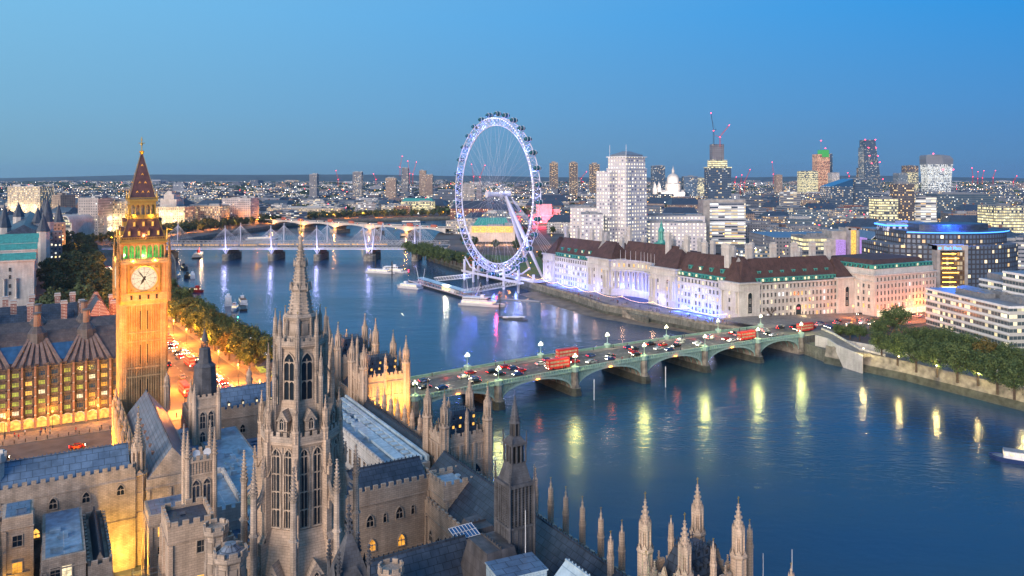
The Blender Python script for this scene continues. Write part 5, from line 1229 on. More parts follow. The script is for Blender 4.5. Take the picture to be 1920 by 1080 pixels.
mb.T = None; mb.box(-1.7, 1.7, -1.7, 1.7, 47, 47.4); mb.frus(0, 0, 47.4, 48.4, 2.2, 1.1, 4, pi/4); mb.frus(0, 0, 48.4, 50.6, .75, .7, 8, None, 1)
for i in range(8): a = pi/8+i*pi/4; mb.tube((.9*cos(a), .9*sin(a), 48.3), (.9*cos(a), .9*sin(a), 51.0), .1, 4)
mb.frus(0, 0, 50.6, 51, 1.15, 1.0, 8); crocket_spire(mb, 0, 0, 51, 55.2, .85, 8, .5, 0, .12, 0)
for sx in (-1, 1):
    for sy in (-1, 1): crocket_spire(mb, sx*2.7, sy*2.7, 40.6, 43.6, .22, 4, .6, 0, .1, None); crocket_spire(mb, sx*1.6, sy*1.6, 47, 49.3, .18, 4, .6, 0, .08, None); mb.frus(sx*2.7, sy*2.7, 18, 40.6, .32, .25, 6)
mb.build('louvred_body', ['stone_dark', 'black', 'lit_warm'], t); t.scale = (.83, .83, .91)
mb = MB(); mb.lathe(0, 0, [(.07, 0), (.05, 9), (0, 9.1)], 5); o = mb.build('flagpole', ['white_paint'], uv=False); o.location = PE(60.6, 97, 26.5); tag(o, 'thin white pole standing in front of the dark ventilation tower', 'flagpole')
for i, (e, n) in enumerate(((89, 74), (92, 80), (96, 78), (84, 66))):
    mb = MB(); mb.lathe(0, 0, [(.06, 0), (.04, 6), (0, 6.1)], 4); o = mb.build('white_post', ['white_paint'], uv=False); o.location = PE(e, n, 22+i*.4); tag(o, 'thin white pole by the nearest river tower, %s' % ['left', 'second', 'third', 'far right'][i], 'pole', 'white poles')
# ---------------------------------------------------------------- small dark-spired turret in front of the big spire
t = pt('roof_turret', 'small dark pointed louvre turret in front of the foot of the big spire', 'turret', 29.6, 85.5)
mb = MB(); q = 1.75; mb.box(-q, q, -q, q, 20, 39.6); mb.frus(0, 0, 39.6, 44.6, q*1.45, .15, 4, pi/4)
for sx in (-1, 1):
    for sy in (-1, 1): mb.frus(sx*q, sy*q, 20, 40.8, .26, .24, 6); crocket_spire(mb, sx*q, sy*q, 40.8, 43, .24, 4, .4, 0, .12, None)
for f in range(4):
    mb.T = Matrix.Rotation(f*pi/2, 4, 'Z')
    for s_ in (-1, 1): mb.quad((s_*.8-.6, -q-.02, 33.5), (s_*.8+.6, -q-.02, 33.5), (s_*.8+.6, -q-.02, 39), (s_*.8-.6, -q-.02, 39), 1)
    mb.tri((-1.2, -q-.12, 39.3), (1.2, -q-.12, 39.3), (0, -q-.12, 41.5))
mb.T = None; crocket_spire(mb, 0, 0, 44, 47.2, .35, 4, .6, 0, .16, 0); t2 = mb.build('louvred_body', ['stone_dark', 'slate'], t)
# ================================================================ central spire
t = pt('octagonal_spire_tower', 'great octagonal gothic tower of grey brown stone with a tall crocketed spire in the foreground', 'tower', 33.2, 118.0)
def oct_(r, k, off=0): a = pi/8+k*pi/4+off; return r*cos(a), r*sin(a)
mb = MB()
mb.frus(0, 0, 0, 16, 10.2, 10.0, 8); mb.frus(0, 0, 16, 24, 9.8, 7.6, 8); mb.frus(0, 0, 24, 31.2, 7.6, 6.5, 8); mb.frus(0, 0, 31.2, 33.2, 6.3, 5.75, 8)
mb.frus(0, 0, 33.2, 45.2, 5.6, 5.6, 8); mb.frus(0, 0, 45.2, 45.7, 5.7, 6.0, 8); mb.frus(0, 0, 45.7, 46.0, 6.0, 5.9, 8)
mb.build('lower_stage', ['stone_tan'], t)
mb = MB(); mb.frus(0, 0, 45.6, 50.6, 5.35, 3.9, 8); mb.build('stone_roof', ['stone_grey'], t)
mb = MB(); mb.frus(0, 0, 50.6, 51.6, 3.95, 3.75, 8); mb.frus(0, 0, 51.6, 59.2, 3.45, 3.45, 8); mb.frus(0, 0, 59.2, 59.6, 3.6, 3.9, 8); mb.frus(0, 0, 59.6, 59.8, 3.9, 3.8, 8); mb.build('lantern_stage', ['stone_tan'], t)
mb = MB(); mb.frus(0, 0, 59.6, 61.0, 3.1, 2.6, 8); mb.frus(0, 0, 61.0, 63.2, 2.35, 2.2, 8); mb.frus(0, 0, 63.2, 63.7, 2.35, 2.6, 8); mb.frus(0, 0, 63.7, 64.1, 2.6, 2.3, 8)
for k in range(8):
    a = k*pi/4; mb.cbox(2.15*cos(a), 2.15*sin(a), .35, .9, 61.1, 62.8, a, 1); x, y = oct_(2.45, k); mb.tube((x, y, 60.3), (x, y, 63.6), .2, 5)
mb.build('drum', ['stone_grey', 'stone_base'], t)
# spire with rings
mb = MB()
for z0, z1, r0, r1 in ((64.0, 67.9, 1.8, 1.22), (67.9, 71.6, 1.22, .72), (71.6, 75.3, .72, .14)):
    crocket_spire(mb, 0, 0, z0, z1, r0, 8, .52, 0, .15, None, False, r1)
for z, r_ in ((67.9, 1.32), (71.6, .84)):
    mb.frus(0, 0, z-.5, z, r_, r_*1.22, 8); mb.frus(0, 0, z, z+.4, r_*1.22, r_*.95, 8)
    for k in range(8): a = k*pi/4; rr_ = r_*1.18; c, s = cos(a), sin(a); w_ = r_*.42; mb.tri((rr_*c+w_*s, rr_*s-w_*c, z-.1), (rr_*c-w_*s, rr_*s+w_*c, z-.1), (rr_*c*.95, rr_*s*.95, z+1.1*r_*.8))
    for k in range(8): x, y = oct_(r_*1.22, k); mb.frus(x, y, z-.4, z+.9, .1, .02, 4)
mb.frus(0, 0, 75.1, 75.6, .2, .42, 8); mb.frus(0, 0, 75.6, 76.0, .42, .12, 8)
sp_ = mb.build('spire', ['stone_grey'], t)
mb = MB(); mb.tube((0, 0, 75.9), (0, 0, 78.4), .07, 5); mb.ball((0, 0, 76.4), .3, 8, 5); mb.box(-.38, .38, -.05, .05, 77.4, 77.55); mb.box(-.05, .05, -.38, .38, 77.4, 77.55); mb.build('finial', ['golden_metal'], sp_)
# buttresses, pinnacles and flyers
for k in range(8):
    mb = MB(); a = pi/8+k*pi/4; c, s = cos(a), sin(a)
    mb.cbox(5.95*c, 5.95*s, 1.3, .95, 24, 41, a); mb.cbox(5.8*c, 5.8*s, 1.0, .8, 41, 46, a); mb.cbox(6.6*c, 6.6*s, 1.6, 1.0, 10, 31.5, a); mb.cbox(7.6*c, 7.6*s, 2.4, 1.1, 4, 27, a)
    for r_, z in ((6.3, 41), (7.1, 31.5), (8.3, 27)): mb.add([(r_*c-.55*s*-1, r_*s-.55*c, z), (r_*c+.55*s*-1, r_*s+.55*c, z), ((r_-.9)*c+.55*s*-1, (r_-.9)*s+.55*c, z+1.7), ((r_-.9)*c-.55*s*-1, (r_-.9)*s-.55*c, z+1.7)], [(0, 1, 2, 3)])
    gothic_turret(mb, 5.75*c, 5.75*s, 44, 47.6, 52.8, .48, 0, 0, 0, .5)
    for z in (29, 36, 41): mb.cbox(6.65*c, 6.65*s, .5, .6, z, z+1.2, a); crocket_spire(mb, 6.75*c, 6.75*s, z+1.2, z+3.0, .3, 4, .5, 0, .1, None)
    mb.build('buttress', ['stone_tan'], t)
    mb = MB(); X, Y_ = 8.3*c, 8.3*s; mb.frus(X, Y_, 6, 38.5, .62, .46, 8)
    for z in (20, 27, 33): mb.frus(X, Y_, z, z+.35, .75, .6, 8)
    mb.frus(X, Y_, 38.5, 39, .46, .62, 8); crocket_spire(mb, X, Y_, 39, 43.4, .42, 8, .5, 0, .13, None)
    for (z0, z1) in ((37.5, 40.5), (29, 32)): mb.path([(8.1*c, 8.1*s, z0), (7.2*c, 7.2*s, z0+.7), (6.2*c, 6.2*s, z1)], .26, 4); mb.path([(8.1*c, 8.1*s, z0-1), (7.2*c, 7.2*s, z0-.1), (6.2*c, 6.2*s, z1-.3)], .2, 4)
    mb.build('outer_pinnacle', ['stone_grey'], t)
    mb = MB(); mb.cbox(3.65*c, 3.65*s, .7, .55, 47, 59.5, a); gothic_turret(mb, 3.75*c, 3.75*s, 56, 60.8, 65.2, .32, 0, 0, 2, .5); mb.cbox(4.5*c, 4.5*s, .9, .5, 46, 51, a)
    x_, y_ = 4.75*c, 4.75*s; gothic_turret(mb, x_, y_, 46, 54.8, 60.2, .3, 0, 0, 0, .5); mb.path([(x_, y_, 54), (3.8*c, 3.8*s, 56)], .12, 4)
    mb.build('lantern_buttress', ['stone_grey', 'stone_base', 'golden_metal'], t)
mb = MB()
for k in range(8):
    (x0, y0), (x1, y1) = oct_(5.85, k), oct_(5.85, k+1); merlons(mb, x0, y0, x1, y1, 46, h=.65, w=.55, gap=.45, th=.3, base=.9)
    (x0, y0), (x1, y1) = oct_(3.75, k), oct_(3.75, k+1); merlons(mb, x0, y0, x1, y1, 59.8, h=.5, w=.4, gap=.35, th=.22, base=.6)
    for i in range(9):                    # blind tracery under the lower parapet and panel ribs
        (x0, y0), (x1, y1) = oct_(5.64, k), oct_(5.64, k+1); f = (i+.5)/9; mb.tube((x0+(x1-x0)*f, y0+(y1-y0)*f, 33.2), (x0+(x1-x0)*f, y0+(y1-y0)*f, 45.3), .07 if i not in (0, 4, 8) else .17, 4)
    for i in (0, 6): (x0, y0), (x1, y1) = oct_(3.48, k), oct_(3.48, k+1); f = (i+.5)/7; mb.tube((x0+(x1-x0)*f, y0+(y1-y0)*f, 51.4), (x0+(x1-x0)*f, y0+(y1-y0)*f, 59.3), .12, 4)
mb.build('parapet', ['stone_grey'], t)
low = win_arch(1.28, 11.4, 2, 4, .16, .24, .1); lan = win_arch(1.62, 6.9, 2, 2, .17, .24, .1)
lme = low.mesh('lancet_window', ['stone_trim', 'glass_dark']); ame = lan.mesh('lantern_window', ['stone_trim', 'glass_dark'])
dg = MB(); dg.box(-.7, .7, -1.0, 1.2, 0, 1.7); dg.add([(-.95, -1.15, 1.5), (.95, -1.15, 1.5), (0, -1.15, 3.0), (-.95, 1.3, 1.5), (.95, 1.3, 1.5), (0, 1.0, 3.0)], [(0, 1, 2), (0, 2, 5, 3), (1, 4, 5, 2)]); dm_ = win_arch(.62, 1.6, 2, 1, .14, .12); dm_.T = None
for i, v in enumerate(dm_.v): dm_.v[i] = (v[0], v[1]-1.16, v[2]+.35)
dg.merge(dm_, Matrix.Identity(4), [0, 1]); dge = dg.mesh('dormer', ['stone_grey', 'glass_dark'])
for k in range(8):
    a = k*pi/4; fr = 5.6*cos(pi/8); c, s = cos(a), sin(a); rz = a+pi/2
    for o in (-.98, .98): link('lancet_window', lme, t, (fr*c-o*s, fr*s+o*c, 33.6), rz)
    fr = 3.45*cos(pi/8); link('lantern_window', ame, t, (fr*c, fr*s, 51.7), rz)
    fr = 4.6*cos(pi/8); link('dormer', dge, t, (fr*c, fr*s, 47.6), rz); fr = 7.3*cos(pi/8); o = link('dormer', dge, t, (fr*c, fr*s, 25.5), rz); o.scale = (1.2, 1.2, 1.3)
# ================================================================ clock tower
t = pt('clock_tower', 'tall golden floodlit clock tower with a white dial and a dark spired roof', 'tower', 24.6, 259.5); h = 6.1
mb = MB(); mb.box(-h, h, -h, h, 0, 47)
for z0, z1 in ((2, 2.6), (12.2, 12.6), (14.6, 15), (25.4, 25.8), (28.0, 28.4), (35.8, 36.2), (38.4, 38.8), (46.6, 47.0)): mb.box(-h-.28, h+.28, -h-.28, h+.28, z0, z1)
for f in range(4):
    mb.T = Matrix.Rotation(f*pi/2, 4, 'Z')
    for i in range(15):
        x = -4.55+i*.65; w_ = .12 if i % 2 else .2; mb.box(x-w_/2, x+w_/2, -h-.34, -h, 0, 46.6)
    for x in (-1.95, -.98, .98, 1.95):
        for z0, z1 in ((16.5, 24.6), (29.4, 35), (39.4, 45), (4, 11.5)): mb.box(x-.14, x+.14, -h-.06, -h-.01, z0, z1, 1)
    for i in range(14): x = -4.4+i*.65; [mb.tri((x-.2, -h-.12, z-.5), (x+.2, -h-.12, z-.5), (x, -h-.12, z)) for z in (25.2, 28.0, 35.6, 38.2, 46.4)]
    for sx in (-1, 1): mb.box(sx*(h-.75)-.75, sx*(h-.75)+.75, -h-.35, -h, 0, 47); [mb.box(sx*(h-.75)+o-.06, sx*(h-.75)+o+.06, -h-.45, -h-.35, 0, 46.5) for o in (-.5, 0, .5)]
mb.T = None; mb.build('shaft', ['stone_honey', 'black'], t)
mb = MB(); hc = 6.9
mb.frus(0, 0, 47, 48.2, (h+.3)*sqrt(2), hc*sqrt(2), 4, pi/4); mb.box(-hc, hc, -hc, hc, 48.2, 50); mb.box(-hc-.2, hc+.2, -hc-.2, hc+.2, 50, 50.4); mb.box(-hc, hc, -hc, hc, 50.4, 59.0); mb.box(-hc-.35, hc+.35, -hc-.35, hc+.35, 59.0, 59.5)
for f in range(4):
    mb.T = Matrix.Rotation(f*pi/2, 4, 'Z')
    for x in (-3.4, -1.15, 1.15, 3.4): mb.box(x-.3, x+.3, -hc-.05, -hc, 48.5, 49.8, 1)
    for x in (-5.6, -4.9, 4.9, 5.6): mb.box(x-.1, x+.1, -hc-.15, -hc, 50.4, 59)
    for sx in (-1, 1): mb.frus(sx*hc, -hc, 47.5, 60.2, .6, .6, 8); 
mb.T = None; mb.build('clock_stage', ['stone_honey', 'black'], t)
for f in range(4):
    a = f*pi/2; zc = 54.7
    fr = MB(); q = 4.15; fr.box(-q, q, -.12, -.05, zc-q, zc+q, 0); 
    for s_ in (-1, 1): fr.box(s_*q-.22, s_*q+.22, -.35, 0, zc-q-.2, zc+q+.2, 1); fr.box(-q, q, -.35, 0, zc+s_*q-.22, zc+s_*q+.22, 1)
    for i in range(26): z = zc-q+i*8.3/25; fr.box(q+.3, q+.5, -.3, -.1, z-.08, z+.08, 2); fr.box(-q-.5, -q-.3, -.3, -.1, z-.08, z+.08, 2)
    for sx in (-1, 1):
        for sz in (-1, 1):
            for k in range(3): fr.T = Matrix.Translation((sx*(q-.75), -.13, zc+sz*(q-.75))) @ Matrix.Rotation(pi/2, 4, 'X'); fr.frus(0, 0, -.03, .06, .65-.2*k, .6-.2*k, 8, None, 1 if k % 2 == 0 else 0)
    fr.T = Matrix.Translation((0, 0, zc)) @ Matrix.Rotation(pi/2, 4, 'X'); 
    for i in range(40): b0, b1 = 2*pi*i/40, 2*pi*(i+1)/40; fr.add([(3.45*cos(b0), 3.45*sin(b0), .18), (3.45*cos(b1), 3.45*sin(b1), .18), (3.75*cos(b1), 3.75*sin(b1), .28), (3.75*cos(b0), 3.75*sin(b0), .28)], [(0, 1, 2, 3)], 1)
    fr.T = None
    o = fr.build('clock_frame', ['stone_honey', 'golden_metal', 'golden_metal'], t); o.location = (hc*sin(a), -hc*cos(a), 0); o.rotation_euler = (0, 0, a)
    d = MB(); d.T = Matrix.Translation((0, -.2, zc)) @ Matrix.Rotation(pi/2, 4, 'X'); d.add([(3.5*cos(2*pi*i/40), 3.5*sin(2*pi*i/40), 0) for i in range(40)], [tuple(range(40))], 0)
    for r0, r1 in ((2.75, 2.81), (3.32, 3.4), (1.75, 1.8)):
        for i in range(40): b0, b1 = 2*pi*i/40, 2*pi*(i+1)/40; d.add([(r0*cos(b0), r0*sin(b0), .02), (r0*cos(b1), r0*sin(b1), .02), (r1*cos(b1), r1*sin(b1), .02), (r1*cos(b0), r1*sin(b0), .02)], [(0, 1, 2, 3)], 2)
    for i in range(60):
        b0 = 2*pi*i/60; c, s = cos(b0), sin(b0); r0, r1, w_ = (1.0, 3.35, .05) if i % 5 == 0 else (3.1, 3.35, .025); d.add([(r0*c-w_*s, r0*s+w_*c, .025), (r0*c+w_*s, r0*s-w_*c, .025), (r1*c+w_*s, r1*s-w_*c, .025), (r1*c-w_*s, r1*s+w_*c, .025)], [(0, 1, 2, 3)], 2)
        if i % 5 == 0:                                   # roman hour marks, thickened strokes
            for o_ in (-.16, 0, .16): r0, r1 = 2.84, 3.28; d.add([(r0*c-(o_+.04)*s, r0*s+(o_+.04)*c, .03), (r0*c-(o_-.04)*s, r0*s+(o_-.04)*c, .03), (r1*c-(o_-.04)*s, r1*s+(o_-.04)*c, .03), (r1*c-(o_+.04)*s, r1*s+(o_+.04)*c, .03)], [(0, 1, 2, 3)], 2)
    o2 = d.build('clock_dial', ['dial', 'black', 'stone_base'], t); o2.location = (hc*sin(a), -hc*cos(a), 0); o2.rotation_euler = (0, 0, a)
    hd = MB()
    for ang, L_, w_ in ((rad(-(54*6)), 3.25, .13), (rad(-(6.9*30)), 2.1, .26)):
        hd.T = Matrix.Translation((0, -.3, zc)) @ Matrix.Rotation(-ang if False else 0, 4, 'Y') @ Matrix.Rotation(pi/2, 4, 'X') @ Matrix.Rotation(ang, 4, 'Z')
        hd.add([(-w_, -.7, 0), (w_, -.7, 0), (w_*1.3, L_*.5, 0), (0, L_, 0), (-w_*1.3, L_*.5, 0)], [(0, 1, 2, 3, 4)], 0); hd.add([(.28*cos(i*pi/4), .28*sin(i*pi/4), .03) for i in range(8)], [tuple(range(8))], 0)
    hd.T = None; hd.build('clock_hands', ['black'], o2)
# belfry
mb = MB(); hb = 6.0
mb.box(-hb, hb, -hb, hb, 59.5, 60.6); mb.box(-hb+1.1, hb-1.1, -hb+1.1, hb-1.1, 60.6, 64.6, 1); mb.box(-hb, hb, -hb, hb, 64.4, 65.0)
for f in range(4):
    mb.T = Matrix.Rotation(f*pi/2, 4, 'Z')
    for i in range(8): x = -hb+.3+i*(2*hb-.6)/7; mb.box(x-.22, x+.22, -hb, -hb+.5, 60.6, 64.6); mb.box(x-.1, x+.1, -hb-.15, -hb, 60.6, 65)
    for i in range(7):
        x = -hb+.3+(i+.5)*(2*hb-.6)/7; w_ = (2*hb-.6)/14; mb.add([(x-w_, -hb+.1, 63.4), (x-w_*.2, -hb+.1, 64.5), (x-w_, -hb+.1, 64.6)], [(0, 1, 2)]); mb.add([(x+w_, -hb+.1, 63.4), (x+w_, -hb+.1, 64.6), (x+w_*.2, -hb+.1, 64.5)], [(0, 1, 2)]); mb.box(x-.06, x+.06, -hb+.1, -hb+.2, 60.6, 64.2)
    merlons(mb, -hc, -hc, hc, -hc, 59.5, h=.5, w=.3, gap=.3, th=.2, base=.6)
    for sx in (-1, 1): mb.frus(sx*(hc), -hc, 59.5, 62.4, .5, .4, 8); crocket_spire(mb, sx*hc, -hc, 62.4, 66.8, .4, 8, .5, 0, .12, 2)
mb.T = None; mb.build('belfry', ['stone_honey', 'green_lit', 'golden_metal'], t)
mb = MB(); mb.box(-hb-.5, hb+.5, -hb-.5, hb+.5, 65, 65.6); mb.box(-hb-.3, hb+.3, -hb-.3, hb+.3, 65.6, 66.2)
for f in range(4):
    mb.T = Matrix.Rotation(f*pi/2, 4, 'Z')
    for i in range(31): x = -hb-.3+i*(2*hb+.6)/30; mb.box(x-.06, x+.06, -hb-.45, -hb-.3, 66.2, 66.9)
    mb.box(-hb-.3, hb+.3, -hb-.45, -hb-.35, 66.7, 66.85)
    for sx in (-1, 1): crocket_spire(mb, sx*(hb+.3), -hb-.3, 66.2, 69.5, .3, 6, .5, 0, .1, 0)
mb.T = None; mb.build('cornice', ['golden_metal'], t)
mb = MB(); r0, r1 = (hb-.2)*sqrt(2), 4.05*sqrt(2); mb.frus(0, 0, 66.2, 72.2, r0, r1, 4, pi/4); mb.frus(0, 0, 78.3, 92.0, 3.55*sqrt(2), .22, 4, pi/4)
lr = mb.build('roof', ['spire_iron'], t)
dmk = MB(); dmk.box(-.35, .35, -.5, .8, 0, 1.5, 0); dmk.quad((-.22, -.53, .1), (.22, -.53, .1), (.22, -.53, 1.3), (-.22, -.53, 1.3), 1); dmk.add([(-.45, -.6, 1.4), (.45, -.6, 1.4), (0, -.6, 2.3), (-.45, .6, 1.4), (.45, .6, 1.4), (0, .6, 2.3)], [(0, 1, 2), (0, 2, 5, 3), (1, 4, 5, 2)], 2); dmk.tube((0, -.6, 2.3), (0, -.6, 3.1), .05, 4, 2)
dme = dmk.mesh('dormer', ['golden_metal', 'lit_warm', 'spire_iron'])
gd = MB(); gd.add([(-.35, 0, 0), (0, -.25, .65), (.35, 0, 0), (.22, 0, 0), (0, -.2, .35), (-.22, 0, 0)], [(0, 5, 4, 1), (1, 4, 3, 2)]); gdm = gd.mesh('roof_ornament', ['lit_orange'])
for f in range(4):
    a = f*pi/2; c, s = cos(a), sin(a)
    for zz, n_, sp_w in ((67.3, 4, 2.6), (70.0, 3, 2.5)):
        half = hb-.2-(zz-66.2)*(hb-.2-4.05)/6.0
        for i in range(n_): x = (i-(n_-1)/2)*sp_w; y = -half; link('dormer', dme, lr, (c*x-s*y, s*x+c*y, zz), a)
    for zz, n_ in ((80.0, 3), (82.8, 2), (85.3, 1), (88.0, 1)):
        half = 3.55*(1-(zz-78.3)/13.9)+.05
        for i in range(n_): x = (i-(n_-1)/2)*1.5; y = -half-.05; link('roof_ornament', gdm, lr, (c*x-s*y, s*x+c*y, zz), a)
mb = MB()
for f in range(4):            # gilded crockets up the four hips
    a = pi/4+f*pi/2; c, s = cos(a), sin(a)
    for i in range(30): tt = i/30; r_ = 3.55*sqrt(2)*(1-tt)+.22*tt+.08; z = 78.3+13.7*tt; mb.box(r_*c-.1, r_*c+.1, r_*s-.1, r_*s+.1, z, z+.22, bottom=False)
    for i in range(14): tt = i/14; r_ = r0+(r1-r0)*tt+.1; z = 66.2+6*tt; mb.box(r_*c-.12, r_*c+.12, r_*s-.12, r_*s+.12, z, z+.25, bottom=False)
mb.build('crocket_row', ['golden_metal'], lr)
mb = MB(); ha = 3.6; mb.box(-ha-.7, ha+.7, -ha-.7, ha+.7, 72.2, 72.7); mb.box(-ha, ha, -ha, ha, 72.7, 73.4); mb.box(-ha+.9, ha-.9, -ha+.9, ha-.9, 73.4, 76.6, 1); mb.box(-ha, ha, -ha, ha, 76.4, 77.4); mb.box(-ha-.5, ha+.5, -ha-.5, ha+.5, 77.4, 78.0)
for f in range(4):
    mb.T = Matrix.Rotation(f*pi/2, 4, 'Z')
    for i in range(6): x = -ha+.2+i*(2*ha-.4)/5; mb.box(x-.14, x+.14, -ha, -ha+.4, 73.4, 76.6)
    for i in range(5): x = -ha+.2+(i+.5)*(2*ha-.4)/5; w_ = (2*ha-.4)/10; mb.add([(x-w_, -ha+.1, 75.6), (x-w_*.2, -ha+.1, 76.5), (x-w_, -ha+.1, 76.6)], [(0, 1, 2)]); mb.add([(x+w_, -ha+.1, 75.6), (x+w_, -ha+.1, 76.6), (x+w_*.2, -ha+.1, 76.5)], [(0, 1, 2)])
    for i in range(19): x = -ha-.5+i*(2*ha+1)/18; mb.box(x-.05, x+.05, -ha-.7, -ha-.6, 72.7, 73.5); mb.box(x-.05, x+.05, -ha-.5, -ha-.4, 78, 78.6)
    mb.box(-ha-.6, ha+.6, -ha-.7, -ha-.6, 73.3, 73.45); mb.box(-ha-.5, ha+.5, -ha-.5, -ha-.4, 78.4, 78.55)
    for sx in (-1, 1): crocket_spire(mb, sx*(ha+.4), -ha-.4, 72.7, 75.6, .2, 6, .5, 0, .08, 0); crocket_spire(mb, sx*(ha+.2), -ha-.2, 78, 80.3, .18, 6, .5, 0, .08, 0)
mb.T = None; mb.build('lantern', ['golden_metal', 'stone_base'], t)
mb = MB(); mb.frus(0, 0, 91.6, 92.4, .3, .8, 8); mb.frus(0, 0, 92.4, 92.7, .8, .5, 8); mb.tube((0, 0, 92.5), (0, 0, 96.8), .14, 6); mb.ball((0, 0, 94.6), .38, 8, 5); mb.box(-.9, .9, -.08, .08, 94.9, 95.1); mb.box(-.08, .08, -.9, .9, 94.9, 95.1); mb.box(-.45, .45, -.06, .06, 95.9, 96.05)
mb.build('finial', ['golden_metal'], t)
# floodlights: sodium from the roofs south of it, strong at the west foot
GO = (1, .33, .02)
lamp(PE(19, 226, 28.5), GO, 72000, .6, 'SPOT', PE(25, 253, 50), 75, .8); lamp(PE(33, 222, 28.5), GO, 62000, .6, 'SPOT', PE(25, 253, 48), 75, .8)
lamp(PE(4, 240, 6), GO, 62000, .6, 'SPOT', PE(18, 258, 40), 90, .8); lamp(PE(1, 256, 14), GO, 150000, .6, 'SPOT', PE(18, 259, 52), 80, .8)
lamp(PE(21.5, 240, 40), GO, 15000, .5, 'SPOT', PE(25, 253, 58), 80, .8); lamp(PE(15, 252, 12), (1, .42, .03), 14000, .4); lamp(PE(13, 246, 7), (1, .42, .03), 20000, .4)
for sx, sy in ((0, -1), (-1, 0)):
    for o in (-3, 3): x, y = (o, sy*(hc+.2)) if sy else (sx*(hc+.2), o); lamp(PE(24.6+x, 259.5+y, 59.9), (1, .6, .06), 900, .25); lamp(PE(24.6+x*.8, 259.5+y*.8, 73.0), (1, .55, .08), 260, .2)
    x, y = (0, sy*5.5) if sy else (sx*5.5, 0); lamp(PE(24.6+x, 259.5+y, 67.3), (1, .45, .15), 1800, .3)
    lamp(PE(24.6+sx*5.4, 259.5+sy*5.4, 61.2), (.2, 1, .15), 1800, .3)
# buttressed pinnacle rows at the tower foot
for i in range(10): pinn('small spiky pinnacle beside the golden west foot of the clock tower, %s from the tower' % NEAR[i], 17-(i % 2)*1.0, 250-i*5.2, 24.5-(i % 2)*1.2, .45, 9, 'pinnacles at the clock tower foot')
pinn('large octagonal corner turret on the great hall end below the clock tower', 17.2, 188.2, 34, 1.6, 34, None)
# ================================================================ office block with chimneys and fan roof ducts
t = pt('office_block', 'dark bronze office block with tall roof chimneys, fanned roof ribs and lit window bays', 'building', -11, 333); x0, x1, y0, y1 = -60, 38, -26, 20; t.scale = (1, 1, .93)
mb = MB(); mb.box(x0, x1, y0, y1, 0, 22); mb.build('wall', ['bronze'], t)
mb = MB(); Z = 22.2
mb.box(x0-.4, x1+.4, y0-.5, y0+1, 21.6, 22.2)
mb.add([(x0, y0, Z), (x1, y0, Z), (x1, y0+7, 31), (x0, y0+7, 31)], [(0, 1, 2, 3)]); mb.add([(x0, y0+7, 31), (x1, y0+7, 31), (x1, y0+9.5, 33.2), (x0, y0+9.5, 33.2)], [(0, 1, 2, 3)]); mb.add([(x0, y0+9.5, 33.2), (x1, y0+9.5, 33.2), (x1, y0+20, 27), (x0, y0+20, 27)], [(0, 1, 2, 3)])
mb.add([(x0, y0+20, 27), (x1, y0+20, 27), (x1, y0+30, 33.5), (x0, y0+30, 33.5)], [(0, 1, 2, 3)]); mb.add([(x0, y0+30, 33.5), (x1, y0+30, 33.5), (x1, y1, 22), (x0, y1, 22)], [(0, 1, 2, 3)]); mb.add([(x1, y0, Z), (x1, y1, Z), (x1, y0+30, 33.5), (x1, y0+20, 27), (x1, y0+9.5, 33.2), (x1, y0+7, 31)], [(0, 1, 2), (0, 2, 3), (0, 3, 4), (0, 4, 5)])
rf = mb.build('roof', ['bronze'], t)
bay = 3.75; nb = int((x1-x0)/bay)
g = MB(); g.box(-.3, .3, -1.0, 0, 0, 22.5); g.box(-.42, .42, -1.15, 0, 0, 1.2); 
for z in (4.8, 8.2, 11.6, 15, 18.4): g.box(-.32, .32, -1.12, -1.0, z-.22, z+.22, 1); g.tube((-.0, -1.12, z), (0, -1.3, z), .12, 6, 1)
g.frus(0, -.5, 22.5, 23.4, .5, .3, 4, pi/4, 2)
many(t, 'pier', {'p': (g, ['terracotta', 'stone_pale', 'bronze'])}, [('p', (x0+i*bay, y0, 0), 0) for i in range(nb+1)])
T_ = {}
for k, pm in (('d', 'glass_blue'), ('o', 'lit_orange'), ('w', 'lit_warm'), ('g', 'lit_green'), ('p', 'lit_pale')):
    q = MB(); q.box(-1.3, 1.3, -.45, 0, 0, .75, 0); q.quad((-.9, -.3, .75), (.9, -.3, .75), (.9, -.3, 2.2), (-.9, -.3, 2.2), 1); q.box(-1.3, 1.3, -.42, -.05, 2.3, 2.9, 0); q.box(-1.3, 1.3, -.5, -.05, 2.2, 2.3, 0); q.box(-1.5, -.9, -.45, 0, .7, 3.4); q.box(.9, 1.5, -.45, 0, .7, 3.4); [q.box(x-.05, x+.05, -.38, -.3, .75, 2.2) for x in (-.4, .4)]; q.box(-1.1, 1.1, -.37, -.3, 1.6, 1.68); q.box(-1.45, 1.45, -.45, 0, 2.95, 3.4); T_[k] = (q, ['bronze', pm])
sp = []
for i in range(nb):
    for z in (4.6, 8.0, 11.4, 14.8, 18.2): sp.append((('o' if i > nb-5 else 'g') if R.random() < .45 else R.choice('ddwgp'), (x0+(i+.5)*bay, y0, z), 0))
many(t, 'window', T_, sp)
ar = MB()
for i in range(nb):
    xm = x0+(i+.5)*bay
    for j in range(8): a, b_ = pi*j/8, pi*(j+1)/8; ar.add([(xm-1.6*cos(a), y0-.7, 2.3+1.7*sin(a)), (xm-1.6*cos(b_), y0-.7, 2.3+1.7*sin(b_)), (xm-1.3*cos(b_), y0-.7, 2.3+1.35*sin(b_)), (xm-1.3*cos(a), y0-.7, 2.3+1.35*sin(a))], [(0, 1, 2, 3)], 0)
    ar.quad((xm-1.5, y0-.06, 0), (xm+1.5, y0-.06, 0), (xm+1.5, y0-.06, 3.4), (xm-1.5, y0-.06, 3.4), 1)
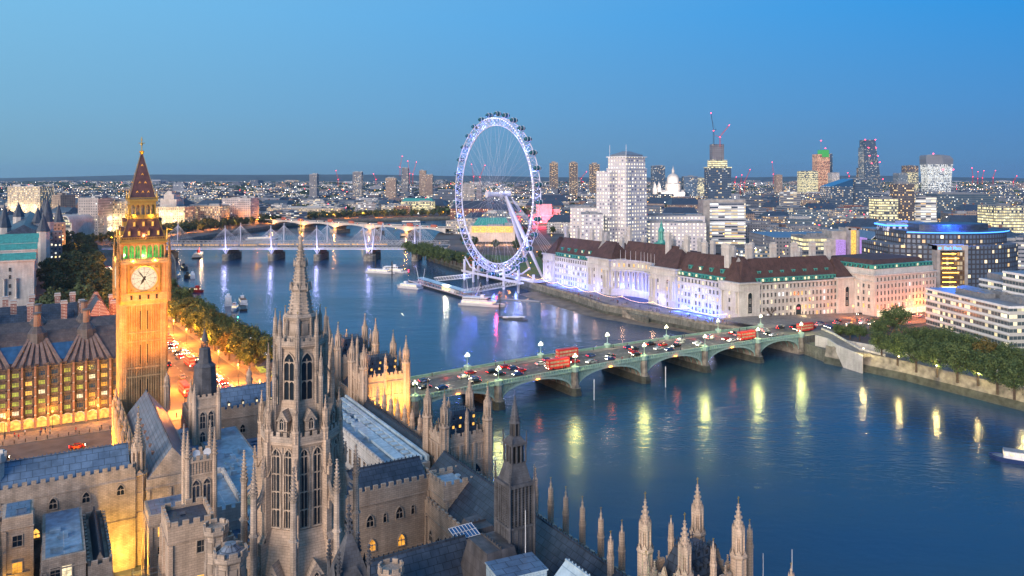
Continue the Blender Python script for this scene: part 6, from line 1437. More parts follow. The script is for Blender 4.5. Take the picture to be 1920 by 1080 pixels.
ar.build('arcade', ['stone_pale', 'lit_warm', 'neon_blue_soft'], t)
ch_ = MB(); ch_.frus(0, 0, -3, 0, 3.6, 3.2, 10); ch_.frus(0, 0, 0, 1.4, 3.2, 3.0, 10); ch_.frus(0, 0, 1.4, 3.8, 2.9, 1.4, 10); ch_.frus(0, 0, 3.8, 8.2, 1.2, 1.1, 10, None, 1); ch_.frus(0, 0, 8.2, 8.8, 1.45, 1.45, 10)
cme2 = ch_.mesh('roof_chimney', ['bronze', 'terracotta'])
for xi in (x0+8, x0+23, x0+38, x0+53, x0+68, x0+83):
    for (yy, zz) in ((y0+8.2, 31.5), (y0+30, 31.5)): link('roof_chimney', cme2, rf, (xi, yy, zz))
dt = MB()
for xi in (x0+8, x0+23, x0+38, x0+53, x0+68, x0+83):
    for k in range(-3, 4):
        xb = xi+k*2.3; dt.add([(xi+k*.85-.4, y0+6.2, 31.2), (xi+k*.85+.4, y0+6.2, 31.2), (xb+.55, y0-.1, 22.9), (xb-.55, y0-.1, 22.9), (xi+k*.85-.4, y0+6.0, 30.2), (xi+k*.85+.4, y0+6.0, 30.2), (xb+.55, y0, 22.2), (xb-.55, y0, 22.2)], [(3, 2, 1, 0), (0, 4, 7, 3), (1, 2, 6, 5), (2, 3, 7, 6)])
dt.build('roof_rib', ['rib_metal'], rf)
gl_ = MB()
for xi in (x0+30.5, x0+45.5, x0+60.5, x0+75.5): gl_.quad((xi-1.6, y0+1.0, 23.7), (xi+1.6, y0+1.0, 23.7), (xi+3.6, y0+5.2, 29.0), (xi-3.6, y0+5.2, 29.0)); gl_.quad((xi-4, y0+13, 31.3), (xi+4, y0+13, 31.3), (xi+4, y0+18, 28.4), (xi-4, y0+18, 28.4))
for v in range(len(gl_.v)): gl_.v[v] = (gl_.v[v][0], gl_.v[v][1]-.1, gl_.v[v][2]+.12)
gl_.build('roof_glazing', ['glass_blue'], rf)
for i in range(6): x = x0+10+i*15; lamp(PE(-11+x, 333+y0-6, 5), (1, .40, .05), 1700, .3)
for i in range(8): post_lamp(*PE(-66+i*13.5, 303.5)[:2], .13, 'slim orange street lamp on the pavement before the bronze office block, %s from the left' % NEAR[i], 'bridge street lamps', 'o', 2400)
bl_ = MB(); bl_.lathe(0, 0, [(.16, 0), (.14, .9), (.2, 1.0), (0, 1.15)], 6); blm = bl_.mesh('bollard', ['black'], uv=False)
for i in range(30): tag(link('bollard', blm, None, PE(-60+i*3, 291.6, .13)), 'black bollard along the kerb in front of the bronze office block', 'bollard', 'kerb bollards')
# ================================================================ striped brick headquarters
def stripe(label, e0, e1, n0, n1, zt, ridge, axis, loc, chim=(), gables=()):
    em, nm = (e0+e1)/2, (n0+n1)/2; t = pt('striped_building', label, 'building', em, nm); hx, hy = (e1-e0)/2, (n1-n0)/2
    mb = MB(); mb.box(-hx, hx, -hy, hy, 0, zt)
    if axis == 'y': [mb.add([(-hx, s*hy, zt), (hx, s*hy, zt), (hx*.1, s*hy, zt+ridge+1.2), (-hx*.1, s*hy, zt+ridge+1.2)], [(0, 1, 2, 3) if s < 0 else (3, 2, 1, 0)]) for s in (-1, 1)]
    else: [mb.add([(s*hx, -hy, zt), (s*hx, hy, zt), (s*hx, 0, zt+ridge+1.2)], [(0, 1, 2) if s > 0 else (2, 1, 0)]) for s in (-1, 1)]
    mb.build('wall', ['striped_brick'], t); rb = MB(); rb.gable(-hx+.1, hx-.1, -hy+.1, hy-.1, zt+.1, zt+ridge, axis, 0, 0); ro = rb.build('roof', ['slate'], t)
    cm = MB(); cm.box(-1.1, 1.1, -.8, .8, 0, 9); cm.box(-1.35, 1.35, -1.05, 1.05, 8.0, 8.6, 1); cm.box(-1.2, 1.2, -.9, .9, 9, 9.4, 1); me = cm.mesh('chimney', ['striped_brick', 'stone_pale'])
    for (x, y, dz) in chim: link('chimney', me, ro, (x, y, zt+dz))
    sp = []
    for i in range(int(2*hx/4)): sp.append(('Dp' if i % 3 == 0 else 'Dd', (-hx+2+i*4, -hy+hy*.35, zt+ridge*.35), 0)); sp.append(('rd', (-hx+2+i*4, -hy, zt-3), 0))
    many(t, 'window', PW, sp); return t
stripe('long slate roofed striped brick range with tall banded chimneys behind the bronze block', -78, 10, 371, 385, 21, 7, 'x', 0, [(x, y, 2.5) for x in (-38, -20, -3, 14, 28, 40) for y in (-3.5,)]+[(-30, 4, 3), (6, 4, 3), (22, 4, 3)])
stripe('striped brick gable end with pale stone dressings and chimneys near the clock tower', 12, 26, 372, 400, 20, 11, 'y', 0, [(-6, -8, 1), (6, -4, 1), (6, 8, 2), (-6, 6, 1)])
stripe('striped brick corner gable with a carved white centrepiece at the left edge', -62, -44, 352, 372, 21, 10, 'y', 0, [(-7, 0, 2), (7, 4, 2)])
mb = MB(); mb.box(-1.8, 1.8, -.6, .2, 19, 28); mb.box(-2.4, 2.4, -.8, .3, 27.6, 28.4); mb.box(-1.0, 1.0, -.65, -.6, 22, 25, 1); mb.frus(0, -.2, 28.4, 32, 1.6, .2, 4, pi/4); o = mb.build('carved_gable', ['stone_pale', 'lit_warm']); o.location = PE(-53, 351.6); o.rotation_euler = (0, 0, A0); tag(o, 'carved white stone gable piece on the striped brick corner at the left edge', 'gable')
stripe('smaller striped brick range with tall chimneys facing the garden trees', -20, 12, 402, 416, 19, 8, 'x', 0, [(x, 2, 3) for x in (-12, -2, 8, 14)])
mb = MB(); mb.box(-15, 6, -9, 9, 0, 23); mb.box(-15.2, 2, -9.2, 9.2, 12, 24.5, 1); [mb.tube((-15.3+i*2.6, -9.4, 0), (-15.3+i*2.6, -9.4, 26), .08, 4, 2) for i in range(9)]; [mb.tube((-15.4, -9.4, z), (6, -9.4, z), .07, 4, 2) for z in (4, 8, 12, 16, 20, 25)]; o = mb.build('wrapped_building', ['stone_pale', 'white_sheet', 'scaffold']); o.location = PE(-28, 436); o.rotation_euler = (0, 0, A0); tag(o, 'building wrapped in white scaffold sheeting beside the garden trees', 'building')
# ================================================================ observation wheel
WX, WY, WZ, WR = -14.5, 648, 69.6, 64.0
wa_ = rad(32); ux, uy = -sin(wa_), cos(wa_); ax, ay = cos(wa_), sin(wa_)          # rim direction, axle direction (towards land)
wh = thing('observation_wheel', 'giant white observation wheel lit blue with glass capsules, standing over the river edge', 'wheel', (WX, WY, 0))
def wp(r, th, o=0): return (r*cos(th)*ux+o*ax, r*cos(th)*uy+o*ay, WZ+r*sin(th))
mb = MB(); n = 128
for r_, o, rr_ in ((WR, -3.2, .42), (WR, 3.2, .42), (WR-6.2, 0, .45)): mb.path([wp(r_, 2*pi*i/n, o) for i in range(n+1)], rr_, 6)
for i in range(n):
    a, b_ = 2*pi*i/n, 2*pi*(i+1)/n
    if i % 2 == 0:
        mb.tube(wp(WR, a, -3.2), wp(WR, a, 3.2), .2, 4); mb.tube(wp(WR, a, -3.2), wp(WR-6.2, b_, 0), .2, 4); mb.tube(wp(WR, a, 3.2), wp(WR-6.2, b_, 0), .2, 4)
        mb.tube(wp(WR, a, -3.2), wp(WR, a+4*pi/n, 3.2), .16, 4)
    else: mb.tube(wp(WR-6.2, a, 0), wp(WR, b_, -3.2), .2, 4); mb.tube(wp(WR-6.2, a, 0), wp(WR, b_, 3.2), .2, 4)
mb.build('rim', ['eye_white'], wh, uv=False)
mb = MB()
for i in range(64): a = 2*pi*i/64; mb.tube(wp(2.2, a+(.4 if i % 2 else -.4), 6 if i % 4 < 2 else -6), wp(WR-6.2, a, 0), .06, 3)
mb.build('spoke_cables', ['eye_white'], wh, uv=False)
mb = MB(); mb.tube(wp(0, 0, -7.5), wp(0, 0, 13), 1.9, 14); mb.tube(wp(0, 0, -8), wp(0, 0, -6), 2.8, 14); mb.tube(wp(0, 0, 5), wp(0, 0, 7), 2.8, 14); mb.tube(wp(0, 0, 12), wp(0, 0, 15), 2.3, 14); mb.build('hub', ['eye_white'], wh, uv=False)
H_ = Vector(wp(0, 0, 10)); legs = [(25.7+14.5, 642-648), (16+14.5, 700-648)]
for fx, fy in legs:
    mb = MB(); q = Vector((fx, fy, 0)); m_ = H_.lerp(q, .5); mb.tube(H_, m_, 1.1, 12, 0, 1.9); mb.tube(m_, q, 1.9, 12, 0, 1.0); mb.build('leg', ['eye_white'], wh, uv=False)
mb = MB()
for k in range(3): mb.tube(wp(0, 0, 14), (52+k*3, 52-k*4, 0), .14, 4); mb.tube(wp(0, 0, 14), (62+k*3, 30-k*4, 0), .14, 4)
mb.build('stay_cable', ['eye_white'], wh, uv=False)
cp = MB(); cp.ball((0, 0, 0), 2.0, 12, 8, 0, 1.0)
cp.v = [(x*1.95, y, z) for x, y, z in cp.v]; c2 = MB(); c2.merge(cp, Matrix.Identity(4))
fl2 = MB(); fl2.box(-2.6, 2.6, -1.2, 1.2, -.95, -.75); fr2 = MB()
for x in (-1.5, 1.5):
    for i in range(14): a, b_ = 2*pi*i/14, 2*pi*(i+1)/14; r_ = 2.0*sqrt(1-(x/3.9)**2)+.12; fr2.tube((x, r_*cos(a), r_*sin(a)), (x, r_*cos(b_), r_*sin(b_)), .18, 4)
sm = cp.mesh('glass', ['glass_teal'], uv=False, smooth=True); fm = fr2.mesh('ring_frame', ['eye_white'], uv=False); flm = fl2.mesh('floor', ['lit_pale'], uv=False)
crot = atan2(ay, ax)
for i in range(32):
    th = 2*pi*(i+.35)/32; c = link('capsule', sm, wh, wp(WR+3.4, th, 0), crot); link('ring_frame', fm, c)
for i in range(20): th = 2*pi*i/20; lamp(tuple(Vector(wp(WR-3.2, th, 0))+Vector((WX, WY, 0))), (.13, .20, 1), 5200, .5)
for i in range(40):
    th = rad(92+i*4.1); 
ll = MB()
for i in range(64): th = rad(80+i*2.9); ll.ball(wp(WR-.2, th, -3.7), .34, 5, 3)
ll.build('rim_light', ['led_white'], wh, uv=False)
lamp((WX+ax*8+2, WY+ay*8, WZ+9), (.7, .7, 1), 8000, .8); lamp((WX+ax*14+4, WY+ay*14-8, 28), (.6, .65, 1), 8000, 1.5)
for dx, dy in ((0, -40), (18, -20), (-24, -10)): lamp((WX+dx, WY+dy, 2), (.2, .3, 1), 5000, 1)
# boarding platform
mb = MB(); pd = rad(32)
def wl(u, o, z): return (u*ux+o*ax, u*uy+o*ay, z)
plat = thing('boarding_platform', 'white steel boarding platform on river piles under the big wheel', 'platform', (WX, WY, 0))
for u0, u1, o0, o1, z0, z1 in ((-52, 42, -9, -4.5, 1.2, 2.0), (-52, 42, 4.5, 9, 1.2, 2.0), (-52, -44, 4, 26, 1.0, 1.8), (30, 40, 4, 26, 1.0, 1.8), (-52, 42, -9.2, -9, 2, 3), (-52, 42, 9, 9.2, 2, 3)):
    q = [wl(u0, o0, 0)[:2], wl(u0, o1, 0)[:2], wl(u1, o1, 0)[:2], wl(u1, o0, 0)[:2]]; mb.prism(ccw(q), z0, z1)
mb.build('deck', ['eye_white'], plat)
for u in (-48, -26, 24, 40):
    for o in (-7, 7):
        mb = MB(); mb.tube(wl(u, o, -7), wl(u, o, 12 if abs(u) > 22 and abs(u) < 45 else 7), 1.1, 8)
        for k in (-4, 4): mb.tube(wl(u, o, 0), wl(u+k, o+k*.6, -7), .5, 6)
        mb.build('pile', ['eye_white'], plat, uv=False)
mb = MB()
for u0, u1 in ((-44, -20), (20, 40)):
    for o in (-6.5, 6.5): mb.path([wl(u0, o, 12 if u0 < 0 else 5), wl((u0+u1)/2, o, 6), wl(u1, o, 5 if u0 < 0 else 14)], .7, 6)
mb.build('guide_arm', ['eye_white'], plat, uv=False)
mb = MB(); 
for i in range(14): mb.cbox(*wl(38+R.uniform(-7, 7), R.uniform(-6, 6), 0)[:2], R.uniform(1, 3.2), .6, 6+i*.55, 6.8+i*.55, R.uniform(0, 3))
mb.build('boarding_screen', ['orange_paint'], plat, uv=False)
for i in range(3): lamp((WX+wl(-40+i*30, 0, 0)[0], WY+wl(-40+i*30, 0, 0)[1], 5), (.8, .75, 1), 1500, .5)
# ================================================================ pier with gangways (landing stage)
def truss(p, q, w, h, m='white_paint', n=14, z0=0):
    mb = MB(); p, q = Vector(p), Vector(q); d = q-p; dn = Vector((d.x, d.y, 0)).normalized(); s = Vector((-dn.y, dn.x, 0))*w/2
    for sg in (-1, 1):
        mb.tube(p+s*sg, q+s*sg, .16, 4); mb.tube(p+s*sg+Vector((0, 0, h)), q+s*sg+Vector((0, 0, h)), .16, 4)
        for i in range(n): a = p+d*i/n+s*sg; b_ = p+d*(i+1)/n+s*sg; mb.tube(a, (a+b_)/2+Vector((0, 0, h)), .1, 4); mb.tube((a+b_)/2+Vector((0, 0, h)), b_, .1, 4)
    for i in range(n+1): a = p+d*i/n; mb.tube(a+s+Vector((0, 0, h)), a-s+Vector((0, 0, h)), .08, 4)
    mb.quad(p-s, p+s, q+s, q-s, 1); return mb
PZ = -4.6
pa, pb_ = Vector(P(775, 527, PZ)), Vector(P(905, 564, PZ)); pdir = (pb_-pa).normalized(); ang = atan2(pdir.y, pdir.x); L_ = (pb_-pa).length
t = thing('pier_pontoon', 'long floating pier with a canopy, pink railing lights and slanted masts before the wheel', 'pier', (*((pa+pb_)/2)[:2], -6), ang)
mb = MB(); mb.box(-L_/2, L_/2, -4.5, 4.5, 0, 1.6, 0, 1); mb.build('pontoon', ['black', 'grey_metal'], t)
mb = MB(); [mb.add([(x0_, -2.5, z0_), (x1_, -2.5, z1_), (x1_, 3.0, z1_+.6), (x0_, 3.0, z0_+.6)], [(0, 1, 2, 3)]) for x0_, z0_, x1_, z1_ in ((-L_*.40, 5.6, -L_*.05, 5.2), (-L_*.08, 5.2, L_*.35, 4.8))]; mb.v = mb.v+[(x, y, z-.25) for x, y, z in mb.v]; nf = len(mb.f); mb.f += [tuple(i+8 for i in reversed(f)) for f in mb.f]; mb.m += mb.m; mb.b += mb.b; mb.build('canopy', ['white_sheet'], t)
mb = MB(); mb.box(-3, 8, -1.5, 2.4, 1.6, 4.4, 0); mb.box(12, 20, -1.5, 2.4, 1.6, 4.2, 1); mb.build('kiosk', ['lit_pale', 'white_paint'], t)
for x, dx in ((-L_*.42, -6), (-L_*.36, 4), (L_*.30, -2), (L_*.40, 7)): mb = MB(); mb.tube((x, 1, 1.5), (x+dx, 1, 14), .22, 5, 0, .12); mb.build('mast', ['white_paint'], t, uv=False)
mb = MB()
for y in (-4.3, 4.3): [mb.box(x, x+.9, y-.06, y+.06, 1.7, 2.5, 1 if i % 3 == 0 else 0) for i, x in enumerate([-L_/2+1.4*k for k in range(int(L_/1.4))])]
mb.build('railing', ['white_paint', 'rail_pink'], t, uv=False)
for i in range(40): x, y = R.uniform(-L_*.45, L_*.42), R.uniform(-3.8, 3.8); p = Matrix.Rotation(ang, 4, 'Z') @ Vector((x, y, 0)); person((pa.x+pb_.x)/2+p.x, (pa.y+pb_.y)/2+p.y, -4.35, 'person waiting on the floating pier in front of the wheel', 'people on the pier', i % 4, R.uniform(0, 6))
m0 = (pa+pb_)/2; lamp((m0.x, m0.y, 1.5), (1, .9, .6), 4000, .6); lamp((pa.x+6, pa.y-3, 0), (1, .35, .6), 1500, .5); lamp((pb_.x-8, pb_.y+4, 0), (1, .15, .3), 900, .4)
g1 = truss(P(815, 527, -3), P(886, 520, 1.5), 4, 3, n=14); tag(g1.build('gangway', ['white_paint', 'grey_metal'], uv=False), 'far white lattice gangway crossing from the floating pier to the wheel platform', 'gangway')
g2 = truss(P(866, 552, -3), P(975, 532, 1.5), 4, 3, n=20); tag(g2.build('gangway', ['white_paint', 'grey_metal'], uv=False), 'near white lattice gangway crossing from the floating pier to the river wall', 'gangway')
a, b_ = Vector(P(925, 559, -5.6)), Vector(P(1012, 565, -5.6)); mb = MB(); mb.cbox(*((a+b_)/2)[:2], (b_-a).length, 2.2, -6.2, -5.4, atan2((b_-a).y, (b_-a).x)); tag(mb.build('pontoon_boom', ['grey_metal']), 'low grey floating boom lying beside the sightseeing boat', 'boom')
# ================================================================ boats
def hull(mb, L_, w, h, m=0, bow=.28, mt=None):
    n = 10; top = []; bot = []
    for i in range(n+1):
        x = -L_/2+L_*i/n; t_ = (i/n-(1-bow))/bow; k = 1 if t_ <= 0 else sqrt(max(0, 1-t_*t_)); top.append((x, w/2*k)); bot.append((x-(.04*L_ if t_ > .5 else 0), w/2*k*.82))
    ring = lambda pr, z, s: [(x, s*y, z) for x, y in pr]
    for s in (-1, 1):
        for i in range(n):
            a, b_, c, d = (top[i][0], s*top[i][1], h+max(0, (i/n-.6))*h*.8), (top[i+1][0], s*top[i+1][1], h+max(0, ((i+1)/n-.6))*h*.8), (bot[i+1][0], s*bot[i+1][1], -.4), (bot[i][0], s*bot[i][1], -.4); mb.quad(*((d, c, b_, a) if s < 0 else (a, b_, c, d)), m)
    mb.quad((-L_/2, -w/2, h), (-L_/2, w/2, h), (-L_/2, w/2*.82, -.4), (-L_/2, -w/2*.82, -.4), m)
    mb.add([(x, -y, h-.05) for x, y in top]+[(x, y, h-.05) for x, y in reversed(top)], [tuple(range(2*n+2))], m if mt is None else mt)
def boat(kind, label, px, py, L_, w, rz, group=None, cols=('white_paint', 'white_paint'), decks=2, z=-6, wheel=True, cover=None, xy=None):
    x, y, _ = P(px, py, -6) if xy is None else (*xy, 0); t = thing(kind, label, 'boat', (x, y, z), rz, group)
    mb = MB(); hull(mb, L_, w, 1.4, 0, mt=1); mb.build('hull', [cols[0], 'grey_metal'], t, uv=False); zz = 1.4; a0, a1 = -L_*.44, L_*.26
    for d in range(decks):
        mb = MB(); mb.box(a0, a1, -w*.42, w*.42, zz, zz+2.2, 0, 0); g = MB(); nw = int((a1-a0)/1.7)
        for s in (-1, 1):
            for i in range(nw): xx = a0+.5+i*1.7; g.box(xx, xx+1.2, min(s*w*.42, s*(w*.42+.02)), max(s*w*.42, s*(w*.42+.02)), zz+.9, zz+1.8)
        g.box(a1, a1+.02, -w*.36, w*.36, zz+.9, zz+1.9); o = mb.build('cabin', [cols[1]], t, uv=False); g.build('window', [('lit_pale' if (d == 0 and kind != 'barge') else 'glass_dark')], o, uv=False); zz += 2.25; a1 -= L_*.12; a0 += L_*.03
    mb = MB(); mb.box(a0, a1+L_*.12, -w*.40, w*.40, zz-.05, zz+.08); mb.build('roof_deck', [cover or cols[1]], t, uv=False)
    if wheel: mb = MB(); mb.box(a1-2, a1+.8, -1.1, 1.1, zz, zz+1.8); mb.tube((a1-3, 0, zz), (a1-3, 0, zz+4), .07, 4); mb.box(a1+.8, a1+.84, -.9, .9, zz+.8, zz+1.5, 1); mb.build('wheelhouse', [cols[1], 'glass_dark'], t, uv=False)
    return t
boat('sightseeing_boat', 'large white two-deck sightseeing boat moored at the end of the floating pier', 905, 573, 34, 8.5, atan2(-.36, 1)+0*pi, decks=2)
boat('catamaran', 'white catamaran ferry glowing yellow at its stern beside the pier', 766, 540, 24, 8, rad(150), decks=1)
boat('river_boat', 'long white river boat moored midstream, nearer one of two', 715, 512, 30, 6.5, rad(-20), decks=1); boat('river_boat', 'white river boat moored midstream behind another, nearer the wheel', 741, 511, 26, 6, rad(-15), decks=2)
boat('river_boat', 'white passenger boat at the upper left of the moored cluster off the tree lined embankment', 428, 571, 15, 5, rad(110), decks=2, group=None); boat('river_boat', 'white passenger boat with a dark canopy at the upper right of the moored cluster', 455, 569, 20, 5.2, rad(115), decks=1, cover='wood_brown')
boat('tug_boat', 'small white tug nearest in the moored cluster of four', 440, 582, 10, 4, rad(-80), decks=1); boat('barge', 'dark low work barge nearest in the moored cluster', 456, 580, 16, 5, rad(112), decks=0, cols=('dark_metal', 'dark_metal'), wheel=False)
boat('red_boat', 'small red work boat moored by the embankment trees', 368, 548, 12, 4.5, rad(0), decks=1, cols=('red_paint', 'red_paint'))
for i, (px_, py_, L_, c) in enumerate(((332, 520, 14, 'white_paint'), (351, 521, 13, 'dark_metal'), (361, 521, 14, 'white_paint'), (345, 505, 22, 'black'))): boat('river_boat', ['white launch moored left below the old ship', 'dark launch moored between two white ones', 'white launch moored right below the old ship', 'black hulled boat tucked in below the old ship'][i], px_, py_, L_, 4.5, rad(100+i*7), decks=1, cols=(c, c))
t = boat('old_steamer', 'old paddle steamer with a tall red funnel moored by the embankment', 372, 480, 60, 10, rad(108), decks=1, cols=('black', 'white_paint')); mb = MB(); mb.frus(0, 0, 3, 12, 1.6, 1.5, 10, None, 0); mb.frus(0, 0, 12, 13, 1.55, 1.5, 10, None, 1); mb.tube((12, 0, 3), (12, 0, 17), .2, 5, 1); mb.tube((-14, 0, 3), (-14, 0, 15), .2, 5, 1); mb.build('funnel', ['red_paint', 'black'], t, uv=False); x, y, _ = P(385, 478, -6); lamp((x, y-12, 2), (1, .6, .3), 9000, .7)
boat('river_boat', 'blue lit boat far beyond the road bridge arch at the far shore', 605+170, 417.5, 50, 9, rad(5), decks=1, cols=('glass_blue', 'white_paint'))
boat('river_boat', 'white restaurant boat against the far left embankment between the bridges', 492, 449, 46, 9, rad(20), decks=1)
boat('river_boat', 'small dark boat by the south shore beyond the foot bridge', 764, 444, 22, 6, rad(10), decks=1, cols=('dark_metal', 'grey_metal'))
tb = boat('tour_boat', 'long blue and white tour boat entering at the right edge of the view', 1912, 868, 17, 4.6, rad(150), decks=1, cols=('car_blue', 'white_paint'), cover='grey_metal', wheel=False)
tt_ = thing('work_raft', 'low dark work raft with white pipes floating beyond the bridge', 'raft', P(962, 598, -6), rad(-14)); mb = MB()
for y in (-3.2, 0, 3.2): mb.box(-7-y, 7-y, y-1, y+1, -.3, .7)
mb.box(-6, 6, -3, 3, .5, .8); mb.build('raft_deck', ['dark_metal'], tt_); mb = MB(); mb.tube((-4, 0, 1.1), (4, 1, 1.1), .45, 7); mb.tube((2, 2.5, 1.1), (7, 2.8, 1.1), .4, 7); mb.box(-6, -3, -2.5, -1, .8, 1.7); mb.build('pipes', ['white_paint'], tt_, uv=False)
for i, (px_, py_, h_, m_) in enumerate(((1114, 750, 9, 'white_paint'), (1248, 726, 9.5, 'white_paint'), (937, 582, 12, 'dark_metal'), (902, 556, 11, 'dark_metal'), (735, 517, 14, 'black'), (704, 505, 15, 'black'))):
    mb = MB(); mb.lathe(0, 0, [(.2 if i < 2 else .55, 0), (.2 if i < 2 else .55, h_-1), (.26 if i < 2 else .6, h_-.9), (.1, h_)], 7); x, y, _ = P(px_, py_, -6); o = mb.build('river_post', [m_], uv=False); o.location = (x, y, -6.5); tag(o, ['pale marker post in the water nearest below the bridge', 'pale marker post in the water further right below the bridge', 'thick dark mooring post at the bow of the sightseeing boat', 'dark mooring post behind the sightseeing boat', 'black mooring post beside the midstream boats, nearer', 'black mooring post beside the midstream boats, further'][i], 'post')
mb = MB(); mb.ball((0, 0, 0), .35, 6, 4); mb.ball((0, 0, -1.4), .35, 6, 4); rl_ = mb.mesh('signal_light', ['lamp_red'], uv=False)
x, y, _ = P(931, 578, -6); tag(link('signal_light', rl_, None, (x, y, 2)), 'two stacked red signal lights at the bow of the sightseeing boat', 'signal light'); lamp((x, y-1.5, 1.5), (1, .03, .12), 3500, .4)
x, y, _ = P(766, 528, -6); tag(link('signal_light', rl_, None, (x, y, 4)), 'two stacked red signal lights above the catamaran', 'signal light'); lamp((x-4, y-6, -1), (1, .85, .5), 3500, .5)
x, y, _ = P(840, 548, -6); lamp((x, y-4, -.5), (1, .95, .7), 2600, .5)
# ================================================================ rail and foot bridge
YB = 838
t = thing('railway_bridge', 'wide railway bridge with white masted foot bridges on both sides', 'bridge', (-230, YB, -6))
X0, X1 = -440, -70
mb = MB(); mb.box(X0+230, X1+230, 2, 26, 12.5, 13.6); mb.build('rail_deck', ['dark_metal'], t)
for y in (0, 27):
    mb = MB()
    for z in (13.2, 18.2): mb.box(X0+230, X1+230, y-.4, y+.4, z, z+.7)
    k = X0+230
    while k < X1+230-5:
        mb.tube((k, y, 13.5), (k+5, y, 18.4), .3, 4); mb.tube((k+5, y, 13.5), (k, y, 18.4), .3, 4); mb.box(k-.25, k+.25, y-.3, y+.3, 13.5, 18.4); k += 5
    mb.build('lattice_girder', ['grey_metal'], t, uv=False)
mb = MB(); 
for y in (-7, 34): mb.box(X0+230, X1+230, y-2.2, y+2.2, 12.2, 12.8); [mb.box(X0+230, X1+230, y+o-.06, y+o+.06, 12.8+z, 12.9+z) for o in (-2.1, 2.1) for z in (.4, .8, 1.2)]
mb.build('foot_deck', ['white_paint'], t)
lb = MB()
for i in range(60): lb.ball((X0+232+i*6.2, -9.3, 12.5), .28, 4, 3)
lb.build('deck_light', ['led_violet'], t, uv=False)
piers_x = [-378, -307, -258, -209, -153, -104]
for i, px_ in enumerate(piers_x):
    mb = MB(); x = px_+230; big = i == 4; hw = 6.5 if big else 4
    mb.frus(x, -8, -2, 7 if not big else 6, hw, hw*.95, 12, None, 0); mb.box(x-hw*.9, x+hw*.9, -6, 30, -2, 6.5, 0, 0); mb.box(x-2, x+2, 0, 27, 6, 12.6, 1); mb.build('bridge_pier', ['pier_stone', 'dark_metal'], t)
    for y, s in ((-7, -1), (34, 1)):
        for dx in ((-5, 5) if big else (0,)):
            mb = MB(); top = (x+dx*1.35, y+s*3.5, 38); mb.tube((x+dx*.5, y+s*1.5, 8), top, .75, 8, 0, .4)
            for k in range(-7, 8):
                if k: mb.tube((top[0], top[1], 36.5-abs(k)*.2), (x+k*3.6+dx, y+s*-2 if 0 else y, 12.7), .07, 3)
            for k in range(6): mb.tube((top[0], top[1], 37), (x+(k-2.5)*1.5, y-s*6, 14), .05, 3)
            for (xx, yy) in ((-3, s*1.5), (3, s*1.5), (0, -s*2)): mb.tube((x, y+s*1, 7), (x+xx, y+yy, 12.3), .4, 5)
            mb.build('mast', ['eye_white'], t, uv=False)
    lamp((px_, YB-12, 8), (.42, .42, 1), 2600, 1); lamp((px_, YB-14, 14), (.6, .55, 1), 2400, 1.5)
# trains
for j, (y, x0_, n_) in enumerate(((YB+6, -420, 7), (YB+14, -300, 8))):
    tr = thing('train', ['yellow windowed train crossing the railway bridge on the near track', 'pale train crossing the railway bridge on the far track'][j], 'train', (x0_, y, 7.6))
    for k in range(n_):
        mb = MB(); mb.box(k*20.5, k*20.5+19.8, -1.4, 1.4, .6, 3.7); mb.box(k*20.5+.4, k*20.5+19.4, -1.1, 1.1, 3.7, 3.95); c = mb.build('carriage', ['grey_metal'], tr, uv=False); g = MB()
        for s in (-1, 1): [g.box(k*20.5+1+q*2.3, k*20.5+2.9+q*2.3, min(s*1.4, s*1.42), max(s*1.4, s*1.42), 1.7, 2.8) for q in range(8)]
        g.build('window', ['lit_warm'], c, uv=False)
mb = MB(); mb.frus(0, 0, 0, 9, 8.5, 8.5, 14); mb.frus(0, 0, 9, 10, 8.8, 8.5, 14)
# brick pylon/tower on the bridge pier
mb = MB(); mb.box(-3.5, 3.5, -3, 3, 0, 16); [mb.box(-1.2, 1.2, -3.05, -3, 9+0, 12)]; mb.frus(0, 0, 16, 17.6, 3.4, 1.5, 12); o = mb.build('brick_pylon', ['brick_red']); o.location = (-153, YB+31.5+8, 0); tag(o, 'red brick pylon standing behind the railway bridge between two masts', 'pylon')
# ================================================================ far concrete road bridge
t = thing('concrete_bridge', 'low pale concrete road bridge with shallow arches crossing far upstream', 'bridge', (-250, 1230, -6))
p0, p1 = Vector((-412, 1330)), Vector((-96, 1115)); dv = (p1-p0); Lb = dv.length; d_ = dv.normalized(); a_ = atan2(d_.y, d_.x); T0 = Matrix.Translation((p0.x+250, p0.y-1230, 0)) @ Matrix.Rotation(a_, 4, 'Z')
mb = MB(); mb.T = T0; ns = 5; sl_ = Lb/ns
for i in range(ns):
    for j in range(16):
        xa, xb = i*sl_+sl_*j/16, i*sl_+sl_*(j+1)/16; za = 15-1.6-5.2*(abs(j/8-1))**2; zb = 15-1.6-5.2*(abs((j+1)/8-1))**2
        for y in (0, 24): mb.quad((xa, y, za), (xb, y, zb), (xb, y, 15), (xa, y, 15))
        mb.quad((xa, 0, za), (xb, 0, zb), (xb, 24, zb), (xa, 24, za))
mb.quad((0, 0, 15), (Lb, 0, 15), (Lb, 24, 15), (0, 24, 15), 1); [mb.box(-20, Lb+20, y, y+.4, 15, 16.1) for y in (0, 23.6)]
mb.build('span', ['stone_pale', 'asphalt'], t)
for i in range(1, ns): mb = MB(); mb.T = T0; mb.box(i*sl_-8, i*sl_+8, -3, 27, -2, 5); mb.box(i*sl_-3, i*sl_+3, 1, 23, 5, 9); mb.build('bridge_pier', ['pier_stone'], t)
for i in range(ns): q = T0 @ Vector((i*sl_+sl_*.05, -4, 7)); lamp((q.x-250, q.y+1230, 1.5), (1, .4, .08), 15000, 1)
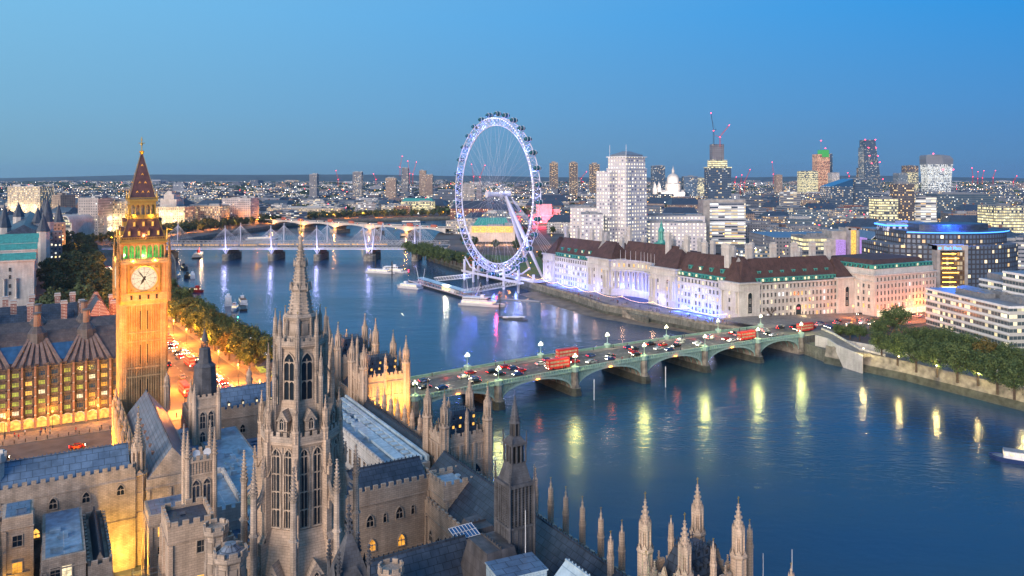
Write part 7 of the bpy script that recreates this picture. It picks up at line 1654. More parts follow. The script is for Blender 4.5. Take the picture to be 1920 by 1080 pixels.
for i in range(26):
    q = T0 @ Vector((8+i*14.5, R.choice((6, 9, 15, 18)), 15)); k = R.choice(list(CARS))
    if i % 4 == 0: bus(q.x-250, q.y+1230, 9.05, a_+pi/2*(1 if i % 8 else -1), 'bus on the far concrete bridge', 'traffic on the far bridge')
    else: car(k, q.x-250, q.y+1230, 9.05, a_+pi/2*(1 if i % 2 else -1), 'vehicle on the far concrete bridge', 'traffic on the far bridge')
# ================================================================ westminster pier on the left bank
pa, pb_ = Vector(P(442, 612, -3)), Vector(P(530, 700, -3)); dv = pb_-pa; ang = atan2(dv.y, dv.x); L_ = dv.length; m0 = (pa+pb_)/2
t = thing('river_pier', 'long low pier building with dark blue pitched roofs beside the embankment trees', 'pier', (m0.x, m0.y, -6), ang)
mb = MB(); mb.box(-L_/2, L_/2, -7, 7, 0, 1.4); mb.box(-L_/2+4, L_/2-4, -4.5, 3.5, 1.4, 4.2, 1); mb.build('pontoon', ['dark_metal', 'lit_warm'], t)
mb = MB(); mb.gable(-L_/2, L_/2, -6, 0, 4.3, 5.2, 'x'); mb.gable(-L_/2, L_/2, 0, 6.5, 4.3, 5.4, 'x'); mb.box(-L_/2, L_/2, -.15, .15, 4.3, 5.0, 1); mb.build('roof', ['slate', 'led_white'], t)
for x in (-L_/2+2, L_*.28, L_*.34): mb = MB(); mb.lathe(x, -7.5, [(1.2, 0), (1.2, 11), (.4, 11.6)], 8); mb.build('mooring_pile', ['black'], t, uv=False)
for i, (px_, py_, w_) in enumerate(((497, 680, 13), (520, 690, 10), (540, 700, 12))):
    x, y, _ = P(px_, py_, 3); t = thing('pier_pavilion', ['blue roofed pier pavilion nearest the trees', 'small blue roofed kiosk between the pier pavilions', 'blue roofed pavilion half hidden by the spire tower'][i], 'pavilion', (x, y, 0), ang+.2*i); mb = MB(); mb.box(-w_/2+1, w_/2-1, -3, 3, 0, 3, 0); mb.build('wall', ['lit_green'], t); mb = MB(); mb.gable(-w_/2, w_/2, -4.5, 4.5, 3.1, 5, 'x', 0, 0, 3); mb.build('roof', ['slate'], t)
x, y, _ = P(446, 604, 0); tag(link('signal_light', (lambda m: m.mesh('signal_light', ['lamp_green'], uv=False))((lambda m: (m.ball((0, 0, 0), .4, 6, 4), m.ball((0, 0, 1.8), .4, 6, 4), m)[2])(MB())), None, (x, y, 1)), 'two green signal lights at the outer end of the low pier', 'signal light')
# ================================================================ city materials
WARM = [(1, .50, .10), (1, .70, .30), (1, .88, .62)]; COOL = [(1, .58, .16), (1, .78, .42), (1, .92, .72), (.9, .97, 1)]
facade('city_stone', [(.20, .21, .24), (.30, .29, .29), (.38, .38, .40), (.16, .17, .20), (.26, .20, .17)], 3.3, 3.7, .42, .42, .24, COOL, 1.2, vary=True)
facade('city_glass', [(.13, .17, .22), (.18, .22, .27), (.08, .11, .15)], 2.4, 3.8, .85, .5, .33, COOL, 1.0, (.03, .07, .11), vary=True)
facade('city_band', [(.34, .36, .40), (.26, .28, .33), (.16, .18, .22)], 6.0, 3.6, .96, .42, .35, COOL, 1.0, vary=True)
facade('city_brick', [(.17, .075, .06), (.20, .12, .09), (.14, .09, .08), (.24, .19, .16)], 3.2, 3.4, .42, .5, .24, WARM, 1.4, vary=True)
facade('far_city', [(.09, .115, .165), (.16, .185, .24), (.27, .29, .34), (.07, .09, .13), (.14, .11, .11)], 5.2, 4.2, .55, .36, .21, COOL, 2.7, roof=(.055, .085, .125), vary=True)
facade('white_tower', (.50, .49, .53), 4.2, 4.0, .44, .46, .8, [(1, .80, .45), (1, .95, .80)], 1.1, (.14, .16, .22), .06)
facade('tower_dark', (.10, .09, .10), 3, 3.4, .6, .5, .32, WARM, 1.3, wallvar=.3)
facade('lit_office', (.16, .17, .18), 2.6, 3.7, .9, .6, .8, [(1, .8, .35), (1, .9, .5)], 1.1)
facade('gold_stone', (.42, .37, .29), 3.4, 3.8, .42, .52, .45, WARM, 1.3)
facade('skytower', (.05, .08, .13), 3.6, 4.2, .8, .4, .2, COOL, .9, (.03, .07, .13))
facade('copper_tower', (.30, .14, .10), 3, 4.0, .55, .62, .75, [(1, .45, .22), (1, .75, .45)], 1.15)
facade('walkie', (.20, .24, .30), 3.0, 4.2, .92, .5, .8, [(1, .9, .7), (.9, .97, 1)], 1.25)
facade('hotel_grid', (.035, .04, .055), 3.3, 3.5, .62, .66, .14, WARM, 1.2, (.10, .14, .20), .15)  # pane colour lightened to blue, a reflection put into the glass
facade('checker', (.50, .50, .54), 4.4, 3.1, .52, .58, .12, WARM, 1.2, (.04, .05, .07), .05)
facade('hospital', (.42, .44, .44), 2.2, 3.5, .93, .50, .28, [(1, .75, .35), (1, .9, .6)], 1.1, (.05, .08, .10), .08)
facade('cinema_band', (.40, .42, .46), 8, 4, .99, .45, .7, COOL, 1.2)
facade('atrium_glass', (.10, .07, .05), 2.0, 3.4, .8, .7, .4, WARM, .5, (.10, .06, .03))
CITYM = ['city_stone', 'city_glass', 'city_band', 'city_brick']
def plantbox(mb, x0, x1, y0, y1, z, rr, k=4, m=0):
    for _ in range(k):
        w_, d = rr.uniform(.12, .4)*(x1-x0), rr.uniform(.15, .4)*(y1-y0); x, y = rr.uniform(x0+.5, x1-w_-.5), rr.uniform(y0+.5, y1-d-.5); mb.box(x, x+w_, y, y+d, z, z+rr.uniform(1.5, 3.8), m)
def bld(label, px0, px1, pyt, Y, dep, mat, rot=0, name='building', group=None, plant=3, cat='building', z0=0):
    x0, x1 = (px0-960)/F*Y, (px1-960)/F*Y; zt = ZD(pyt, Y); w_ = x1-x0; t = thing(name, label, cat, ((x0+x1)/2, Y+dep/2, z0), rot, group); mb = MB(); mb.box(-w_/2, w_/2, -dep/2, dep/2, 0, zt-z0); mb.build('wall', [mat], t)
    if plant: rb = MB(); plantbox(rb, -w_/2, w_/2, -dep/2, dep/2, zt-z0, random.Random(int(px0)), plant); rb.box(-w_/2, w_/2, -dep/2, -dep/2+.4, zt-z0, zt-z0+.9); rb.box(-w_/2, w_/2, dep/2-.4, dep/2, zt-z0, zt-z0+.9); rb.build('roof_plant', ['grey_metal'], t)
    return t, w_, zt
KEEP = []     # (x0,x1,y0,y1) kept free of generic buildings
def keep(px0, px1, Y0, Y1): KEEP.append(((px0-960)/F, (px1-960)/F, Y0, Y1))
# ---------------------------------------------------------------- skyline towers (pixel extents give true widths at their real distances)
def crane(px_, pyb, Y, pyt, lean, label, k=1.0, mat='red_paint'):
    zb, zt = ZD(pyb, Y), ZD(pyt, Y); x, y, _ = PD(px_, Y); h = (zt-zb); t = thing('crane', label, 'crane', (x, y, zb), 0, 'cranes on the skyline'); s = max(.5, Y/2600)*k; hm = h*.45; mb = MB()
    for a in (-1, 1): mb.tube((a*s, 0, 0), (a*s, 0, hm), .35*s, 4)
    for i in range(int(hm/(3*s))): mb.tube((-s, 0, i*3*s), (s, 0, (i+1)*3*s), .22*s, 3)
    mb.build('mast', [mat], t, uv=False); mb = MB(); e = (lean, 0, h); mb.tube((0, 0, hm), e, .6*s, 4); mb.tube((0, 0, hm+2.4*s), (e[0]*.96, 0, h), .3*s, 3); mb.tube((0, 0, hm), (-lean*.25-4*(1 if lean > 0 else -1), 0, hm+3), .6*s, 4); mb.tube((-4*(1 if lean > 0 else -1), 0, hm+3), (e[0]*.6, 0, hm+(h-hm)*.6), .15*s, 3); mb.build('jib', [mat], t, uv=False)
    mb = MB(); mb.ball(e, 1.0*s, 6, 4); mb.ball((0, 0, hm), .9*s, 6, 4); mb.build('warning_light', ['lamp_red'], t, uv=False)
t, w_, zt = bld('concrete tower core with cranes on top rising over a new glass tower', 1329, 1371, 315, 1500, 36, 'skytower', cat='tower', name='glass_tower'); mb = MB(); mb.box(-13, 10, -10, 10, zt, ZD(270, 1500)); mb.build('core', ['city_stone'], t); mb = MB(); mb.box(-w_/2-1, w_/2+1, -19, 19, zt, zt+2); mb.box(-16, 15, -15, 15, zt, ZD(300, 1500)); mb.build('site_floors', ['lit_office'], t)
crane(1338, 272, 1498, 212, -5, 'tall dark crane on the tower core, the highest point of the skyline', 1.6, 'dark_metal'); crane(1350, 275, 1498, 235, 18, 'second crane on the tower core leaning right', 1.4)
mb = MB(); mb.ball((0, 0, 0), 1.6, 6, 4); 
t, w_, zt = bld('copper lit city tower with a green illuminated crown and mast', 1532, 1556, 289, 3100, 50, 'copper_tower', cat='tower', name='skyscraper', plant=0); mb = MB(); mb.box(-6, 22, -26, 20, zt-12, ZD(281, 3100)); mb.build('crown', ['green_lit'], t); mb = MB(); mb.tube((0, 0, zt), (0, 0, ZD(263, 3100)), .7, 5); mb.ball((0, 0, ZD(263, 3100)), 1.8, 6, 4, 1); mb.ball((10, -20, ZD(278, 3100)), 1.8, 6, 4, 1); mb.build('mast', ['grey_metal', 'lamp_red'], t)
bld('thin blue glass tower touching the copper lit tower', 1556, 1561, 288, 3250, 40, 'skytower', cat='tower', name='skyscraper', plant=0)
bld('pale lit tower block left of the copper lit tower', 1504, 1534, 321, 2900, 50, 'lit_office', cat='tower', name='skyscraper'); bld('small pale tower right of the copper lit tower', 1560, 1574, 324, 3000, 40, 'city_stone', cat='tower', name='skyscraper')
t = thing('skyscraper', 'dark wedge shaped city tower with red lights down its sloping edge', 'tower', PD(1622, 3100)); k = 3100/F; zt = ZD(262, 3100); mb = MB(); mb.add([(0, 0, 0), (34*k, 0, 0), (19*k, 0, zt), (0, 0, zt), (0, 50, 0), (34*k, 50, 0), (19*k, 50, zt), (0, 50, zt)], [(0, 1, 2, 3), (1, 5, 6, 2), (4, 0, 3, 7), (5, 4, 7, 6), (3, 2, 6, 7)]); mb.build('wall', ['skytower'], t); mb = MB(); mb.box(-5, 2, 10, 50, 0, zt-30); mb.build('service_core', ['city_glass'], t); mb = MB()
for i, (a, b_) in enumerate(((0, 0), (19, 0), (6, 15), (20, 15), (8, 30), (24, 30), (12, 44), (27, 42), (33, 74))): mb.ball((a*k, -2, zt-b_*k), 1.9, 6, 4)
mb.build('warning_light', ['lamp_red'], t, uv=False)
bld('short dark block left of the wedge shaped tower', 1614, 1624, 315, 3200, 40, 'tower_dark', cat='tower', name='skyscraper'); t, w_, zt = bld('dark topped tower between the wedge tower and the flared tower', 1701, 1722, 311, 3000, 44, 'lit_office', cat='tower', name='skyscraper'); mb = MB(); mb.box(-w_/2-.3, w_/2+.3, -22.3, 22.3, zt-26, zt+1); mb.build('dark_crown', ['tower_dark'], t)
bld('lit block at the foot of the dark topped tower', 1685, 1702, 325, 2950, 44, 'city_glass', cat='tower', name='skyscraper')
t = thing('skyscraper', 'bright flared city tower that widens towards its curved top', 'tower', PD(1762, 3000)); k = 3000/F; mb = MB(); lv = []
for pyt, hw, sh in ((362, 21, 0), (345, 21.5, 0), (325, 23, 0), (308, 25, 0), (298, 25.5, 0), (292, 22, -3), (290, 14, -8)): lv.append((ZD(pyt, 3000), hw*k, sh*k))
for (z0, h0, s0), (z1, h1, s1) in zip(lv, lv[1:]):
    v = [(-h0+s0, 0, z0), (h0*.2+s0, -6, z0), (h0+s0, 0, z0), (h0+s0, 50, z0), (-h0+s0, 50, z0)]; v += [(-h1+s1, 0, z1), (h1*.2+s1, -6, z1), (h1+s1, 0, z1), (h1+s1, 50, z1), (-h1+s1, 50, z1)]; mb.add(v, [(i, (i+1) % 5, 5+(i+1) % 5, 5+i) for i in range(5)], 0 if z1 < ZD(303, 3000) else 1)
mb.add([(-14*k-8*k+0, 0, lv[-1][0]), (6*k, 0, lv[-1][0]), (6*k, 50, lv[-1][0]), (-22*k, 50, lv[-1][0])], [(0, 1, 2, 3)], 1); mb.build('wall', ['walkie', 'grey_metal'], t); mb = MB(); mb.ball((-12*k, 0, ZD(288, 3000)), 2, 6, 4); mb.ball((25*k, -2, ZD(318, 3000)), 2, 6, 4); mb.ball((4*k, -8, ZD(318, 3000)), 2, 6, 4); mb.build('warning_light', ['lamp_red'], t, uv=False)
for i, (a, b_) in enumerate(((1031, 1046), (1068, 1083), (1106, 1124))): t, w_, zt = bld('dark brown residential tower with balconies, %s of three right of the wheel' % ['left', 'middle', 'right'][i], a, b_, 306+(i == 2)*2, 2600+i*30, 28, 'tower_dark', cat='tower', name='tower_block'); mb = MB(); [mb.box(x-.6, x+.6, -15.2, -14, 0, zt) for x in [-w_/2+j*w_/5 for j in range(6)]]; mb.box(-w_/4, w_/4, -6, 6, zt, zt+6); mb.build('balcony_stack', ['stone_base'], t)
t = thing('cathedral', 'white floodlit cathedral dome with lantern and columns on the skyline', 'cathedral', PD(1262, 2500)); s = 2500/F; mb = MB(); z = lambda p: ZD(p, 2500)
mb.lathe(0, 0, [(14.5*s, 0), (14.5*s, z(358)), (14*s, z(357.5)), (13*s, z(356)), (13*s, z(345)), (14*s, z(344.5)), (11.5*s, z(343)), (11.5*s, z(338)), (11*s, z(333)), (9.5*s, z(329.5)), (6.5*s, z(326.8)), (3*s, z(325.2)), (2.6*s, z(325)), (2.4*s, z(319.5)), (3*s, z(319)), (1*s, z(316)), (.3*s, z(312)), (.01, z(310))], 24); [mb.tube((13.6*s*cos(i*pi/14), 13.6*s*sin(i*pi/14), z(356)), (13.6*s*cos(i*pi/14), 13.6*s*sin(i*pi/14), z(345)), 1.0, 5, 1) for i in range(28)]; mb.build('dome', ['stone_pale', 'stone_pale'], t); mb = MB(); mb.box(-32*s, 20*s, -20, 30, 0, z(360)); mb.gable(-32*s, 20*s, -12, 20, z(360), z(356), 'x'); mb.build('nave', ['stone_pale'], t)
for x in (-28*s, -36*s): mb = MB(); mb.box(x-6, x+6, -20, -8, 0, z(352)); mb.lathe(x, -14, [(6, z(352)), (5, z(348)), (3, z(345)), (.3, z(340))], 8); mb.build('bell_tower', ['stone_pale'], t)
lamp((PD(1262, 2430)[0], 2430, 40), (1, .82, .72), 420000, 4)
bld('tall glass office left of the cathedral dome', 1224, 1247, 311, 2700, 40, 'skytower', cat='tower', name='tower_block'); bld('glass office right of the cathedral dome', 1283, 1308, 331, 2500, 40, 'skytower', name='office_block'); bld('low pale office beside the cathedral', 1308, 1329, 334, 2500, 40, 'lit_office', name='office_block')
# white office tower and its wings
t = thing('white_office_tower', 'tall white stone office tower with a full grid of lit windows', 'tower', PD(1174, 845), rad(38)); zt = ZD(293, 845); mb = MB(); mb.box(0, 33, 0, 30, 0, zt-14); mb.box(1.2, 31.8, 1.2, 28.8, zt-14, zt); mb.box(-1.5, 4, -1.5, 4, 0, zt-12); mb.box(-12, 0, 13, 34, 0, zt-16); 
mb.build('wall', ['white_tower'], t); mb = MB(); mb.gable(3, 30, 3, 27, zt+2, zt+6, 'x', 0, 0, 9, 2); mb.box(3, 30, 3, 27, zt, zt+2); mb.build('roof', ['grey_metal'], t); mb = MB(); mb.box(-.4, 33.4, -.4, 30.4, zt-.8, zt+.2); mb.box(-.3, 33.3, -.3, 30.3, zt-13.6, zt-12.8); mb.build('cornice', ['white_paint'], t)
for x, y in ((2, 2), (1, 26)): mb = MB(); mb.tube((x, y, zt), (x, y, zt+13), .25, 5); mb.build('flagpole', ['white_paint'], t)
for i, (a, b_, p, Y, d) in enumerate(((1072, 1134, 390, 900, 40), (1093, 1134, 402, 830, 40), (1218, 1324, 405, 940, 50), (1218, 1325, 418, 880, 30))): bld(['white office wing left of the white tower, rear part', 'white office wing left of the white tower, front part', 'upper grey roofed office wing right of the white tower', 'long white office wing right of the white tower'][i], a, b_, p, Y, d, 'white_tower', rad(-4), 'office_wing')
t, w_, zt = bld('slab office with bright window bands and a blank white end wall', 1320, 1398, 381, 960, 26, 'cinema_band', 0, 'office_block'); mb = MB(); mb.box(-w_/2-1, -w_/2+7, -14, 14, 0, zt+4); mb.box(-w_/2+7, w_/2, -12, 12, zt, zt+4.5); mb.build('blank_wall', ['concrete'], t)
# arts buildings by the wheel
t, w_, zt = bld('concert hall with a green copper roof and glowing terrace front behind the wheel', 880, 966, 424, 1000, 60, 'stone_pale', 0, 'concert_hall', plant=4); mb = MB(); mb.gable(-w_/2+4, w_/2-6, -20, 28, zt, zt+9, 'x', 0, 0, 6, 12); mb.build('roof', ['copper'], t); mb = MB(); mb.box(-w_/2+3, w_/2-3, -30.4, -30, 12, 20); mb.build('glazing', ['lit_warm'], t)
for dx in (-20, 0, 20): lamp((PD(920, 980)[0]+dx, 955, 4), (1, .45, .2), 26000, 1)
t = thing('theatre', 'concrete theatre blocks flooded with red light right of the wheel', 'theatre', PD(1026, 1300)); mb = MB(); mb.box(-18, 8, 0, 26, 0, ZD(383, 1300)); mb.box(9, 22, 6, 30, 0, ZD(392, 1300)); mb.box(-26, 16, -6, 20, 0, ZD(402, 1300)); mb.box(-60, -44, 0, 20, 0, ZD(404, 1300)); [mb.box(-30, 26, -10+i*2, -6, 6+i*5, 7+i*5) for i in range(3)]; mb.build('fly_tower', ['concrete'], t)
for dx, z, e in ((-8, 20, 420000), (14, 24, 150000), (-52, 16, 80000)): lamp((PD(1026, 1300)[0]+dx, 1278, z), (1, .03, .06), e, 1.5)
# building by the station, hotel and others on the right
t, w_, zt = bld('modern office with a glowing yellow stair tower and violet lit end walls', 1506, 1550, 445, 690, 30, 'lit_office', 0, 'office_block'); mb = MB(); kk = 690/F
def pbox(a, b_, p, y0, y1, mm, z0=0): mb.box((a-1528)*kk, (b_-1528)*kk, y0-15, y1-15, z0, ZD(p, 690), mm)
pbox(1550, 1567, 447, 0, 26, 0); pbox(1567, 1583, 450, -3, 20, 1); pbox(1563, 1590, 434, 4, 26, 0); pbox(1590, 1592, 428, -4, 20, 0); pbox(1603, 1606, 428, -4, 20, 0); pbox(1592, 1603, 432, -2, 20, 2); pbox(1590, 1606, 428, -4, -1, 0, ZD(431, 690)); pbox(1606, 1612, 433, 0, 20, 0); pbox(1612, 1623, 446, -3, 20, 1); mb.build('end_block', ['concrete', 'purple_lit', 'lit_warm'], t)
mb = MB(); x0_ = PD(1620, 760)[0]
for i in range(6): mb.add([(i*5, 0, 24+(0 if i % 2 == 0 else 4)), ((i+1)*5, 0, 24+(4 if i % 2 == 0 else 0)), ((i+1)*5, 90, 24+(4 if i % 2 == 0 else 0)), (i*5, 90, 24+(0 if i % 2 == 0 else 4))], [(0, 1, 2, 3)], 0); mb.tube((i*5, -.2, 24+(0 if i % 2 == 0 else 4)), ((i+1)*5, -.2, 24+(4 if i % 2 == 0 else 0)), .35, 4, 2)
mb.box(0, 30, 0, .5, 0, 24, 1); mb.box(-90, 0, 8, 90, 0, 25, 3, 0); mb.box(30, 50, 10, 90, 0, 30, 3, 0); o = mb.build('railway_station', ['lead', 'lit_green', 'white_paint', 'city_stone']); o.location = (x0_, 745, 0); tag(o, 'railway station with zigzag white roof edge and a glowing glass front', 'station')
t, w_, zt = bld('white and black checkered block with a blue neon roof edge', 1668, 1716, 424, 600, 24, 'checker', rad(-8), 'apartment_block'); mb = MB(); mb.box(-w_/2-1.2, w_/2+14, -13.4, 14, zt, zt+1.0); mb.build('neon_edge', ['neon_blue'], t); mb = MB(); mb.box(-w_/2, w_/2+13, -12, 13, zt+1, zt+2.6); mb.build('roof', ['grey_metal'], t)
# hotel: curved dark grid front with glass slot
ht = thing('hotel', 'large curved dark hotel with a glass atrium slot and blue neon roof ring', 'hotel', PD(1805, 560)); k = 560/F
def curve(r_, a0_, a1_, n_, cy_): return [(r_*sin(a0_+(a1_-a0_)*i/n_), cy_-r_*cos(a0_+(a1_-a0_)*i/n_)) for i in range(n_+1)]
outer = curve(75, -.66, .9, 24, 75); zt = ZD(462, 560); mb = MB(); mb.prism(outer+[(60, 60), (-46, 60)], 0, zt); mb.build('wall', ['hotel_grid'], ht)
o2 = curve(68, -.52, .86, 20, 75); z2 = ZD(441, 560); mb = MB(); mb.prism(o2+[(52, 58), (-36, 58)], zt, z2); mb.build('upper_storeys', ['hotel_grid'], ht)
mb = MB(); o3 = curve(69.5, -.5, .86, 20, 75)
for (a, b_), (c, d) in zip(o3, o3[1:]): mb.tube((a, b_, z2+1.2), (c, d, z2+1.2), .38, 5)
mb.build('neon_ring', ['neon_blue'], ht, uv=False); mb = MB(); mb.prism(curve(67, -.5, .84, 16, 75)+[(48, 56), (-34, 56)], z2, z2+2); mb.prism(curve(58, -.36, .7, 16, 75)+[(34, 50), (-20, 50)], z2+2, z2+6.5); mb.build('roof', ['slate'], ht)
lamp(tuple(Vector(ht.location)+Vector((0, 12, z2+9))), (.03, .15, 1), 90000, 2)
mb = MB(); x0_, x1_ = (1757-1805)*k, (1803-1805)*k; mb.box(x0_, x1_, -3.4, 8, 0, zt-4, 0); mb.box(x0_-2.2, x0_, -4.2, 8, 0, zt+1, 1); mb.box(x1_, x1_+2.2, -4.2, 8, 0, zt+1, 1); mb.box(x0_-2.2, x1_+2.2, -4.4, 8, zt-2.5, zt+1.2, 1)
for i in range(8): mb.box(x0_+2, x1_-4-(i % 3)*2, -3.5, -3.42, 5+i*3.4, 5.5+i*3.4, 2)
mb.build('atrium', ['atrium_glass', 'concrete', 'lamp_orange'], ht)
fc = bpy.data.curves.new('hotel_sign', 'FONT'); fc.body = 'Park Plaza'; fc.size = 3.0; fc.extrude = .08; fc.align_x = 'CENTER'; fo = bpy.data.objects.new('tmp', fc); COL.objects.link(fo); bpy.context.view_layer.update(); me = bpy.data.meshes.new_from_object(fo.evaluated_get(bpy.context.evaluated_depsgraph_get())); bpy.data.objects.remove(fo); me.materials.clear(); me.materials.append(MATS['neon_blue']); o = link('hotel_sign', me, ht, ((x0_+x1_)/2, -4.6, zt-1.9)); o.rotation_euler = (pi/2, 0, 0); mb = MB(); [mb.box((x0_+x1_)/2-10.3+i*1.1, (x0_+x1_)/2-9.5+i*1.1, -4.6, -4.45, zt-1.8+i*.3, zt-.2) for i in range(2)]; mb.build('sign_emblem', ['neon_blue'], ht)
# annex with red brown mansard
t = thing('stone_annex', 'pale stone corner block with a brown mansard and green dormers, its foot lit pink', 'building', PD(1640, 465), rad(26)); zt = 24.5; mb = MB(); mb.box(0, 56, 0, 44, 0, zt); mb.box(-.5, 56.5, -.5, 44.5, zt-3.6, zt-3.1); mb.box(-.8, 56.8, -.8, 44.8, zt, zt+.8); mb.box(1.2, 55, 1.2, 43, zt+.8, zt+4); mb.build('wall', ['stone_pale'], t); mb = MB(); mb.gable(1.5, 54.5, 1.5, 42.5, zt+4, zt+9, 'x', 0, 0, 5, 15); r_o = mb.build('roof', ['tile_brown'], t); sp = []; dm = []
for i in range(17): x = 2.4+i*3.2; sp += [(pick(.35 if z < 9 else .12), (x, 0, z), 0) for z in (5, 9, 13, 17, 21.2)]; dm.append(('Dpale' if i % 6 == 0 else 'Ddark', (x, 3.2, zt+4.2), 0))
for i in range(11): y = 42-i*3.8; sp += [(pick(.1), (0, y, z), -pi/2) for z in (5, 9, 13, 17)]; dm.append(('Ddark', (3.2, y, zt+4.2), -pi/2))
mb = MB(); mb.box(2, 54, -.8, 0, 0, 3.6); mb.build('shop_front', ['lit_pale'], t); many(t, 'window', WT, sp); many(r_o, 'dormer', WT, dm)
x, y, _ = PD(1640, 465)
for i in range(4): lamp((x+8+i*12, y-6+i*6, 3.5), (1, .22, .08), 3800, .5)
# hospital
for i, (lab, loc, rz, w_, d, zt) in enumerate((('long low hospital block with white horizontal bands and rows of windows', (241, 412, 0), rad(-84), 64, 20, 19.8), ('taller white banded hospital block at the right edge', (262, 372, 0), rad(-84), 70, 26, 34), ('small banded hospital block between the hotel and the hospital', (262, 418, 0), rad(-84), 26, 22, 27))):
    t = thing('hospital_block', lab, 'hospital', loc, rz); mb = MB(); mb.box(-w_/2, w_/2, 0, d, 0, zt); mb.build('wall', ['hospital'], t); mb = MB(); [mb.box(-w_/2-.3, w_/2+.3, -.35, 0, z-.35, z+.55) for z in [3.5*j for j in range(1, int(zt/3.5)+1)]]; mb.box(-w_/2-.3, w_/2+.3, -.35, d, zt, zt+1.1); mb.build('floor_band', ['white_paint'], t); mb = MB(); plantbox(mb, -w_/2, w_/2, 2, d, zt+1, random.Random(i), 6); mb.box(-w_/2+.5, w_/2-.5, .5, d-.5, zt+1, zt+1.2); mb.build('roof_plant', ['grey_metal'], t)
# brown towers and offices right
bld('dark brown brick tower with a lit lift shaft', 1683, 1715, 345, 1180, 24, 'tower_dark', 0, 'tower_block', cat='tower'); bld('brown office block with warm lit rows beside the dark brick tower', 1645, 1684, 373, 1120, 26, 'lit_office', 0, 'office_block')
bld('white ribbed slab right of the dark brick tower', 1716, 1756, 370, 1200, 24, 'cinema_band', 0, 'office_block'); bld('long grey office range beyond the blue roofed hotel', 1757, 1872, 364, 1500, 50, 'city_glass', 0, 'office_block'); bld('broad office lit yellow on every floor at the right edge', 1868, 1925, 387, 1000, 40, 'lit_office', 0, 'office_block')
t, w_, zt = bld('big blue glass office with a sloping top', 1557, 1600, 350, 1750, 60, 'skytower', 0, 'glass_office', plant=0); mb = MB(); mb.add([(-w_/2, -30, zt), (w_/2, -30, zt), (w_/2, -30, zt+18), (-w_/2, 30, zt), (w_/2, 30, zt), (w_/2, 30, zt+18)], [(0, 1, 2), (1, 4, 5, 2), (4, 3, 5), (0, 2, 5, 3)]); mb.build('roof', ['glass_blue'], t); bld('big blue glass office with vertical fins joined to the sloping one', 1601, 1632, 336, 1760, 60, 'skytower', 0, 'glass_office')
for i, (a, b_, p, Y) in enumerate(((580, 594, 327, 2300), (661, 678, 323, 2400), (723, 742, 334, 2300), (753, 765, 315, 2700), (786, 798, 320, 2600), (797, 811, 328, 2500), (893, 903, 347, 1500), (866, 890, 345, 1900), (1455, 1467, 328, 3000))): bld('tall block standing above the roofs, %s' % ['far left between clock tower and spire', 'with a red top light right of the first', 'broad and pale', 'slim with cranes', 'with a lit green middle', 'stepped beside the slim one', 'seen through the wheel', 'beside the wheel rim', 'slim between the cranes and the copper lit tower'][i], a, b_, p, Y, 26, CITYM[(i*3) % 3], 0, 'tower_block', cat='tower')
for i, (px_, pyb, Y, pyt, ln) in enumerate(((750, 330, 2690, 293, 8), (768, 345, 2500, 302, -6), (774, 345, 2500, 304, 12), (634, 350, 2000, 320, -6), (705, 345, 2400, 326, -8), (888, 350, 2200, 308, -6), (900, 350, 2200, 310, 14), (1388, 365, 1900, 328, 4), (1396, 362, 1900, 318, 14), (1378, 350, 2500, 332, 4), (1450, 345, 2600, 304, -4), (1592, 335, 3000, 324, -5), (1833, 345, 3200, 322, 2), (1842, 345, 3200, 320, 6), (1862, 345, 3200, 320, 10), (1900, 350, 3200, 330, 14), (1824, 345, 3000, 315, -3), (1032, 345, 2900, 320, 4), (1090, 345, 2400, 322, 16))): crane(px_, pyb, Y, pyt, ln, 'thin construction crane with red warning lights %s' % ('between the spire and the wheel' if px_ < 860 else 'beside the wheel' if px_ < 1100 else 'right of the topped out tower core' if px_ < 1500 else 'near the flared tower'))
# ---------------------------------------------------------------- whitehall side
t = pt('ministry_building', 'white stone government building with four teal roofed pavilions at the left edge', 'building', -40, 660); mb = MB(); mb.box(-40, 30, -94, 100, 0, 28); mb.build('wall', ['gold_stone' if 0 else 'stone_pale'], t); mt_ = MB(); sp = []
for i, n_ in enumerate((-96, -17, 45, 93)):
    pm = MB(); pm.box(-40, 33, n_, n_+17, 0, 33); pm.box(-40.5, 33.6, n_-.6, n_+17.6, 32.4, 33.4); pm.build('pavilion', ['stone_pale'], t); rb = MB(); rb.gable(-41, 34, n_-.8, n_+17.8, 33.4, 37, 'x', 0, 1); rb.build('roof', ['copper', 'stone_pale'], t)
    if i == 0: cs = [('c', (-26+q*6.2, n_-.8, 10), 0) for q in range(9)]; many(t, 'column', {'c': (colm, ['stone_pale'])}, cs); sp += [(pick(.05), (-23+q*6.2, n_, z), 0) for q in range(8) for z in (12, 16.5, 22, 26.5)]
many(t, 'window', WT, sp)
t = pt('turreted_building', 'turreted mansion block with steep dark roofs and an orange lit gable end', 'building', -18, 950); mb = MB(); mb.box(-22, 22, -150, 170, 0, 29); mb.box(22, 34, -40, -14, 0, 38); mb.box(22, 30, -110, -95, 0, 33); mb.build('wall', ['city_stone'], t); mb = MB(); mb.gable(-22, 22, -150, 170, 29, 42, 'y', 0, 0, 8); mb.build('roof', ['slate'], t)
for i, (e, n_) in enumerate(((15, -148), (-15, -120), (18, -100), (28, -27), (10, -60), (18, 0), (12, 45), (16, 90), (-8, 20), (14, 140))): mb = MB(); hh = 36+(i % 3)*3; mb.frus(e, n_, 0, hh, 5.5, 5.5, 8, None, 1); mb.frus(e, n_, hh, hh+15+(i % 2)*5, 6, .3, 8, None, 0); mb.tube((e, n_, hh+14), (e, n_, hh+24), .2, 4, 0); mb.build('turret', ['slate', 'stone_pale'], t)
for z in (6, 18): x, y, _ = PE(12, 900, 0); lamp((x+6, y-4, z), (1, .32, .04), 26000, 1)
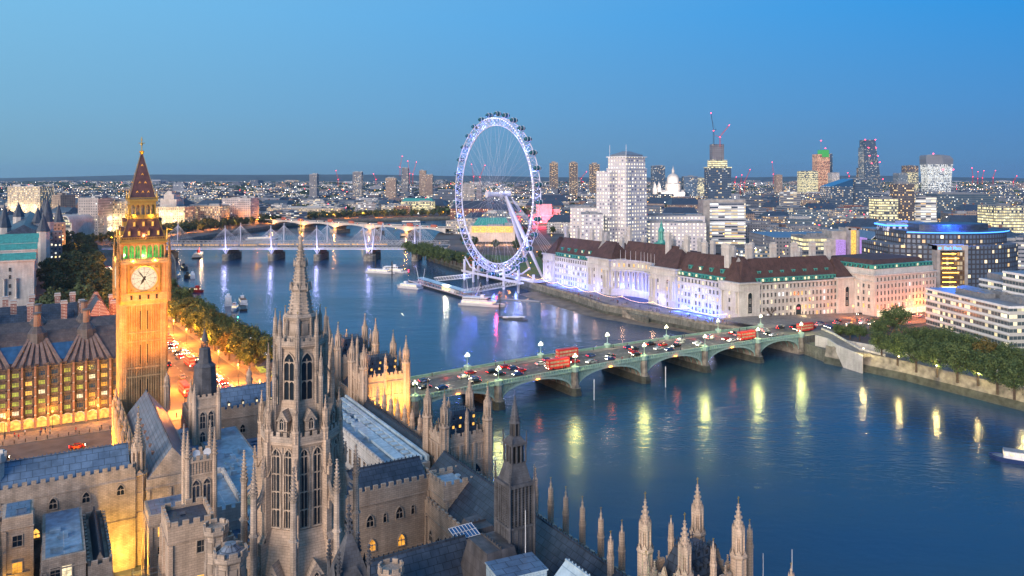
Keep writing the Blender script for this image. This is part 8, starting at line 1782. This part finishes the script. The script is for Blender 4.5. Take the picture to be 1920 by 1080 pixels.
t = thing('railway_terminus', 'barrel roofed station building with two glowing arches', 'building', PD(112, 1050), rad(-20))
for dx in (-12, 9):
    mb = MB(); 
    for i in range(10): a, b_ = pi*i/10, pi*(i+1)/10; mb.add([(dx-9.5*cos(a), 0, 22+9.5*sin(a)), (dx-9.5*cos(b_), 0, 22+9.5*sin(b_)), (dx-9.5*cos(b_), 60, 22+9.5*sin(b_)), (dx-9.5*cos(a), 60, 22+9.5*sin(a))], [(0, 1, 2, 3)]); mb.add([(dx-9.5*cos(a), 0, 22+9.5*sin(a)), (dx-9.5*cos(b_), 0, 22+9.5*sin(b_)), (dx-7.5*cos(b_), 0, 22+7.5*sin(b_)), (dx-7.5*cos(a), 0, 22+7.5*sin(a))], [(0, 1, 2, 3)])
    mb.box(dx-7, dx+7, 2, 3, 14, 28, 1); mb.box(dx-9.4, dx+9.4, 3, 60, 0, 22, 0); mb.build('barrel_roof', ['stone_pale', 'lit_office'], t)
FL = (('cream floodlit office with vertical fins left of the clock tower', 187, 243, 378, 1120, 'gold_stone', 1), ('grey lit office beside the cream floodlit one', 146, 184, 372, 1080, 'city_stone', 0), ('stepped white floodlit block with a clock turret right of the clock tower', 292, 346, 388, 1230, 'gold_stone', 1), ('grand hotel front with warm windows facing the river', 346, 412, 386, 1290, 'gold_stone', 0), ('pale river front office right of the grand hotel', 416, 470, 372, 1350, 'city_stone', 0), ('long pale palace like range above the embankment trees', 500, 640, 391, 1620, 'gold_stone', 0), ('office with an emerald roof beyond the trees near the wheel', 752, 812, 378, 1750, 'lit_office', 0), ('red brick gabled block above the far trees', 738, 768, 386, 1690, 'city_brick', 0), ('striped white office above the far trees', 668, 704, 381, 1720, 'city_band', 0), ('lilac lit drum shaped venue at the far left', 14, 75, 350, 1500, 'gold_stone', 1))
for lab, a, b_, p, Y, mt, fl in FL:
    t, w_, zt = bld(lab, a, b_, p, Y, 45, mt, 0, 'riverside_block', plant=4)
    if 'stepped' in lab: mb = MB(); mb.box(-18, 8, -18, 10, zt, zt+12); mb.box(-13, 3, -16, 6, zt+12, zt+20); mb.box(-9, -1, -14, -2, zt+20, zt+25); mb.build('stepped_top', ['stone_pale'], t)
    if 'emerald' in lab: mb = MB(); mb.gable(-w_/2, w_/2, -22, 22, zt, zt+7, 'x', 0, 0, 5, 8); mb.build('roof', ['copper'], t)
    if fl: [lamp((t.location.x+dx*w_, Y-7, 8+q*16), (1, .72, .40), 9000, 1.5) for dx in (-.33, 0, .33) for q in (0, 1)]
# ---------------------------------------------------------------- generic blocks
def blocked(x, y, r):
    if inpoly(x, y, RIV): return True
    u = x/y
    for a, b_, y0, y1 in KEEP:
        if a-r/y < u < b_+r/y and y0-r < y < y1+r: return True
    return False
WB = [(x-45, y+8) for x, y in WEST if y > 250]; EB_ = [(x+26, y) for x, y in EAST if y > 380]
RIV = WB+[(1500, 2020), (1500, 1780)]+EB_[::-1]+[(60, -200), (20, -200)]
keep(-200, 330, 0, 1060); keep(330, 1020, 0, 1100); keep(870, 1340, 0, 1060); keep(1340, 1500, 0, 560); keep(1500, 1640, 0, 840); keep(1640, 2100, 0, 650); keep(1000, 1050, 1200, 1360)
for a, b_, Y in ((1329, 1371, 1500), (1683, 1715, 1180), (1645, 1684, 1120), (1716, 1756, 1200), (1757, 1872, 1500), (1868, 1925, 1000), (1557, 1632, 1750), (187, 243, 1120), (146, 184, 1080), (292, 412, 1260), (416, 470, 1350), (500, 640, 1620), (668, 812, 1720), (14, 75, 1500), (1320, 1398, 960)): keep(a-3, b_+3, Y-90, Y+70)
cand = []; rr = random.Random(5); y = 560.0
while y < 9500:
    st = 34+y*.020; x = -(.70*y); 
    while x < .70*y:
        cand.append((x+rr.uniform(-.2, .2)*st*1.5, y+rr.uniform(-.3, .3)*st)); x += st*1.32
    y += st*.92
blocks = []
for x, y in cand:
    s = 34+y*.020
    if blocked(x, y, s*.6): continue
    w_ = s*rr.uniform(.75, 1.2); d = s*rr.uniform(.5, .8); h = rr.choice((12, 15, 18, 21, 25))*rr.uniform(.85, 1.15)*(1.0 if y < 3000 else .85); q = rr.random()
    if q < .06 and y > 1400: h *= rr.uniform(1.5, 2.3); w_ *= .6; d *= .6
    blocks.append((x, y, w_, d, h, rr.uniform(-.5, .5) if x > -200 else -.5+rr.uniform(-.2, .2), rr.random()*40+1))
def where(px_, y):
    if px_ < 235: a = 'left of the clock tower'
    elif px_ < 560: a = 'between clock tower and spire'
    elif px_ < 860: a = 'between spire and big wheel'
    elif px_ < 1015: a = 'seen through the big wheel'
    elif px_ < 1130: a = 'between wheel and white tower'
    elif px_ < 1330: a = 'behind the white tower wings'
    elif px_ < 1500: a = 'right of the blank-ended slab'
    elif px_ < 1700: a = 'near the blue glass office'
    else: a = 'beyond the dark curved hotel'
    return a
vis = [b for b in blocks if abs(b[0]/b[1]) < .68]
vis.sort(key=lambda b: b[1]); ind = set(id(b) for b in vis[:225]); stuff = MB()
DESC = {'city_stone': 'pale stone block', 'city_glass': 'glass fronted office', 'city_band': 'office with lit window bands', 'city_brick': 'brick block'}
for b in blocks:
    x, y, w_, d, h, rz, bid = b
    if id(b) in ind:
        mt = CITYM[int(bid*7) % 4]; t = thing('city_building', None, None, (x, y, 0), rz); px_ = 960+F*x/y; pitched = mt in ('city_brick', 'city_stone') and int(bid*3) % 2
        tag(t, '%s with %s roof %s' % (DESC[mt], 'a pitched slate' if pitched else 'a flat grey', where(px_, y)), 'building', 'city blocks, %s, %s' % (DESC[mt]+(' pitched' if pitched else ''), where(px_, y)))
        mb = MB(); mb.bid = bid; mb.box(-w_/2, w_/2, -d/2, d/2, 0, h, bottom=False)
        if not pitched: mb.box(-w_*.28, w_*.28, -d*.28, d*.28, h, h+3.6, bottom=False)
        mb.build('wall', [mt], t); mb = MB()
        if pitched: mb.gable(-w_/2-.4, w_/2+.4, -d/2-.4, d/2+.4, h, h+d*.28, 'x', 0, 0, d*.2, d*.06); [mb.box(cx-1, cx+1, -1.2, 1.2, h, h+d*.28+2.5, 1) for cx in (-w_*.3, 0, w_*.3)]
        else: plantbox(mb, -w_/2, w_/2, -d/2, d/2, h, rr, 5)
        mb.build('roof' if pitched else 'roof_plant', ['slate', 'brick_red'] if pitched else ['grey_metal'], t)
    else:
        stuff.bid = bid; stuff.cbox(x, y, w_, d, 0, h, rz)
        if bid % 3 < 1.5: stuff.cbox(x, y, w_*.5, d*.5, h, h+4, rz)
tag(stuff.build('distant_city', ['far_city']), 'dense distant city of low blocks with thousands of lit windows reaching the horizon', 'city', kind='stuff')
# distant tree belts and street lights
mb = MB(); rr = random.Random(9)
for i in range(1500):
    y = 1500+6500*rr.random()**1.4; x = rr.uniform(-.68, .68)*y
    if blocked(x, y, 5): continue
    s_ = 5+y*.0022
    for j in range(12): a = rr.uniform(0, 6.28); q = Vector((x+rr.gauss(0, s_), y+rr.gauss(0, s_), rr.uniform(5, 13)+s_*.5)); u_ = Vector((rr.gauss(0, 1), rr.gauss(0, 1), rr.gauss(0, 1))).normalized()*s_*.6; v_ = u_.orthogonal().normalized()*s_*.5; mb.bid = rr.random()*9+.01; mb.add([tuple(q-u_), tuple(q-v_), tuple(q+u_), tuple(q+v_)], [(0, 1, 2, 3)])
tag(mb.build('distant_trees', ['leaf_dark'], uv=False), 'dark tree belts scattered among the distant roofs', 'trees', kind='stuff')
mb = MB()
for i in range(5200):
    y = 620+7800*rr.random()**1.5; x = rr.uniform(-.68, .68)*y
    if blocked(x, y, 2): continue
    q = rr.random(); r_ = .35+y*.00028; z = rr.uniform(6, 24); mb.frus(x, y, z-r_, z, .05, r_, 4, 0, 0 if q < .45 else 1 if q < .9 else 2, cap=False); mb.frus(x, y, z, z+r_, r_, 0, 4, 0, 0 if q < .45 else 1 if q < .9 else 2)
tag(mb.build('distant_street_lights', ['lamp_orange', 'lamp_white', 'lamp_red'], uv=False), 'countless small orange and white lights among the distant streets', 'lights', kind='stuff')
# ================================================================ trees in place
for i, (px_, py_, s) in enumerate(((1573, 634, .62), (1594, 636, .66), (1612, 640, .7), (1653, 672, 1.05), (1683, 684, 1.1), (1718, 697, 1.1), (1757, 706, 1.12), (1795, 716, 1.15), (1834, 722, 1.1), (1870, 738, 1.1), (1902, 748, 1.1), (1650, 640, 1.0), (1678, 632, 1.25), (1700, 664, 1.05), (1738, 668, 1.1), (1776, 676, 1.05), (1812, 680, 1.05), (1850, 690, 1.05), (1885, 700, 1.0), (1915, 705, 1.0))):
    x, y, _ = P(px_, py_, 0); tree('big' if i != 17 else 'autumn', x, y, 'broad green plane tree on the hospital lawn, %s' % ('small one near the bridge' if i < 3 else 'front row by the pale wall' if i < 11 else 'behind, nearer the hospital'), 'hospital plane trees', s*.92)
k = 0
def along(pts, step, off):
    out = []; c = 0.0
    for a, b_ in zip(pts, pts[1:]):
        a, b_ = Vector(a), Vector(b_); d = b_-a; L_ = d.length; d.normalize(); nn = Vector((d.y, -d.x))
        while c < L_: out.append(a+d*c+nn*off); c += step
        c -= L_
    return out
for off in (14.5, 22):
    for p in along(ER[2:10], 12.5, off): p = p+Vector((R.uniform(-1.5, 1.5), R.uniform(-1.5, 1.5))); tree('plane' if R.random() < .75 else 'autumn', p.x-4, p.y-3, 'tall plane tree in the double row between the road and the river', 'embankment plane trees', .98 if p.y < 700 else .85)
ft = crown_mb(3, 7.5, 6, 14, 26, 1.2); fb = MB()
for p in along(ER[9:], 17, 8)+along(ER[9:], 19, -22)+along(ER[9:], 21, -34)+along(ER[5:10], 17, -24):
    if p.y > 1080: fb.merge(ft, Matrix.Translation((p.x+R.uniform(-4, 4), p.y+R.uniform(-5, 5), 8)) @ Matrix.Rotation(R.uniform(0, 6), 4, 'Z') @ Matrix.Diagonal((R.uniform(.8, 1.15), R.uniform(.8, 1.15), R.uniform(.8, 1.25), 1))); continue
    tree('far', p.x, p.y, 'distant tree on the curving far embankment above the orange lamps', 'far embankment trees', R.uniform(.8, 1.1))
tag(fb.build('embankment_trees', ['leaf_dark'], uv=False), 'far belt of trees lining the curving embankment beyond the concrete bridge', 'trees', kind='stuff')
for n_ in range(448, 1120, 20):
    for e in range(4, 50, 16):
        if R.random() < .85 and not (n_ < 470 and e > 30): x, y, _ = PE(e+R.uniform(-5, 5), n_+R.uniform(-5, 5)); tree('autumn' if (n_ > 780 and e < 15) else 'dark', x, y, 'dark round tree in the gardens left of the clock tower', 'garden trees', R.uniform(.95, 1.2))
for i, p in enumerate(along([(-88, 850), (-62, 796), (-30, 730), (4, 668)], 10.5, 17)): tree('plane', p.x, p.y, 'round clipped plane tree above the curved river wall beside the wheel', 'wheel side plane trees', .92)
for i, p in enumerate(along([(-88, 850), (-62, 796), (-28, 735)], 12, 30)): tree('plane', p.x, p.y, 'plane tree in the second row beside the wheel', 'wheel side trees behind', .92)
for x, y in ((30, 760), (48, 742), (10, 790), (66, 720), (-20, 900), (-45, 925), (5, 880), (70, 780), (-60, 960), (90, 700), (-30, 1060), (20, 1120), (60, 1130)): tree('dark', x, y, 'park tree behind the lower rim of the wheel', 'park trees', .8)
for i, (e, n_) in enumerate(((-52, 246), (-60, 252), (-40, 240), (-66, 243), (-30, 244), (-24, 238), (-46, 236))): x, y, _ = PE(e, n_); tree('autumn', x, y, 'low yard tree lit by orange lamps beyond the court battlements', 'yard trees', .62)
tree('big', *PE(-34, 247)[:2], 'taller green tree beside the orange street at the far left', None, .8)
for i in range(10): x, y, _ = P(1400+i*22+R.uniform(-5, 5), 425+R.uniform(-4, 4), 0); tree('dark', x, y, 'street tree in the housing area behind the pale hall', 'distant park trees', .8)
# ================================================================ road lamps and traffic on the embankment
for i, p in enumerate(along(ER[:8], 30, 10.5)): post_lamp(p.x-8, p.y-6, .1, 'orange street lamp on the river pavement of the embankment road, %s from the bridge' % (NEAR[i] if i < 12 else 'further'), 'embankment lamps', 'o', 55000, 1.4)
for i, p in enumerate(along(ER[:8], 34, -16)): post_lamp(p.x-8, p.y-6, .1, 'orange street lamp on the building side of the embankment road, %s from the bridge' % (NEAR[i] if i < 12 else 'further'), 'building side lamps', 'o', 70000 if i < 5 else 12000, 1.4)
for i, p in enumerate(along(ER[9:], 34, 5)): post_lamp(p.x, p.y, .1, 'far orange lamp on the curving embankment', 'far embankment lamps', 'o', 90000, 1.6)
for lane, (off, dirn) in enumerate(((-11, 1), (-6.5, 1), (6, -1), (1.5, -1), (3.8, -1))):
    prev = None
    for p in along(ER[:8], 8.2 if dirn < 0 else 26, off):
        p = p+Vector((-8, -6)); 
        if R.random() < .2: continue
        if prev is None: prev = p; continue
        d = p-prev; rz = atan2(d.y, d.x)-pi/2+(pi if dirn < 0 else 0); prev = p; k = R.choice(list(CARS))
        if R.random() < .06: bus(p.x, p.y, .02, rz, 'bus in the %s on the orange lit embankment road' % ('queue coming towards the bridge' if dirn < 0 else 'traffic driving away'), 'embankment buses'); continue
        car(k, p.x, p.y, .02, rz, '%s %s %s on the orange lit embankment road' % (VL[k], 'taxi' if k == 'taxi' else 'car', 'queueing with bright headlights' if dirn < 0 else 'driving away in the open lanes'), 'embankment cars')
for i in range(26): x, y, _ = PE(R.choice((-1, 1))*R.uniform(0, 50)+10, 291+R.uniform(1, 9), .14); person(x, y, .14, 'person walking on the lamplit pavement before the bronze office block', 'people on the street pavement', i % 4, R.uniform(0, 6))
for e, k in ((-40, 'silver'), (-12, 'black'), (8, 'red'), (30, 'taxi'), (52, 'white')): x, y, _ = PE(e, 283 if e % 4 else 277); car(k, x, y, .04, A0+pi/2*(1 if e % 4 else -1), '%s %s passing before the bronze office block' % (VL[k], 'taxi' if k == 'taxi' else 'car'), None)
bus(*PE(-52, 286)[:2], .04, A0-pi/2, 'red bus waiting at the far left of the street by the bronze block', None)
# junction lights by the annex
for i, (px_, py_) in enumerate(((1600, 600), (1660, 610), (1718, 600), (1735, 588), (1700, 588), (1690, 570), (1725, 572))): x, y, _ = P(px_, py_, 0); post_lamp(x, y, 0, 'orange street lamp at the junction by the pale stone corner block', 'junction lamps', 'o', 10000, 1.5, (1, .24, .03))
for i in range(14): x, y, _ = P(1610+R.uniform(0, 120), R.uniform(588, 612), 0); car(R.choice(list(CARS)), x, y, .04, R.choice((-1.0, 2.1, .5)), 'car crossing the orange lit junction by the stone corner block', 'junction cars')
for i, (a, b_) in enumerate(((1619, 671), (1685, 687), (1756, 705), (1835, 720), (1918, 741))): p = P(a, b_, 1.2); post_lamp(p[0], p[1], 1.2, 'globe lamp on the river wall before the hospital trees, %s from the bridge' % NEAR[i], 'river wall lamps', 'g', 3600, .8, (1, .78, .28))
x, y, _ = P(1034, 462, 0); post_lamp(x, y, 3, 'brilliant orange lamp glaring between the wheel and the pale hall', None, 'o', 30000, 1.9); mb = MB()
for i in range(9): x, y, _ = P(R.uniform(925, 1015), R.uniform(470, 520), 0); post_lamp(x, y, 0, 'small lamp in the park behind the lower rim of the wheel', 'park lamps', 'o', 2600, .9)
for i in range(6): x, y, _ = P(815+i*14, 462+i*8, 0); post_lamp(x+6, y, 0, 'small orange lamp under the clipped plane trees beside the wheel', 'tree walk lamps', 'o', 1500, .7)
# ramp and stepped walls beside the bridge
t = thing('river_ramp', 'pale walled ramp and steps dropping from the bridge end to the river walk', 'ramp', P(1560, 648, 2)); o0 = Vector(t.location)
ra = [Vector(P(*q)) for q in ((1529, 632, 4.3), (1552, 638, 3.9), (1569, 650, 2.8), (1590, 659, 2.2), (1617, 670, 1.4))]; rb_ = [Vector(P(*q)) for q in ((1541, 618, 4.3), (1562, 627, 3.8), (1586, 641, 2.6), (1612, 656, 1.6), (1660, 668, 1.2))]
for pl in (ra, rb_):
    mb = MB()
    for a, b_ in zip(pl, pl[1:]): d = (b_-a); nn = Vector((-d.y, d.x, 0)).normalized()*.35; a, b_ = a-o0, b_-o0; mb.add([tuple(a-nn)[:2]+(-8,), tuple(b_-nn)[:2]+(-8,), tuple(b_+nn)[:2]+(-8,), tuple(a+nn)[:2]+(-8,), tuple(a-nn+Vector((0, 0, 1))), tuple(b_-nn+Vector((0, 0, 1))), tuple(b_+nn+Vector((0, 0, 1))), tuple(a+nn+Vector((0, 0, 1)))], [(0, 1, 5, 4), (2, 3, 7, 6), (4, 5, 6, 7), (1, 2, 6, 5), (3, 0, 4, 7)])
    mb.build('side_wall', ['stone_pale'], t)
mb = MB(); [mb.quad(a-o0, b_-o0, d-o0, c-o0) for (a, b_), (c, d) in zip(zip(ra, ra[1:]), zip(rb_, rb_[1:]))]; mb.build('ramp_surface', ['paving'], t)
# ================================================================ haze
hz = MB(); hz.box(-9800, 9800, -400, 12400, -31, 240); ho = hz.build('haze', [], uv=False); ho['kind'] = 'stuff'; ho['label'] = 'thin blue evening haze over the river and the far city'; ho['category'] = 'haze'
m = bpy.data.materials.new('haze_air'); m.use_nodes = True; n_ = m.node_tree.nodes; n_.remove(n_['Principled BSDF']); pv = n_.new('ShaderNodeVolumePrincipled'); pv.inputs['Color'].default_value = (.38, .66, 1, 1); pv.inputs['Density'].default_value = HAZE; pv.inputs['Anisotropy'].default_value = .3; m.node_tree.links.new(pv.outputs[0], n_['Material Output'].inputs['Volume']); ho.data.materials.append(m)
if HAZE <= 0: bpy.data.objects.remove(ho)
